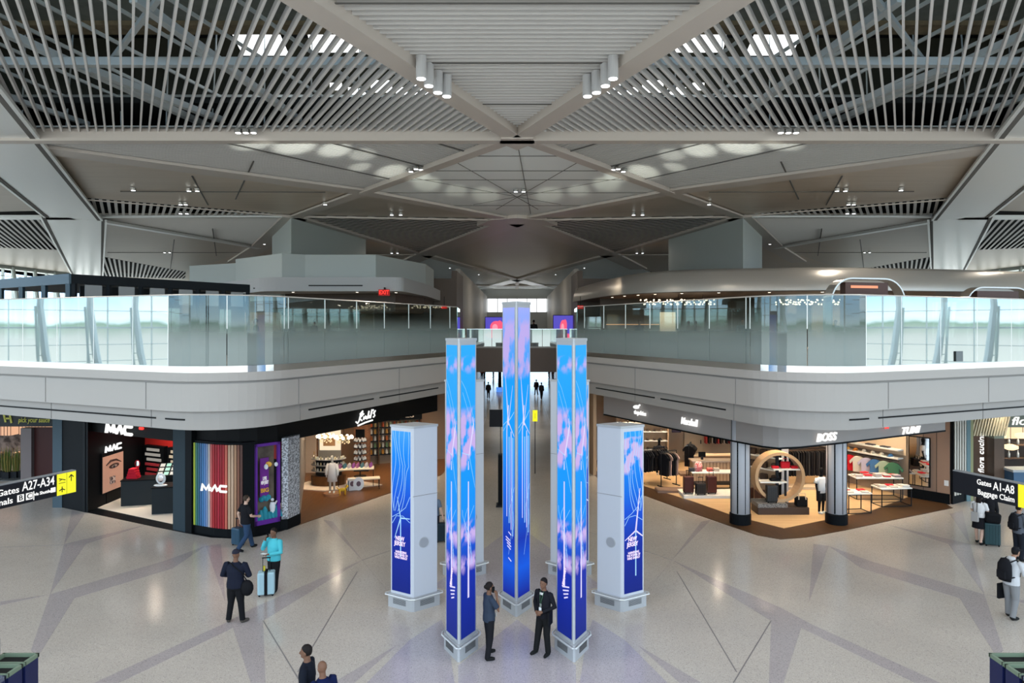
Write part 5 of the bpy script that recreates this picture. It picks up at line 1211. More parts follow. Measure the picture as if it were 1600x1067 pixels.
for k in range(13):
    x = -26.4+k*.30 if k < 11 else -22.2+(k-11)*.4
    if src is None:
        src = thing('grass_plant', 'tall ornamental grass in the planter edging the far-left restaurant', 'plant', (x, 33, .0), 0, 'grasses by the restaurant'); b = B(); b2 = B()
        for j in range(60):
            a_ = random.random()*6.28; r_ = random.random()*.12; l_ = random.uniform(.7, 1.25); e_ = random.uniform(.0, .06)
            (b if j % 3 else b2).tube([(r_*cos(a_), r_*sin(a_), .3), (r_*cos(a_)*1.4, r_*sin(a_)*1.4, .3+l_*.6), ((r_+e_)*cos(a_), (r_+e_)*sin(a_), .3+l_)], [.012, .01, .003], 4)
        local(b.make('blades', mat('grass_green', (.10, .16, .03), .7)), src); local(b2.make('seed_heads', mat('grass_straw', (.35, .22, .06), .7)), src); local(B().box(-.16, .16, -.2, .2, 0, .32).make('planter', m_dark), src)
    else: copy_thing(src, (x, 33+.1*(k % 3), 0), k*1.3*0)
src = None
for k in range(7):
    x = -27.5+k*.75
    if src is None:
        src = thing('bar_stool', 'dark bar stool inside the far-left restaurant', 'stool', (x, 35.5, .02), 0, 'restaurant stools'); local(B().loft([(0, 0, .72, .18, .18), (0, 0, .78, .18, .18)], 12).make('seat', cloth((.3, .2, .15))), src)
        for sx in (-1, 1):
            for sy in (-1, 1): local(B().beam((sx*.1, sy*.1, .72), (sx*.18, sy*.18, 0), .025, .025).make('leg', m_dark), src)
    else: copy_thing(src, (x, 35.5, .02))
smalls(18, lambda k: (-27+k*.3, 37.7, 1.6+.5*(k % 2)), 'white jar or bottle on the rear wall of the far-left restaurant', 'jars in the restaurant', [(.8, .78, .74), (.5, .2, .1)], 'jar', .1, .3, 'jar')
area('shop_lamp', (-25.5, 35, 4.1), .5, 120, (1, .75, .52), spread=115); area('shop_lamp', (-21.5, 35.5, 4.1), .4, 50, (1, .8, .6), spread=115)
# passage openings beyond the shops
for s, nm in ((-1, 'left'), (1, 'right')):
    b = B(); b.box(*sorted((s*3.1, s*3.35)), 33.4, 33.7, 0, 4.3); b.box(*sorted((s*4.0, s*4.2)), 38.4, 38.6, 0, 4.3); ST(b.make('trim_'+('3' if s < 0 else '4'), m_dark))

# small accent spots under the soffits: their mirror images make the streaks on the terrazzo
for x, y in ((9.6, 26.6), (11.2, 25.9), (12.6, 26.9), (14.6, 28.0), (7.6, 28.6), (6.6, 30.6), (8.9, 30.2), (13.4, 28.9), (-7.6, 28.2), (-6.6, 30.4), (-8.2, 31), (-13, 27.4), (-15, 28.3), (-5.6, 33)):
    area('accent_spot', (x, y, 4.1), .14, 15, (1, .85, .66))
# ================================================================ DISPLAY PILLARS
def screen_mat(name, stops, cloud, csc, lo, hi, es=1.0):
    m = bpy.data.materials.new(name); m.use_nodes = True; n = m.node_tree.nodes; l = m.node_tree.links
    b = n['Principled BSDF']; b.inputs['Base Color'].default_value = (.01, .01, .02, 1); b.inputs['Roughness'].default_value = .4; b.inputs['Specular IOR Level'].default_value = .08
    uv = n.new('ShaderNodeUVMap'); uv.uv_map = 'UVMap'; s = n.new('ShaderNodeSeparateXYZ'); l.new(uv.outputs[0], s.inputs[0])
    mp = n.new('ShaderNodeMapping'); mp.inputs['Scale'].default_value = csc; l.new(uv.outputs[0], mp.inputs[0])
    x = n.new('ShaderNodeTexNoise'); x.inputs['Scale'].default_value = 1; x.inputs['Detail'].default_value = 5; l.new(mp.outputs[0], x.inputs['Vector'])
    cr = n.new('ShaderNodeValToRGB'); e = cr.color_ramp.elements
    e[0].position = stops[0][0]; e[0].color = (*stops[0][1], 1); e[1].position = stops[-1][0]; e[1].color = (*stops[-1][1], 1)
    for p, c in stops[1:-1]: q = e.new(p); q.color = (*c, 1)
    l.new(s.outputs['Y'], cr.inputs[0])
    # cloud mask: noise threshold, only inside the bands lo..hi of the picture
    cm = n.new('ShaderNodeValToRGB'); cm.color_ramp.elements[0].position = .43; cm.color_ramp.elements[1].position = .53; l.new(x.outputs['Fac'], cm.inputs[0])
    bd = n.new('ShaderNodeValToRGB'); f = bd.color_ramp.elements; f[0].position = 0; f[0].color = (0, 0, 0, 1); f[1].position = 1; f[1].color = (0, 0, 0, 1)
    for a, c in zip(lo, hi):
        for p, v in ((a-.02, 0), (a+.01, 1), (c-.01, 1), (c+.02, 0)):
            q = f.new(max(0, min(1, p))); q.color = (v, v, v, 1)
    ns = n.new('ShaderNodeMath'); ns.operation = 'MULTIPLY_ADD'; ns.inputs[1].default_value = .06; l.new(x.outputs['Fac'], ns.inputs[0]); l.new(s.outputs['Y'], ns.inputs[2]); l.new(ns.outputs[0], bd.inputs[0])
    mu = n.new('ShaderNodeMath'); mu.operation = 'MULTIPLY'; l.new(cm.outputs[0], mu.inputs[0]); l.new(bd.outputs[0], mu.inputs[1])
    mx = n.new('ShaderNodeMixRGB'); mx.inputs[2].default_value = (*cloud, 1); l.new(mu.outputs[0], mx.inputs[0]); l.new(cr.outputs[0], mx.inputs[1])
    l.new(mx.outputs[0], b.inputs['Emission Color']); b.inputs['Emission Strength'].default_value = es
    return m
BLU, SKYB, NAV, DEEP = (.0, .25, .95), (.0, .34, 1.0), (.0, .03, .45), (.0, .012, .22)
PNK, LIL = (.62, .42, .80), (.42, .42, .90)
m_scr_c = screen_mat('screen_tall', [(0, (.0, .01, .30)), (.10, (.0, .10, .75)), (.2, (0, .03, .45)), (.38, (0, .16, .85)), (.55, (.0, .33, 1)), (.8, (0, .36, 1)), (1, (.35, .42, .95))], (.52, .42, .85), (1.3, 9, 1), (.80,), (.98,))
m_scr_f = screen_mat('screen_front', [(0, DEEP), (.22, (.0, .02, .40)), (.33, (.0, .10, .70)), (.42, (.0, .28, .95)), (.62, SKYB), (1, (.02, .42, 1))], (.60, .44, .84), (1.9, 13, 1), (.27, .36, .62, .955), (.30, .41, .80, .975))
m_scr_s = screen_mat('screen_side_left', [(0, DEEP), (.4, (.0, .02, .38)), (.6, (.0, .10, .75)), (.85, (.0, .26, .95)), (1, (.05, .38, 1))], (.1, .4, 1), (2, 9, 1), (2,), (3,))
m_scr_r = screen_mat('screen_side_right', [(0, DEEP), (.3, (.0, .02, .35)), (.5, (.0, .08, .70)), (.75, (.0, .24, .92)), (1, (.02, .38, 1))], (.62, .50, .85), (2.3, 10, 1), (.78,), (1.0,))
m_line = emis('graphic_line', (.35, .65, 1), 1.1)
m_lineb = emis('graphic_pale', (.66, .62, .95), 1.15)
m_txt = emis('screen_lettering', (.85, .70, .92), 1.3)
def pillar(label, F, dl, dr, w_, h, faces, kind, speaker=None):
    """rhombic pillar; F near corner, dl/dr unit edge directions to the left and the right"""
    F = V(F); dl = V(dl).normalized(); dr = V(dr).normalized()
    t = thing('display_pillar', label, 'display pillar', (F.x, F.y, 0))
    def rh(o, c):
        n1 = -(dl+dr).normalized()
        f = F+dl*(-o)+dr*(-o); W_ = w_+2*o
        Lc, Rc, Bc = f+dl*W_, f+dr*W_, f+dl*W_+dr*W_
        out = []
        for P, A, C in ((f, Lc, Rc), (Rc, f, Bc), (Bc, Rc, Lc), (Lc, Bc, f)):
            a_ = (A-P).normalized(); c_ = (C-P).normalized(); out += [tuple(P+a_*c), tuple(P+c_*c)]
        # order: f(L side), f(R side), R..., keep convex order
        pts = [out[0], out[1], out[2], out[3], out[4], out[5], out[6], out[7]]
        cen = (Lc+Rc)/2
        return sorted(pts, key=lambda p: atan2(p[1]-cen.y, p[0]-cen.x))
    B().prism(rh(0, .035), .36, h-.06).make('casing', m_kwhite if speaker else m_kframe, t)
    B().prism(rh(.012, .03), h-.06, h).make('top_cap', m_kframe, t)
    B().prism(rh(.05, .05), .0, .36).make('base', m_kframe, t)
    B().prism(rh(.035, .05), 0, .03).make('shadow_gap', m_dark, t)
    rr = rh(.11, .08)
    B().tube([(p[0], p[1], .33) for p in rr]+[(rr[0][0], rr[0][1], .33)], .018, 8).make('guard_rail', mat('rail_silver', (.62, .63, .62), .3, .4), t)
    bb = B(); r2 = rh(.05, .05)
    for i in range(0, len(rr)):
        a_, c_ = V(rr[i]), V(rr[(i+1) % len(rr)])
        if (c_-a_).length > .3:
            for u in (.2, .8): q = a_.lerp(c_, u); cc = (V(rr[0])+V(rr[4]))/2; bb.beam((q.x, q.y, .32), (q.x+(cc.x-q.x)*.13, q.y+(cc.y-q.y)*.13, .32), .03, .02)
    bb.make('rail_bracket', m_kframe, t)
    for side_, d in (('l', dl), ('r', dr)):
        n = V((d.y, -d.x)) if side_ == 'r' else V((-d.y, d.x))
        xd = d if side_ == 'r' else -d
        a0 = F+d*(w_ if side_ == 'l' else 0); # left end as seen
        # grille in the base
        g0 = F+d*(w_*.25)+n*.052; g1 = F+d*(w_*.8)+n*.052
        bb = B()
        for k in range(6): bb.beam((g0.x, g0.y, .12+k*.025), (g1.x, g1.y, .12+k*.025), .012, .01)
        bb.make('base_grille', mat('grille', (.12, .12, .12), .5), t)
        if side_ in faces:
            m_ = faces[side_]
            ia, ib = .075, w_-.075
            z0, z1 = .43, h-.15
            p0, p1 = (a0+xd*ia+n*.006), (a0+xd*ib+n*.006)
            bz = B(); bz.add([(*p0, z0), (*p1, z0), (*p1, z1), (*p0, z1)], [(0, 1, 2, 3)]); bz.uv = [(0, 0), (1, 0), (1, 1), (0, 1)]
            sc = bz.make('screen', m_, t)
            Wd = ib-ia; Hd = z1-z0
            def P_(u, v, o=.004): q = p0+xd*(u*Wd)+n*o; return (q.x, q.y, z0+v*Hd)
            def blade(bb_, u0, v0, u1, v1, wa, wb, o=.004):
                """flat tapered stroke on the screen; widths in metres"""
                A, C = V(P_(u0, v0, o)), V(P_(u1, v1, o)); dd = (C-A).normalized(); nn3 = V((n.x, n.y, 0)); sd = dd.cross(nn3).normalized()
                bb_.add([A-sd*wa/2, A+sd*wa/2, C+sd*wb/2, C-sd*wb/2, A-sd*wa/2+nn3*.002, A+sd*wa/2+nn3*.002, C+sd*wb/2+nn3*.002, C-sd*wb/2+nn3*.002], [(0, 1, 2, 3), (7, 6, 5, 4), (0, 4, 5, 1), (1, 5, 6, 2), (2, 6, 7, 3), (3, 7, 4, 0)])
            def curve(bb_, pts, wd=.012):
                for i in range(len(pts)-1): blade(bb_, *pts[i], *pts[i+1], wd, wd, .003)
            bb = B(); b2 = B()
            if kind == 'side':
                mirror_ = (lambda u: u) if side_ == 'l' else (lambda u: 1-u)
                for j in range(5):
                    u0 = .12+j*.17; curve(bb, [(mirror_(max(0.01, min(.99, u0-.1*math.sin(v*7+j)+(.25*(1-v)*j*.5 if v > .55 else .12*j*(v-.4)*2)))), .5+v*.5) for v in [k/14 for k in range(15)]], .011)
                curve(bb, [(.02, .46), (.4, .49), (.75, .53), (.98, .6)]); curve(bb, [(.02, .42), (.25, .47), (.6, .475), (.98, .44)])
                hu = .48 if side_ == 'l' else .62
                hv = .46 if side_ == 'l' else .38
                blade(bb, hu, hv, hu, .22 if side_ == 'l' else .10, .028, .034)
                if side_ == 'l': blade(bb, hu, hv, .98, hv+.004, .04, .02); blade(bb, hu, hv, .15, hv-.13, .035, .012); blade(bb, hu, hv, .3, hv+.13, .03, .01)
                else: blade(b2, hu, hv, .85, hv+.26, .05, .02); blade(b2, hu, hv, .04, hv-.05, .045, .02); blade(b2, hu, hv, .99, hv-.04, .045, .03)
                tv = .315; 
                q = P_(.44, tv, .006); text('lettering', 'NEW\nJERSEY', q, (xd.x, xd.y, 0), .155, m_txt, t, Wd*.62, .010, .002)
                q = P_(.50, tv-.085, .006); text('lettering', 'HARNESSING\nTHE POWER OF\nWIND ENERGY', q, (xd.x, xd.y, 0), .085, m_txt, t, Wd*.72, .004, .002)
            elif kind == 'front':
                hu, hv = .55, .62
                blade(b2, hu, hv, .85, .72, .03, .045); blade(b2, .86, .72, .8, .75, .04, .01); blade(bb, hu, hv, .05, .635, .016, .01); blade(bb, hu, hv, .97, .50, .012, .006)
                blade(b2, .5, .60, .5, .57, .02, .03); blade(b2, .5, .53, .5, .13 if side_ == 'r' else .17, .035, .06)
                curve(bb, [(.02, .88), (.3, .85), (.6, .8), (.9, .74)], .006); curve(bb, [(.1, .84), (.5, .77), (.85, .69)], .006)
                for j in range(3): curve(bb, [(.45+.25*math.sin(v*5+j)*(.5+v)+.1*j, (.24+v*.2)) for v in [k/10 for k in range(11)]], .007)
                if side_ == 'l':
                    q = P_(.5, .20, .008); text('lettering', 'NEW JERSEY', q, (xd.x*.25, xd.y*.25, .97), .085, m_txt, t, None, .006, .002, up=(-xd.x, -xd.y, .25))
                    for j in range(4): blade(b2, .38+.04*j, .165-j*.012, .85-.03*j, .175-j*.012, .03, .03, .008)
            else:
                hu, hv = .62, .62
                blade(b2, .5, .59, .22, .76, .05, .01); blade(b2, .5, .60, .85, .73, .025, .006); blade(b2, .5, .66, .35, .57, .03, .03); blade(b2, .5, .60, .98, .555, .03, .01)
                curve(bb, [(.02, .585), (.3, .60), (.6, .61), (.98, .64)], .014); curve(bb, [(.02, .565), (.35, .59), (.7, .62)], .01)
                for j, u in enumerate((.35, .55, .72, .86)): blade(bb if j % 2 else b2, u, .57-.02*(j % 2), u, .27-.02*j, .03, .028)
                curve(bb, [(.98, .38), (.6, .3), (.75, .22), (.5, .14)], .006); curve(bb, [(.7, .4), (.95, .26), (.8, .2)], .005)
                if side_ == 'l':
                    for j, (u, v, l_) in enumerate(((.62, .215, .25), (.45, .195, .35), (.48, .185, .4), (.55, .175, .35), (.55, .165, .3), (.62, .125, .25))): blade(b2, u-l_/2, v+.004, u+l_/2, v-.004, .03, .03, .008)
            if bb.v: bb.make('graphic_line', m_line, t)
            if b2.v: b2.make('graphic_shape', m_lineb, t)
        elif speaker == side_:
            q = F+d*(w_*.42)+n*.0; 
            def rot(bq, r0, r1, o0, o1):
                vs = []; K = 24
                for o_ in ((r1, o0), (r1, o1), (r0, o1)):
                    for k in range(K):
                        a_ = 2*pi*k/K; c_ = q+d*(o_[0]*cos(a_))+n*o_[1]; vs.append((c_.x, c_.y, 1.72+o_[0]*sin(a_)))
                fs = [(j*K+k, j*K+(k+1) % K, (j+1)*K+(k+1) % K, (j+1)*K+k) for j in range(2) for k in range(K)]+[tuple(range(2*K, 3*K))]
                return bq.add(vs, fs)
            rot(B(), .12, .135, 0, .02).make('speaker_rim', m_kframe, t); rot(B(), .10, .12, .018, .022).make('speaker_grille', mat('speaker_grey', (.30, .31, .33), .6), t)
            bj = B(); a_ = F+n*.003; c_ = F+d*w_+n*.003; bj.beam((a_.x, a_.y, h*.62), (c_.x, c_.y, h*.62), .008, .01); bj.make('panel_joint', mat('joint_grey', (.22, .21, .2), .6), t)
    return t
def dirv(a): return (cos(R(a)), sin(R(a)))
for s in (-1, 1):
    nm = 'left' if s < 0 else 'right'
    f = gp(CX-91.5 if s < 0 else CX+89, 1035)
    pillar('tall %s front pillar with two narrow blue screens of clouds and turbines' % nm, (f.x, f.y+.05), dirv(120), dirv(60), .72, 7.05, {'l': m_scr_f, 'r': m_scr_f}, 'front')
    f = gp(CX-163.5 if s < 0 else CX+164, 957); a1, a2 = (150, 38) if s < 0 else (142, 30)
    pillar('short %s outer pillar with one blue screen and a white side with a round speaker' % nm, (f.x, f.y+.05), dirv(a1), dirv(a2), .76, 4.75,
           {('l' if s < 0 else 'r'): (m_scr_s if s < 0 else m_scr_r)}, 'side', 'r' if s < 0 else 'l')
    pillar('medium white pillar standing behind the tall %s front pillar' % nm, (s*1.53, 19.8), dirv(150 if s < 0 else 142), dirv(38 if s < 0 else 30), .72, 5.75,
           {('l' if s < 0 else 'r'): m_scr_r}, 'side', 'r' if s < 0 else 'l')
f = gp(CX, 964)
pillar('tallest central pillar with two narrow blue screens', (f.x-.02, f.y+.05), dirv(122), dirv(58), .72, 7.95, {'l': m_scr_c, 'r': m_scr_c}, 'tall')

# ================================================================ HANGING GATE SIGNS
m_signb = mat('sign_black', (.006, .006, .008), .5, spec=.2)
m_yel = emis('sign_yellow_lit', (.95, .92, .0), 1.0)
for s in (-1, 1):
    e0 = V((s*-0+(-9.74 if s < 0 else 9.62), 15.0)); dn = V((-.37, -.93)) if s < 0 else V((.37, -.93))   # runs toward the camera
    Ln = 2.6
    t = thing('hanging_sign', ('black overhead sign for gates A27 to A34 with a yellow arrow end panel' if s < 0 else 'black overhead sign for gates A1 to A8 and baggage claim'), 'sign', (e0.x, e0.y, 3.69))
    q1 = e0+dn*Ln; th = V((-dn.y, dn.x))*.06
    z0, z1 = 3.69, 4.15
    b = B(); b.beam((*e0, (z0+z1)/2), (*q1, (z0+z1)/2), .13, z1-z0); b.make('sign_box', m_signb, t)
    b = B(); b.beam((*e0, z1+.01), (*q1, z1+.01), .14, .02); b.make('top_cap', mat('sign_cap', (.16, .16, .16), .5), t)
    for u in (1.95, 2.45): q = e0+dn*u; b = B(); b.beam((q.x, q.y, z1), (q.x, q.y, 13.9), .03, .03); b.make('suspension_rod', m_dark, t)
    xd = -dn if s < 0 else dn      # reading direction
    nrm = V((xd.y, -xd.x)); fo = nrm*.068
    if s < 0:
        a_, c_ = e0+dn*.42+fo, e0+fo
        b = B(); b.add([(*a_, z0), (*c_, z0), (*c_, z1), (*a_, z1)], [(0, 1, 2, 3)]); b.make('yellow_panel', m_yel, t)
        mid = (a_+c_)/2+nrm*.004
        b = B(); b.add([(*(mid), z0), (*(mid+xd*.006), z0), (*(mid+xd*.006), z1), (*mid, z1)], [(0, 1, 2, 3)])
        def arrow(cx_, cz, r_, up=True, plane=False):
            c0_ = a_+xd*cx_+nrm*.006
            def Q(x, z): q = c0_+xd*x; return (q.x, q.y, cz+z)
            if up: b.beam(Q(0, -r_), Q(0, r_), .006, .015, (xd.x, xd.y, 0)); b.beam(Q(-r_*.7, r_*.2), Q(0, r_), .006, .018, (0, 0, 1)); b.beam(Q(r_*.7, r_*.2), Q(0, r_), .006, .018, (0, 0, 1))
            if plane: b.beam(Q(-r_, -r_*.35), Q(0, .2*r_), .006, .02, (0, 0, 1)); b.beam(Q(r_, -r_*.35), Q(0, .2*r_), .006, .02, (0, 0, 1)); b.beam(Q(0, -r_), Q(0, r_), .006, .016, (xd.x, xd.y, 0))
        arrow(.31, z1-.13, .07); arrow(.11, z0+.12, .06, False, True)
        c0_ = a_+xd*.11+nrm*.006; b.beam((c0_.x-xd.x*.07, c0_.y-xd.y*.07, z1-.10), (c0_.x+xd.x*.07, c0_.y+xd.y*.07, z1-.15), .006, .018); b.beam((c0_.x-xd.x*.06, c0_.y-xd.y*.06, z1-.15), (c0_.x, c0_.y, z1-.12), .006, .014); b.beam((c0_.x-xd.x*.07, c0_.y-xd.y*.07, z1-.2), (c0_.x+xd.x*.07, c0_.y+xd.y*.07, z1-.2), .006, .01)
        b.make('arrow_symbol', mat('sign_ink', (.01, .01, .01), .6), t)
        def tx(body, u, z, size, w_, al='CENTER', m=m_sign_w): q = e0+dn*u+fo; text('lettering', body, (q.x, q.y, z), (xd.x, xd.y, 0), size, m, t, w_, .006, .003, align=al)
        tx('A27-A34', .80, z1-.12, .26, .66); tx('Gates', 1.40, z1-.15, .18, .42); tx('Terminals', 1.66, z0+.12, .17, .70)
        tx('via Shuttle', .72, z0+.14, .09, .34)
        b = B()
        for u in (1.16, .99): q = e0+dn*u+fo; b.beam((q.x-xd.x*.065, q.y-xd.y*.065, z0+.13), (q.x+xd.x*.065, q.y+xd.y*.065, z0+.13), .006, .14)
        q = e0+dn*.90+fo; b.beam((q.x, q.y, z0+.03), (q.x, q.y, z0+.21), .012, .012)
        q = e0+dn*.50+fo; b.beam((q.x-xd.x*.05, q.y-xd.y*.05, z0+.15), (q.x+xd.x*.05, q.y+xd.y*.05, z0+.15), .006, .1)
        b.make('white_tile', m_sign_w, t)
        tx('B', 1.16, z0+.13, .15, None, m=mat('sign_ink', (.01, .01, .01), .6)); tx('C', .99, z0+.13, .15, None, m=mat('sign_ink', (.01, .01, .01), .6))
        for o in kids(t):
            if o.name.startswith('lettering') and o.data.materials[0].name == 'sign_ink': o.matrix_parent_inverse = Matrix.Translation((nrm.x*.006, nrm.y*.006, 0)) @ o.matrix_parent_inverse
    else:
        def tx(body, u, z, size, w_, m=m_sign_w): q = e0+dn*u+fo; text('lettering', body, (q.x, q.y, z), (xd.x, xd.y, 0), size, m, t, w_, .006, .003)
        tx('A1-A8', 1.08, z1-.15, .24, .42); tx('Gates', .68, z1-.13, .16, .30); tx('Baggage Claim', .92, z0+.12, .16, .74)
        a_, c_ = e0+dn*1.36+fo, e0+dn*1.75+fo
        b = B(); b.add([(*a_, z0), (*c_, z0), (*c_, z1), (*a_, z1)], [(0, 1, 2, 3)]); b.make('yellow_panel', m_yel, t)
# distant signs in the concourse
t = thing('hanging_sign', 'distant black overhead sign seen left of the tallest pillar', 'sign', (-1.2, 40, 3.3)); local(B().box(-.55, .75, -.06, .06, -.85, 0.0).make('sign_box', m_signb), t); local(B().box(-.02, .02, -.02, .02, -3.18, -.8).make('post', m_dark), t); local(B().ball((.45, -.07, -.3), (.12, .02, .12), 10).make('white_symbol', m_sign_w), t)
t.location = (dp(779, 34).x+.1, 34, zp(640, 34))
t = thing('hanging_sign', 'distant yellow sign seen right of the tallest pillar', 'sign', (dp(836, 34).x, 34, zp(641, 34))); local(B().box(-.12, .12, -.05, .05, -.55, 0).make('sign_box', m_yel), t); local(B().box(-.02, .02, -.02, .02, -3.15, -.5).make('post', m_dark), t); local(B().beam((0, -.055, -.4), (0, -.055, -.15), .03, .01).make('black_symbol', m_signb), t)
# black totem left of the tallest pillar
p = gp(783, 790); t = thing('totem', 'narrow black totem on the floor left of the tallest pillar', 'totem', (p.x, p.y, 0)); local(B().box(-.12, .12, -.2, .2, 0, 2.1).make('casing', m_black), t); local(B().box(-.2, .2, -.28, .28, 0, .06).make('foot', m_dark), t)

# ================================================================ UPPER DECK FURNISHINGS
ZD = 6.0
m_boxg = mat('pylon_grey', (.30, .315, .305), .6); m_boxl = mat('pylon_pale', (.46, .50, .475), .6)
g = sgroup('wall_pylon_left')
b = B(); b.prism([(-13.6, 41.1), (-11.4, 51.4), (-17.8, 51.4), (-17.8, 49.6)], 10.8, ZC); b.make('pylon', m_boxl, g)
b = B(); b.prism([(-17.4, 45.5), (-17.4, 42.2), (-13.4, 38.9), (-12.3, 39.6), (-8.2, 39.6), (-6.1, 45.5), (-6.1, 50), (-17, 50)], 10.05, 11.5); b.make('upper_tier', m_boxl, g)
b = B(); b.prism([(-21.4, 44.6), (-14.2, 41.0), (-13.0, 43), (-17, 50), (-21.4, 50)], 8.9, 11.3); b.make('side_tier', m_boxl, g)
can = [(-20.5, 44.4), (-15.2, 39.4)]+fillet(V((-14.0, 38.0)), V((-.72, .68)), V((1, 0)), .8, 6)+[(-7.0, 38.0)]+fillet(V((-6.4, 38.0)), V((-1, 0)), V((.09, .99)), .5, 5)+[(-5.85, 44.4), (-5.85, 52), (-20.5, 52)]
b = B(); b.prism(can, 9.3, 10.08); b.make('canopy', mat('canopy_grey', (.42, .42, .41), .5), g)
b = B(); b.box(-11.6, -8.6, 37.96, 38.0, 9.58, 9.64); b.box(-15.15, -14.7, 39.2, 39.25, 9.5, 9.56); b.make('air_slot', m_slot, g)
b = B(); b.prism([(-20, 46.2), (-15, 41.4), (-7.2, 40.4), (-6.3, 46), (-6.3, 51.5), (-20, 51.5)], 8.2, 9.3); b.make('soffit_brown', mat('soffit_brown', (.10, .07, .05), .5), g)
b = B(); b.box(-15, -5.9, 46, 46.2, ZD, 8.3); b.make('lounge_wall', mat('lounge_dark', (.07, .06, .048), .6), g)
b = B(); b.box(-17.3, -14.4, 41.5, 41.7, ZD, 8.2); b.make('peach_wall', mat('peach_wall', (.52, .36, .24), .6), g)
g = sgroup('wall_pylon_right')
b = B(); b.prism([(13.6, 41.1), (11.4, 51.4), (17.8, 51.4), (17.8, 49.6)], 10.0, ZC); b.make('pylon', m_boxl, g)
def smooth_path(pts, n=8):
    out = []
    for i in range(len(pts)-1):
        p0 = V(pts[max(i-1, 0)]); p1 = V(pts[i]); p2 = V(pts[i+1]); p3 = V(pts[min(i+2, len(pts)-1)])
        for k in range(n):
            t = k/n; out.append(tuple(.5*((2*p1)+(-p0+p2)*t+(2*p0-5*p1+4*p2-p3)*t*t+(-p0+3*p1-3*p2+p3)*t**3)))
    out.append(tuple(pts[-1])); return out
cpth = smooth_path([(4.3, 53), (5.5, 43.5), (7.1, 39.4), (9.8, 37.2), (13.2, 36.5), (17, 36.0), (23.4, 37), (29, 38.6), (36, 41)])
b = B(); q = off(cpth, 1.0); n_ = len(cpth)
rows = [(cpth, 9.25, 0), (off(cpth, .02), 9.45, 0), (off(cpth, .25), 10.3, 0), (off(cpth, 1.2), 10.55, 0), (off(cpth, 8), 10.55, 0)]
vs = [(x, y, z) for (pp_, z, _) in rows[:4] for (x, y) in pp_]
b.add(vs, [(j*n_+i, j*n_+i+1, (j+1)*n_+i+1, (j+1)*n_+i) for j in range(3) for i in range(n_-1)])
b.make('curved_canopy', mat('canopy_metal', (.50, .47, .42), .32, .5), g, smooth=True)
b = B(); b.prism(off(cpth, .05)+[(36, 52), (6, 54)], 9.22, 9.28); b.prism(off(cpth, 1.1)+[(36, 52), (6.6, 54)], 10.4, 10.5); b.make('canopy_soffit', mat('soffit_brown', (.10, .07, .05), .5), g)
b = B(); b.box(5.6, 28, 46, 46.2, ZD, 9.3); b.make('lounge_wall', mat('lounge_dark', (.07, .06, .048), .6), g)
b = B(); b.box(19.8, 22.2, 45.8, 46, ZD, 9.0); b.box(25.5, 27.5, 45.8, 46, ZD, 9.0); b.make('tan_wall', mat('tan_wall', (.45, .32, .20), .6), g)
b = B(); b.box(9.6, 10.6, 45.7, 45.95, 7.0, 8.3); b.make('lit_opening', emis('lit_opening', (1, .75, .5), .9), g)
b = B(); b.box(6.0, 9.5, 45.6, 45.9, 7.45, 7.5); b.make('lit_edge', emis('lit_edge', (1, .45, .2), 1.2), g)
for x, y, pw in ((8, 42, 90), (13, 42, 120), (19, 41, 160), (25, 42, 140)): area('lounge_lamp', (x, y, 9.15), .3, pw, (1, .72, .48))
for x, y, pw in ((-9, 43, 40), (-14, 43.5, 70)): area('lounge_lamp', (x, y, 8.1), .3, pw, (1, .75, .55))
area('canopy_wash', (5.8, 41.0, 10.2), .3, 22, (1, .82, .62), rot=(R(60), 0, R(30)))
# round downlights under the canopies
src = None
pts_ = [(x, 38.4, 9.29) for x in (-12.6, -9, )]+[(-6.9, 38.9, 9.29)]+[(cx_, cy_+.35, 9.21) for cx_, cy_ in [off(cpth, .35)[k] for k in (9, 12, 15, 18, 22, 27, 33, 39, 45)]]
for k, p in enumerate(pts_):
    if src is None:
        src = thing('recessed_downlight', 'small round downlight under the edge of an upper canopy', 'light', p, 0, 'canopy downlights'); local(B().loft([(0, 0, -.03, .09, .09), (0, 0, 0, .1, .1)], 12).make('housing', m_steel), src); local(B().loft([(0, 0, -.04, .07, .07), (0, 0, -.028, .07, .07)], 12).make('lens', emis('lens_warm', (1, .85, .65), 4)), src)
    else: copy_thing(src, p)
# twinkling chandeliers in the right lounge
src = None
for k, px in enumerate((1020, 1060, 1098, 1232, 1265, 1305)):
    p = dp(px, 40, zp(472, 40))
    if src is None:
        src = thing('lounge_chandelier', 'wide chandelier of small bulbs hanging in the right-hand lounge', 'chandelier', p, 0, 'lounge chandeliers'); b = B()
        for j in range(22): a_ = j*2.4; b.ball((.8*cos(a_)*(j/22)**.5, .8*sin(a_)*(j/22)**.5, .12*((j % 3)-1)), .05, 6)
        local(b.make('bulb_cluster', emis('bulb_lounge', (1, .82, .58), 3)), src); local(B().tube([(0, 0, .1), (0, 0, .55)], .015, 5).make('cord', m_dark), src)
    else: copy_thing(src, p, k*.7)
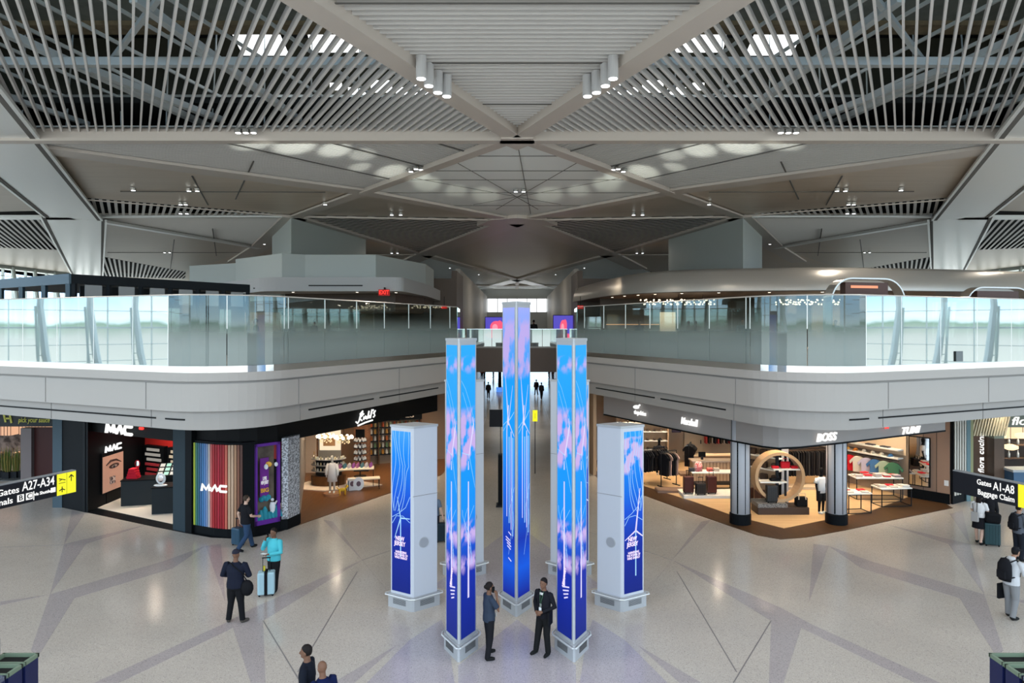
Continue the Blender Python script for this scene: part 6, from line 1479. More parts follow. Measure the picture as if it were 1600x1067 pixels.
# dark shop kiosk on the left deck
K0, K1, K2 = V((-16.8, 25.7)), V((-12.6, 32.2)), V((-23.6, 30.0))
dR = (K1-K0).normalized(); dL = (K2-K0).normalized()
t = thing('deck_pavilion', 'dark steel-framed pavilion shop with flat roof on the left upper deck', 'pavilion', (K0.x, K0.y, ZD))
far_ = K2+(K1-K0)
m_pav = mat('pavilion_blue_black', (.05, .09, .12), .4)
b = B(); b.prism([tuple(K0), tuple(K1), tuple(far_), tuple(K2)], 8.95, 9.3); b.make('roof_slab', mat('pavilion_black', (.008, .011, .014), .5, spec=.1), t)
b = B(); b.beam((*(K0+V((-.0, -.05))), 9.12), (*(K2+V((0, -.05))), 9.12), .08, .38); b.make('blue_fascia', m_pav, t)
LKR = (K1-K0).length; LKL = (K2-K0).length
for k in range(7):
    p = K0+dR*(.12+k*(LKR-.24)/6); b = B(); b.beam((*p, ZD), (*p, 8.95), .14, .14); b.make('post', mat('pavilion_black', (.008, .011, .014), .5, spec=.1), t)
    if k < 6:
        p0_, p1_ = K0+dR*(.5+k*(LKR-.24)/6), K0+dR*(1.12+k*(LKR-.24)/6); wallstrip(B(), [tuple(p0_), tuple(p1_)], 8.25, 8.92, .04).make('grey_panel', mat('pav_grey', (.22, .24, .25), .5), t)
for k in range(5):
    p = K0+dL*(.15+k*(LKL-.3)/4); b = B(); b.beam((*p, ZD), (*p, 8.95), .16, .16); b.make('post', m_pav, t)
wallstrip(B(), [tuple(K0+dR*.3+V((-.3, .5))), tuple(K1+V((-.4, .4)))], ZD, 8.9, .06).make('inner_wall', mat('pav_inner', (.025, .028, .03), .5), t)
for k in (3, 5):
    p = K0+dR*(k*LKR/6.3); q = p+dR*.55; wallstrip(B(), [tuple(p+V((.06, -.05))), tuple(q+V((.06, -.05)))], 7.0, 8.1, .03).make('lit_vitrine', emis('vitrine', (.25, .35, .33), .6), t)
# arched steel directory frames on the right deck
def arch(label, p, w_=2.6, hh=2.72, rot=0., glow=True):
    t = thing('arched_directory', label, 'directory stand', p, rot)
    r_ = .75; pts = [(-w_/2, 0), (-w_/2, hh-r_)]+[(-w_/2+r_-r_*cos(a), hh-r_+r_*sin(a)) for a in [pi/2*k/8 for k in range(1, 9)]]
    pts = pts+[(-x, z) for x, z in reversed(pts)]
    b = B()
    inn = []
    for i in range(len(pts)-1): b.beam((pts[i][0], 0, pts[i][1]), (pts[i+1][0], 0, pts[i+1][1]), .38, .045, (pts[i][1]*.0+.001, 0, 1) if abs(pts[i+1][0]-pts[i][0]) > .02 else (1, 0, 0))
    local(b.make('steel_band', mat('arch_steel', (.45, .43, .40), .25, .9)), t)
    local(B().box(-w_/2+.55, w_/2-.6, -.12, .12, .3, hh-.12).make('dark_panel', mat('panel_umber', (.07, .028, .018), .4)), t)
    if glow: local(B().box(-w_/2+.75, w_/2-1.0, -.14, -.12, hh-.3, hh-.22).make('light_strip', emis('strip_orange', (1, .35, .18), 1.1)), t)
    local(B().box(-w_/2+.5, w_/2-.55, -.16, .16, 0, .3).make('base', m_dark), t)
    return t
arch('rounded steel arch with dark umber panel and orange light strip, right upper deck', (11.05, 21.7, ZD), 2.75, 2.83, .25)
arch('second rounded steel arch with dark panel at the right edge of the photo', (17.1, 24.4, ZD), 3.0, 2.7, .25, False)
o = B().box(-.16, .16, -.012, .012, 0, .32).make('notice_plate', mat('notice_grey', (.14, .16, .16), .5)); tag(o, 'small square dark notice fixed to the right front glass', 'sign')
pn, tn = at([(x*-1, y) for x, y in off(deck_path, .05)], s_arc0-4.1); nn2 = V((-tn.y, tn.x)); nn2 = nn2 if nn2.y < 0 else -nn2
o.location = (pn.x+nn2.x*.035, pn.y+nn2.y*.035, 6.22); o.rotation_euler = (0, 0, atan2(tn.y, tn.x))
# EXIT signs
for px, py, Y, wd, lab in ((600, 457, 37.6, .62, 'red lit exit sign under the left canopy'), (694, 480, 45.6, .42, 'smaller red lit exit sign at the corridor end of the left lounge'), (907, 480, 45.0, .42, 'red lit exit sign at the corridor end of the right lounge')):
    z = zp(py, Y); x = dp(px, Y).x
    t = thing('exit_sign', lab, 'sign', (x, Y, z)); local(B().box(-wd/2, wd/2, .0, .06, -wd*.28, wd*.28).make('housing', mat('exit_dark', (.05, .005, .005), .5, emit=(.5, .005, .0), es=.5)), t)
    o = text('lettering', 'EXIT', (x, Y-.01, z), (1, 0, 0), wd*.5, m_red_e, t, wd*.85, .004, .003); local(B().box(-.02, .02, .02, .5 if Y < 40 else .05, wd*.26, wd*.28+(.12 if Y < 40 else .6)).make('bracket', m_dark), t)
# far-end big screen, plus an added copy standing for its glass reflection
m_sing = mat('singer_pink', (.1, .0, .03), .5, emit=(.95, .12, .22), es=1.0, noise=(1.2, .2, (.2, .0, .05)))
for x, Y, wd, z0, lab, nm in ((dp(786, 66).x, 66, 3.4, 6.15, 'large bright screen with a pink face at the far end, left of the tallest pillar', 'l'), (dp(880, 56).x, 56, 1.6, 6.15, 'added screen copy standing for the reflected pink face in the glass right of the bridge', 'r')):
    t = thing('video_screen', lab, 'screen', (x, Y, z0)); local(B().box(-wd/2, wd/2, 0, .1, 0, 2.1).make('picture', emis('screen_violet', (.10, .08, .55), 1.0)), t)
    local(B().box(-wd/2-.05, wd/2+.05, .02, .14, -.05, 2.15).make('bezel', m_black), t)
    b = B(); fx_ = -wd*.2 if nm == 'l' else 0
    b.ball((fx_, -.01, 1.15), (wd*.17, .03, .6), 14); b.ball((fx_, -.01, .4), (wd*.30, .03, .36), 14); b.ball((fx_+wd*.1, -.01, 1.3), (wd*.1, .03, .5), 10); local(b.make('pink_face', m_sing), t)
    b = B(); b.ball((fx_-wd*.03, -.04, 1.1), (wd*.08, .02, .35), 12); local(b.make('face_highlight', emis('pink_light', (1, .35, .45), 1)), t)
    local(B().box(-.05, .05, .02, .1, -.15, 0).make('foot', m_dark), t)
# ---- hall light fixtures
src = None
cl = [(-150, 104, 14.0), (-138, 116, 14.0), (-124, 127, 14.0), (-110, 133, 14.0)]
for s in (-1, 1):
    for k, (u, y, z) in enumerate(cl):
        p = cp(u, y, 13.75); p.x *= -s*-1 if s > 0 else 1; loc = (abs(p.x)*s, p.y, 13.45)
        if src is None:
            src = thing('spot_cylinder', 'white cylindrical spotlight in the row on the left diagonal ceiling beam', 'light', loc, 0, 'spotlights on the left beam')
            local(B().loft([(0, 0, 0, .13, .13), (0, 0, .56, .13, .13)], 16).make('barrel', mat('barrel_white', (.6, .6, .6), .3, .3), smooth=False), src)
            local(B().loft([(0, 0, -.012, .11, .11), (0, 0, .0, .11, .11)], 16).make('lens', emis('lens_cool', (.95, .97, 1), 5)), src)
        else: copy_thing(src, loc, 0, 'white cylindrical spotlight in the row on the %s diagonal ceiling beam' % ('left' if s < 0 else 'right'), 'spotlights on the %s beam' % ('left' if s < 0 else 'right'))
src = None
for u, y in ((182, 338), (196, 338), (500, 301), (513, 301), (518, 322), (526, 322), (516, 336), (526, 336), (395, 383), (-2, 302), (10, 302), (150, 268), (158, 267), (166, 271), (412, 211), (424, 211), (436, 211), (187, 397), (196, 397), (543, 396), (551, 396), (360, 403), (600, 300), (300, 322), (105, 420), (60, 430)):
    for s in ((-1, 1) if u > 20 else (1,)):
        p = cp(u*s, y, 13.8); 
        if src is None:
            src = thing('ceiling_downlight', 'small bright downlight recessed in the far ceiling', 'light', (p.x, p.y, 13.87), 0, 'ceiling downlights'); local(B().loft([(0, 0, 0, .13, .13), (0, 0, .13, .13, .13)], 12).make('housing', m_steel), src); local(B().loft([(0, 0, -.008, .09, .09), (0, 0, 0.001, .09, .09)], 12).make('lens', emis('lens_cool', (.95, .97, 1), 5)), src)
        else: copy_thing(src, (p.x, p.y, 13.87))
# ================================================================ RECYCLING STATIONS
for s in (-1, 1):
    nm = 'left' if s < 0 else 'right'
    if s < 0: x0, x1, y0 = -8.55, -8.1, 11.95
    x0, x1 = (-9.75, -9.07) if s < 0 else (8.95, 9.65)
    t = thing('recycling_station', 'dark recycling station with open-topped bins at the bottom %s corner' % nm, 'bin', ((x0+x1)/2, 12.2, 0))
    xc = (x0+x1)/2
    for k in range(3):
        yy = 11.75+k*.42
        c = (m_blackm, mat('bin_navy', (.008, .012, .06), .4), mat('bin_navy', (.008, .012, .06), .4))[0 if s > 0 and k == 0 else 1]
        b = B(); b.box(x0, x1, yy, yy+.34, 0, 1.05); b.make('bin_body', c, t)
        b = B(); b.box(x0, x1, yy-.02, yy+.02, 1.05, 1.12); b.box(x0, x0+.05, yy, yy+.36, 1.05, 1.12); b.box(x1-.05, x1, yy, yy+.36, 1.05, 1.12); b.box(x0, x1, yy+.33, yy+.37, 1.05, 1.12); b.make('bin_rim', mat('rim_green', (.16, .21, .14), .4) if k else mat('rim_slate', (.10, .11, .15), .4), t)
        b = B(); b.box(x0+.07, x1-.07, yy+.04, yy+.32, 1.02, 1.06); b.make('opening', m_slot, t)
        if s < 0: b = B(); b.box(x0-.06, x0-.01, yy+.02, yy+.3, 1.1, 1.42); b.make('back_sign', mat('bin_sign', (.12, .13, .13), .5), t)
    if s < 0:
        q = xc+.02
        b = B(); b.loft([(q, 0, 0, .17, .17), (q, 0, .012, .17, .17)], 20); b.v = [(x, 11.745-z, .72+y) for x, y, z in b.v]; b.make('round_sticker', mat('sticker_blue', (.02, .20, .35), .5), t)
        b = B()
        for dx, dz in ((-.05, -.03), (.05, -.03), (0, .06)): b.ball((q+dx, 11.73, .72+dz), (.035, .01, .035), 8)
        b.make('sticker_symbol', m_white, t)
# ================================================================ PEOPLE
def remesh(o, vs):
    m = o.modifiers.new('fuse', 'REMESH'); m.mode = 'VOXEL'; m.voxel_size = vs; m.use_smooth_shade = True
    m2 = o.modifiers.new('soften', 'SMOOTH'); m2.factor = .5; m2.iterations = 2
    return o
m_eye = mat('eye', (.02, .015, .012), .3); m_lip = mat('lip', (.25, .09, .08), .5)
def hand(b, w_, d, up, grip=.35, side=1):
    """palm, four unequal fingers and a thumb from wrist w_ along d; up = back of the hand"""
    d = V(d).normalized(); up = (V(up)-d*V(up).dot(d)).normalized(); r = d.cross(up)*side
    w_ = V(w_)
    for k in range(3): b.tube([w_+r*(-.018+.018*k), w_+r*(-.026+.026*k)+d*.085], [.02, .018], 6)
    for k, l_ in enumerate((.062, .075, .07, .055)):
        o = w_+d*.085+r*(.03-.02*k); c = d*cos(grip)-up*sin(grip); e_ = d*cos(grip*2.3)-up*sin(grip*2.3)
        b.tube([o, o+c*l_*.5, o+c*l_*.5+e_*l_*.55], [.0095, .009, .0075], 6)
    o = w_+d*.03+r*.03; b.tube([o, o+(d*.5+r*.6-up*.35).normalized()*.038, o+(d*.5+r*.6-up*.35).normalized()*.038+(d*.8-up*.5).normalized()*.03], [.013, .011, .009], 6)
def person(label, loc, rz, h=1.75, skin=None, top=(.02, .02, .025), sleeve='long', bottom=(.015, .015, .018), kind='trousers', hair=(.012, .009, .008), hairstyle='short',
           shoes=(.012, .012, .012), arms=None, legs=None, build=1.0, open_jacket=None, hood=False, cap=None, head=(0, 0), coarse=1.0, group=None, lean=0):
    """body local frame: facing +y, x to the person's right"""
    skin = skin or m_skin1; s = h/1.75; bw = build
    arms = arms or {}; legs = legs or {}
    hx, hy = head
    def sh(z): return lean*(z-.9)  # forward lean of the trunk
    b = B()
    b.loft([(0, 0, .86, .14*bw, .10*bw), (0, 0, .96, .165*bw, .12*bw), (0, sh(1.08), 1.08, .14*bw, .105*bw), (0, sh(1.26), 1.26, .165*bw, .12*bw), (0, sh(1.38), 1.38, .165*bw, .105), (0, sh(1.45), 1.445, .09, .07), (0, sh(1.5), 1.49, .056, .058), (hx*.3, sh(1.55)+.01+hy*.3, 1.56, .054, .058)], 16)
    c = V((hx, sh(1.62)+.02+hy, 1.635))
    hb = [(-.115, .012, .018, .03), (-.095, .048, .058, .018), (-.06, .062, .078, .01), (-.02, .072, .09, .0), (.03, .076, .096, -.004), (.07, .066, .084, -.008), (.1, .042, .055, -.01), (.115, .012, .016, -.01)]
    b.loft([(c.x, c.y+q[3], c.z+q[0], q[1], q[2]) for q in hb], 16)
    b.loft([(c.x, c.y+.085, c.z-.05, .018, .018), (c.x, c.y+.10, c.z-.03, .016, .026), (c.x, c.y+.09, c.z+.012, .009, .014)], 8)
    b.ball((c.x, c.y+.07, c.z-.085), (.026, .022, .02), 8)
    for sx in (-1, 1): b.ball((c.x+sx*.077, c.y-.005, c.z-.015), (.012, .02, .032), 8)
    J = {}
    for sx, k in ((-1, 'l'), (1, 'r')):
        a = arms.get(k, {})
        S_ = V((sx*.185*bw, sh(1.4), 1.405)); E_ = V(a.get('e', (sx*.235*bw, -.02, 1.12))); W_ = V(a.get('w', (sx*.25*bw, .06, .88)))
        b.tube([S_+V((-sx*.05, 0, .01)), S_, S_.lerp(E_, .5), E_, E_.lerp(W_, .35), W_], [.05, .053*bw, .045*bw, .038*bw, .038*bw, .026], 10)
        hd = V(a['h']) if 'h' in a else (W_-E_); hand(b, W_, hd, a.get('u', (sx*.9, 0, .1)), a.get('g', .35), sx)
        J[k] = (S_, E_, W_)
        lg = legs.get(k, {})
        P_ = V((sx*.085, 0, .9)); K_ = V(lg.get('k', (sx*.095, .02, .49))); A_ = V(lg.get('a', (sx*.10, -.02, .09)))
        b.tube([P_, P_.lerp(K_, .5), K_, K_.lerp(A_, .35), A_], [.088*bw, .075*bw, .056, .055, .036], 10)
        f_ = V(lg.get('f', (sx*.12, 1, 0))).normalized(); b.tube([A_+V((0, 0, -.03))-f_*.03, A_+V((0, 0, -.045))+f_*.06, A_+V((0, 0, -.06))+f_*.14], [.036, .036, .024], 8)
        J['leg'+k] = (P_, K_, A_, f_)
    o = b.make('person', skin, smooth=True); remesh(o, .0085*coarse); o.location = loc; o.rotation_euler = (0, 0, rz); o.scale = (s, s, s)
    tag(o, label, 'person', group)
    def kid(bb, nm, m, vs=.012, sm=True):
        k = bb.make(nm, m, smooth=True)
        if vs: remesh(k, vs*coarse)
        k.parent = o; return k
    # top
    t = B(); z0 = .90 if kind != 'skirt' else .98
    t.loft([(0, 0, z0-.04, .172*bw+.012, .128*bw+.012), (0, 0, z0+.06, .172*bw+.012, .128*bw+.012), (0, sh(1.08), 1.08, .155*bw+.01, .12*bw+.01), (0, sh(1.26), 1.26, .178*bw+.006, .13*bw+.006), (0, sh(1.38), 1.38, .18*bw, .115), (0, sh(1.44), 1.445, .105, .082), (0, sh(1.47), 1.475, .068, .068)], 18)
    if hood: t.loft([(0, sh(1.42)-.06, 1.40, .10, .07), (0, sh(1.48)-.07, 1.48, .12, .075), (0, sh(1.54)-.06, 1.54, .08, .05)], 12)
    for k in ('l', 'r'):
        S_, E_, W_ = J[k]; sx = -1 if k == 'l' else 1
        if sleeve == 'long': t.tube([S_+V((-sx*.05, 0, .01)), S_, S_.lerp(E_, .5), E_, E_.lerp(W_, .4), E_.lerp(W_, .93)], [.06, .067*bw, .06*bw, .056*bw, .05*bw, .04], 10)
        elif sleeve == 'short': t.tube([S_+V((-sx*.05, 0, .01)), S_, S_.lerp(E_, .75)], [.06, .067*bw, .066*bw], 10)
    kid(t, 'jacket' if open_jacket else ('hooded_top' if hood else 'shirt'), cloth(top))
    if open_jacket:
        q = B(); q.add([(-.05, sh(1.42)+.1, 1.44), (.05, sh(1.42)+.1, 1.44), (.018, .143, 1.12), (-.018, .143, 1.12), (-.05, sh(1.42)+.08, 1.44), (.05, sh(1.42)+.08, 1.44), (.018, .11, 1.12), (-.018, .11, 1.12)], [(0, 1, 2, 3), (7, 6, 5, 4), (0, 4, 5, 1), (1, 5, 6, 2), (2, 6, 7, 3), (3, 7, 4, 0)]); kid(q, 'shirt_front', cloth(open_jacket), 0)
    # bottom
    q = B()
    q.loft([(0, 0, .82, .165*bw, .12*bw), (0, 0, .92, .182*bw, .135*bw), (0, 0, 1.0, .165*bw, .125*bw)], 18)
    for k in ('l', 'r'):
        P_, K_, A_, f_ = J['leg'+k]; E2 = K_.lerp(A_, 1.04)
        if kind == 'trousers': q.tube([P_, P_.lerp(K_, .5), K_, K_.lerp(A_, .5), E2], [.104*bw, .092*bw, .078, .07, .066], 12)
        elif kind == 'shorts': q.tube([P_, P_.lerp(K_, .55)], [.108, .11], 12)
    if kind == 'skirt': q = B().loft([(0, 0, .56, .22, .18), (0, 0, .8, .20, .16), (0, 0, 1.0, .155, .12)], 18)
    kid(q, kind, cloth(bottom))
    for k in ('l', 'r'):
        P_, K_, A_, f_ = J['leg'+k]
        q = B(); q.tube([A_+V((0, 0, .0))-f_*.035, A_+V((0, 0, -.035))-f_*.01, A_+V((0, 0, -.045))+f_*.1, A_+V((0, 0, -.055))+f_*.175], [.045, .05, .047, .032], 10)
        kid(q, 'shoe', cloth(shoes), .01)
    # hair
    q = B()
    if hairstyle != 'bald':
        q.loft([(c.x, c.y-.035, c.z-.05, .066, .06), (c.x, c.y-.03, c.z, .08, .08), (c.x, c.y-.018, c.z+.04, .083, .092), (c.x, c.y-.014, c.z+.08, .074, .088), (c.x, c.y-.014, c.z+.115, .045, .055), (c.x, c.y-.014, c.z+.128, .012, .014)], 14)
        if hairstyle == 'long': q.loft([(c.x, c.y-.06, c.z-.30, .07, .03), (c.x, c.y-.07, c.z-.15, .09, .045), (c.x, c.y-.05, c.z, .085, .06)], 12)
        if hairstyle == 'bun': q.ball((c.x, c.y-.11, c.z+.02), (.045, .04, .045), 10)
        if hairstyle == 'pony': q.tube([(c.x, c.y-.08, c.z+.04), (c.x, c.y-.13, c.z), (c.x, c.y-.11, c.z-.14)], [.035, .04, .018], 8)
        kid(q, 'hair', mat('hair_%.3f' % hair[0], hair, .6, spec=.1), .01)
    if cap:
        q = B(); q.loft([(c.x, c.y-.01, c.z+.035, .088, .10), (c.x, c.y-.01, c.z+.09, .08, .092), (c.x, c.y-.01, c.z+.13, .04, .05)], 14); q.loft([(c.x, c.y+.12, c.z+.035, .07, .07), (c.x, c.y+.12, c.z+.05, .07, .07)], 12); kid(q, 'cap', cloth(cap), .01)
    q = B()
    for sx in (-1, 1): q.ball((c.x+sx*.031, c.y+.083, c.z+.008), (.011, .008, .006), 6)
    kid(q, 'eyes', m_eye, 0)
    q = B(); q.ball((c.x, c.y+.083, c.z-.062), (.022, .008, .006), 8); kid(q, 'mouth', m_lip, 0)
    return o
def ppos(px, py): p = gp(px, py); return (p.x, p.y, 0)
def rel(o, p):
    """place in the person's frame"""
    return wm(o) @ V(p)
STRIDE = {'l': {'k': (-.095, .16, .52), 'a': (-.10, .26, .10)}, 'r': {'k': (.095, -.02, .49), 'a': (.10, -.30, .14), 'f': (.1, 1, -.3)}}
# security officer on the phone, left of the centre
pA = person('security officer in blue-grey short-sleeved shirt and black trousers holding a phone to the ear', ppos(764, 1027), -1.15, 1.66, m_skin1, (.028, .038, .058), 'short', (.010, .010, .012), hairstyle='bun',
            arms={'r': {'e': (.28, .14, 1.16), 'w': (.15, .13, 1.46), 'h': (-.15, -.1, .9), 'u': (1, .4, 0), 'g': .6}, 'l': {'e': (-.25, .02, 1.12), 'w': (-.24, .14, .88)}},
            legs={'l': {'k': (-.12, .04, .49), 'a': (-.17, .06, .09)}, 'r': {'k': (.12, -.02, .49), 'a': (.16, -.10, .09)}})
def small(name, label, cat, o, p, sz, m, rot=(0, 0, 0), bevel=.004, group=None):
    q = B().box(-sz[0]/2, sz[0]/2, -sz[1]/2, sz[1]/2, -sz[2]/2, sz[2]/2).make(name, m, bevel=bevel); q.location = rel(o, p); q.rotation_euler = (rot[0], rot[1], o.rotation_euler[2]+rot[2]); return tag(q, label, cat, group)
small('phone', 'phone held to the ear of the security officer', 'phone', pA, (.10, .07, 1.60), (.012, .06, .13), m_black)
small('badge', 'small white badge at the waist of the security officer', 'badge', pA, (.05, .152, 1.0), (.06, .006, .09), m_white); small('badge', 'small white radio tag on the belt of the security officer', 'badge', pA, (-.15, .12, .92), (.04, .006, .04), m_white)
pB = person('person in dark blazer over white shirt and black trousers facing the security officer', ppos(850, 1022), 2.45, 1.70, m_skin1, (.010, .010, .013), 'long', (.010, .010, .010), hairstyle='short', open_jacket=(.55, .53, .5),
            arms={'l': {'e': (-.28, -.04, 1.14), 'w': (-.08, .2, 1.04), 'h': (.8, .3, -.1), 'u': (0, .8, .4), 'g': .7}, 'r': {'e': (.27, -.02, 1.14), 'w': (.06, .21, 1.02), 'h': (-.8, .2, -.1), 'u': (0, .8, .4), 'g': .7}},
            legs={'l': {'k': (-.10, .03, .49), 'a': (-.12, .0, .09)}, 'r': {'k': (.12, .06, .49), 'a': (.17, .08, .09)}})
small('folder', 'black folder held against the blazer at the right-hand side', 'folder', pB, (-.25, .10, .93), (.04, .24, .3), m_blackm, (0, 0, .3))
t = small('lanyard', 'lanyard with pale badge on the blazer wearer', 'badge', pB, (-.02, .17, 1.08), (.07, .006, .10), m_white)
q = B(); pts = [rel(pB, p) for p in ((-.05, .075, 1.47), (-.045, .15, 1.3), (-.02, .165, 1.13), (.0, .15, 1.3), (.05, .075, 1.47))]; q.tube(pts, .006, 5); cc = q.make('strap', cloth((.05, .12, .06))); adopt(cc, t)
# man from behind with shoulder bag
pC = person('man seen from behind in dark navy top and black trousers with a black shoulder bag', ppos(368, 973), -.05, 1.80, m_skin1, (.010, .012, .022), 'long', (.008, .008, .009), hairstyle='bald', shoes=(.07, .06, .05), build=1.18,
            arms={'l': {'e': (-.33, .02, 1.14), 'w': (-.16, .24, 1.06), 'h': (.6, .7, .1), 'u': (0, -.2, 1)}, 'r': {'e': (.33, .02, 1.14), 'w': (.16, .24, 1.06), 'h': (-.6, .7, .1), 'u': (0, -.2, 1)}},
            legs={'l': {'k': (-.12, .02, .49), 'a': (-.17, .0, .09), 'f': (-.5, 1, 0)}, 'r': {'k': (.12, .02, .49), 'a': (.17, .0, .09), 'f': (.6, 1, 0)}}, cap=(.02, .02, .03))
t = thing('shoulder_bag', 'black shoulder bag hanging at the right hip of the man seen from behind', 'bag', rel(pC, (.30, -.04, .86)), pC.rotation_euler[2])
local(B().ball((0, 0, 0), (.16, .11, .20), 14).make('bag_body', m_blackm, smooth=True), t)
q = B(); q.tube([rel(pC, p) for p in ((.30, -.04, 1.02), (.22, -.14, 1.25), (.0, -.15, 1.42), (-.12, -.05, 1.47))], .014, 6); adopt(q.make('strap', m_blackm), t)
# man in turquoise shirt
pD = person('man in turquoise shirt and black trousers talking on a phone beside a pale blue suitcase', ppos(428, 923), 2.75, 1.74, m_skin1, (.07, .42, .48), 'long', (.010, .010, .011), hairstyle='short', build=1.12,
            arms={'r': {'e': (.30, .12, 1.16), 'w': (.15, .17, 1.45), 'h': (-.2, -.2, .9), 'u': (1, .4, 0), 'g': .6}, 'l': {'e': (-.29, .06, 1.12), 'w': (-.05, .27, 1.10), 'h': (.8, .4, 0), 'u': (0, 0, 1)}},
            legs={'l': {'k': (-.10, .03, .49), 'a': (-.12, .08, .09)}, 'r': {'k': (.10, .0, .49), 'a': (.11, -.04, .09)}})
small('phone', 'phone held to the ear of the man in the turquoise shirt', 'phone', pD, (.11, .12, 1.57), (.012, .06, .13), m_black)
small('paper', 'white paper in the hand of the man in the turquoise shirt', 'paper', pD, (.06, .32, 1.12), (.16, .09, .008), m_white, bevel=0)
sp2 = gp(415, 931); sc_l = suitcase('suitcase', 'pale blue hard suitcase with black strap beside the man in turquoise', (sp2.x, sp2.y+.05, 0), .25, (.34, .50, .55), .44, .28, .60, .42, strap=m_blackm)
t = tag(B().box(-.03, .03, -.02, .02, 0, .14).make('luggage_tag', cloth((.5, .42, .04)), bevel=.008), 'yellow tag on top of the pale blue suitcase', 'tag'); t.location = (sp2.x-.06, sp2.y+.05, .66)
# man walking by the striped wall
pE = person('man in black T-shirt and blue jeans walking past the striped wall', ppos(384, 860), -.75, 1.80, m_skin3, (.010, .010, .012), 'short', (.025, .05, .10), hairstyle='short', hair=(.05, .035, .025), build=1.12, legs=STRIDE,
            arms={'l': {'e': (-.28, -.12, 1.14), 'w': (-.27, -.05, .90)}, 'r': {'e': (.27, .05, 1.13), 'w': (.24, .28, 1.08)}})
q_ = gp(374, 856); suitcase('suitcase', 'dark blue suitcase rolling beside the man in jeans', (q_.x-.15, q_.y+.25, 0), -.5, (.02, .06, .10), .40, .25, .55, .35)
# two heads at the bottom edge
pF = person('dark-haired man in black top looking left at the bottom edge of the photo', (-3.66, 11.9, 0), 1.55, 1.76, m_skin1, (.008, .010, .016), 'long', hairstyle='short', build=1.05)
pG = person('bald man in navy shirt at the bottom edge, right of the dark-haired man', (-3.27, 11.48, 0), .75, 1.68, m_skin1, (.005, .009, .04), 'long', hairstyle='bald', build=1.05)
# right side
pH = person('woman with long hair, white T-shirt and black skirt beside a stack of dark luggage', ppos(1530, 850), -.9, 1.70, m_skin3, (.66, .64, .62), 'short', (.010, .010, .012), 'skirt', hairstyle='long', hair=(.015, .01, .009),
            arms={'r': {'e': (.24, .08, 1.13), 'w': (.16, .30, 1.08)}, 'l': {'e': (-.24, .06, 1.13), 'w': (-.05, .33, 1.06)}}, legs={'l': {'k': (-.1, .05, .5), 'a': (-.1, .12, .09)}, 'r': {'k': (.1, -.02, .49), 'a': (.1, -.16, .1)}})
pH2 = person('person in black top half hidden behind the woman in the white T-shirt', ppos(1546, 843), -.5, 1.66, m_skin2, (.012, .012, .014), 'long', (.012, .012, .014), hairstyle='long', hair=(.02, .012, .009))
q_ = gp(1551, 853); suitcase('suitcase', 'dark teal upright suitcase beside the woman in white T-shirt', (q_.x, q_.y+.05, 0), -.3, (.015, .045, .05), .46, .3, .72, .25)
t = tag(B().box(-.22, .22, -.16, .16, 0, .34).make('holdall', m_blackm, bevel=.07), 'black holdall resting on top of the dark teal suitcase', 'bag'); t.location = (q_.x-.02, q_.y+.0, .78); t.rotation_euler = (0, .1, -.3)
t = thing('shoulder_bag', 'pale tote bag hanging behind the woman in the white T-shirt', 'bag', rel(pH, (-.05, -.24, .98)), pH.rotation_euler[2]); local(B().box(-.11, .11, -.05, .05, -.16, .16).make('bag_body', cloth((.35, .33, .31)), bevel=.02), t)
q = B(); q.tube([rel(pH, p) for p in ((-.1, -.22, 1.12), (-.16, -.12, 1.4), (-.02, -.1, 1.46), (0., -.22, 1.13))], .01, 5); adopt(q.make('strap', m_blackm), t)
def backpack(label, o, p, col=(.01, .01, .012), k=1.0):
    t = thing('backpack', label, 'backpack', rel(o, p), o.rotation_euler[2])
    local(B().loft([(0, 0, -.24*k, .14*k, .07*k), (0, -.01, -.1*k, .16*k, .10*k), (0, 0, .12*k, .15*k, .09*k), (0, .01, .24*k, .09*k, .05*k), (0, .01, .26*k, .03, .02)], 14).make('bag_body', cloth(col), smooth=True), t)
    local(B().box(-.10*k, .10*k, -.13*k, -.08*k, -.18*k, .0).make('front_pocket', cloth(col), bevel=.02), t)
    for sx in (-1, 1): q = B(); q.tube([rel(o, (p[0]+sx*.1, p[1]+.05, p[2]+.2)), rel(o, (sx*.12, .02, 1.49)), rel(o, (sx*.14, .155, 1.32)), rel(o, (sx*.15, .10, 1.08)), rel(o, (p[0]+sx*.12, p[1]+.05, p[2]-.18))], .016, 6); adopt(q.make('strap', cloth(col)), t)
    return t
pI = person('person in grey sweater carrying a black backpack at the right edge of the photo', ppos(1592, 876), -1.35, 1.76, m_skin2, (.09, .10, .12), 'long', (.012, .014, .02), hairstyle='short',
            arms={'r': {'e': (.25, .0, 1.13), 'w': (.2, .22, .98)}})
backpack('black backpack on the person in the grey sweater', pI, (0, -.20, 1.22))
pJ = person('person in pale grey hoodie, grey trousers and black cap with a roll-top backpack', ppos(1580, 966), -1.25, 1.76, m_skin2, (.50, .50, .50), 'long', (.20, .20, .20), hairstyle='short', hood=True, cap=(.01, .01, .012), shoes=(.015, .015, .015), head=(0, .06), lean=.12, build=1.08,
            arms={'r': {'e': (.27, .1, 1.15), 'w': (.14, .36, 1.20), 'h': (-.3, .8, .2), 'u': (.3, 0, 1), 'g': .6}, 'l': {'e': (-.27, .1, 1.15), 'w': (-.10, .36, 1.22), 'h': (.3, .8, .2), 'u': (.3, 0, 1), 'g': .6}}, legs={'l': {'k': (-.1, .04, .49), 'a': (-.11, .05, .09)}, 'r': {'k': (.1, .02, .49), 'a': (.11, -.1, .09)}})
backpack('black roll-top backpack on the person in the pale hoodie', pJ, (0, -.22, 1.24), k=1.12)
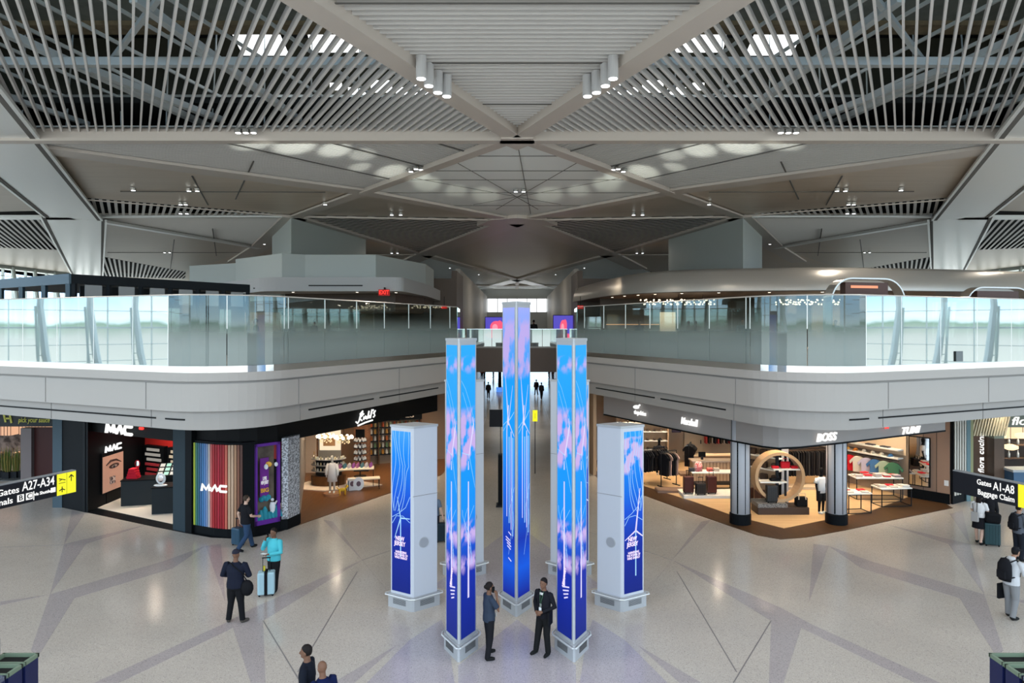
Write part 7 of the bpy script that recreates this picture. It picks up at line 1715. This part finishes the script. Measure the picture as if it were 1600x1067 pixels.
small('phone', 'phone in the hands of the person in the pale hoodie', 'phone', pJ, (.02, .48, 1.26), (.075, .012, .15), m_black, (-.6, 0, 0))
t = small('carrier_bag', 'black carrier bag hanging beside the legs of the person in the pale hoodie', 'bag', pJ, (-.22, .0, .62), (.06, .32, .38), m_blackm, bevel=.01)
# shop worker, traveller behind the outer pillar
pK = person('shop worker in black with light brown hair behind the plinths of the black shop', (-13.6, 28.4, .02), 2.6, 1.65, m_skin3, (.012, .012, .013), 'long', hairstyle='short', hair=(.18, .09, .03), coarse=1.4)
pL = person('traveller mostly hidden behind the left outer pillar holding a dark suitcase', ppos(679, 846), -.6, 1.75, m_skin3, (.12, .16, .22), 'short', (.02, .02, .03), hairstyle='short', coarse=1.4, arms={'r': {'e': (.30, -.02, 1.13), 'w': (.34, .04, .90)}})
q_ = gp(688, 848); suitcase('suitcase', 'dark suitcase with black bag on top, right of the left outer pillar', (q_.x+.02, q_.y+.1, 0), .1, (.012, .025, .035), .36, .25, .6, .3)
# far walkers
far_p = [(763, 623, 'distant walker in dark clothes carrying a pale bag, alone left of the tallest pillar', (.02, .02, .02), 0), (838, 618, 'distant walker in black, nearest the right of the tallest pillar', (.012, .012, .012), .2), (846, 624, 'distant walker in dark coat, just right of the walker in black', (.03, .03, .035), -.3),
         (753, 592, 'small far figure in red top left of the tallest pillar', (.25, .03, .03), .5), (757, 592, 'small far figure in black beside the one in red', (.02, .02, .02), 1.), (771, 590, 'small far figure in second red top by the dark post', (.3, .04, .04), 2.), (858, 592, 'small far figure in dark clothes near the right medium pillar', (.03, .02, .02), 1.2), (864, 594, 'small far figure in brown near the right medium pillar', (.1, .05, .03), 2.2)]
for k, (px, py, lab, c, rz) in enumerate(far_p):
    person(lab, ppos(px, py), rz+(0 if k < 3 else 0), 1.72, (m_skin1, m_skin3)[k % 2], c, 'long', (.02, .02, .025), hairstyle='short', coarse=2.6, legs=STRIDE if k < 3 else None)
q_ = gp(781, 612); t = thing('charging_post', 'far dark post with a blue glowing base left of the tallest pillar', 'post', (q_.x, q_.y, 0)); local(B().loft([(0, 0, .3, .2, .2), (0, 0, 3.2, .16, .16)], 12).make('post', m_black), t); local(B().loft([(0, 0, 0, .4, .4), (0, 0, .5, .4, .4)], 12).make('glowing_base', emis('blue_glow', (.1, .3, .9), 1.0)), t)
# people on the upper decks
dk = [(400, 30, 'person standing behind the left deck glass beside the pavilion', (.02, .02, .02), 2.), (490, 33, 'seated-height figure behind the left deck glass, leftmost of two', (.06, .04, .03), 1.), (516, 33, 'figure behind the left deck glass, rightmost of two', (.03, .03, .03), -1.), (999, 35, 'dark-haired person in the right-hand lounge in front of the lit opening', (.02, .02, .02), 2.8), (1160, 30, 'person standing alone behind the right deck glass', (.02, .03, .03), 3.), (1306, 35, 'person behind the right deck glass near the steel arch', (.02, .02, .02), 2.)]
for px, Y, lab, c, rz in dk: person(lab, (dp(px, Y).x, Y, ZD), rz, 1.66, m_skin1, c, 'long', (.02, .02, .025), hairstyle='short', coarse=1.8)
person('tiny standing figure in black beside the bridge, right of the tallest pillar', (dp(834, 47).x, 47, 6.05), 0, 1.75, m_skin1, (.01, .01, .01), 'long', hairstyle='short', coarse=2.5)
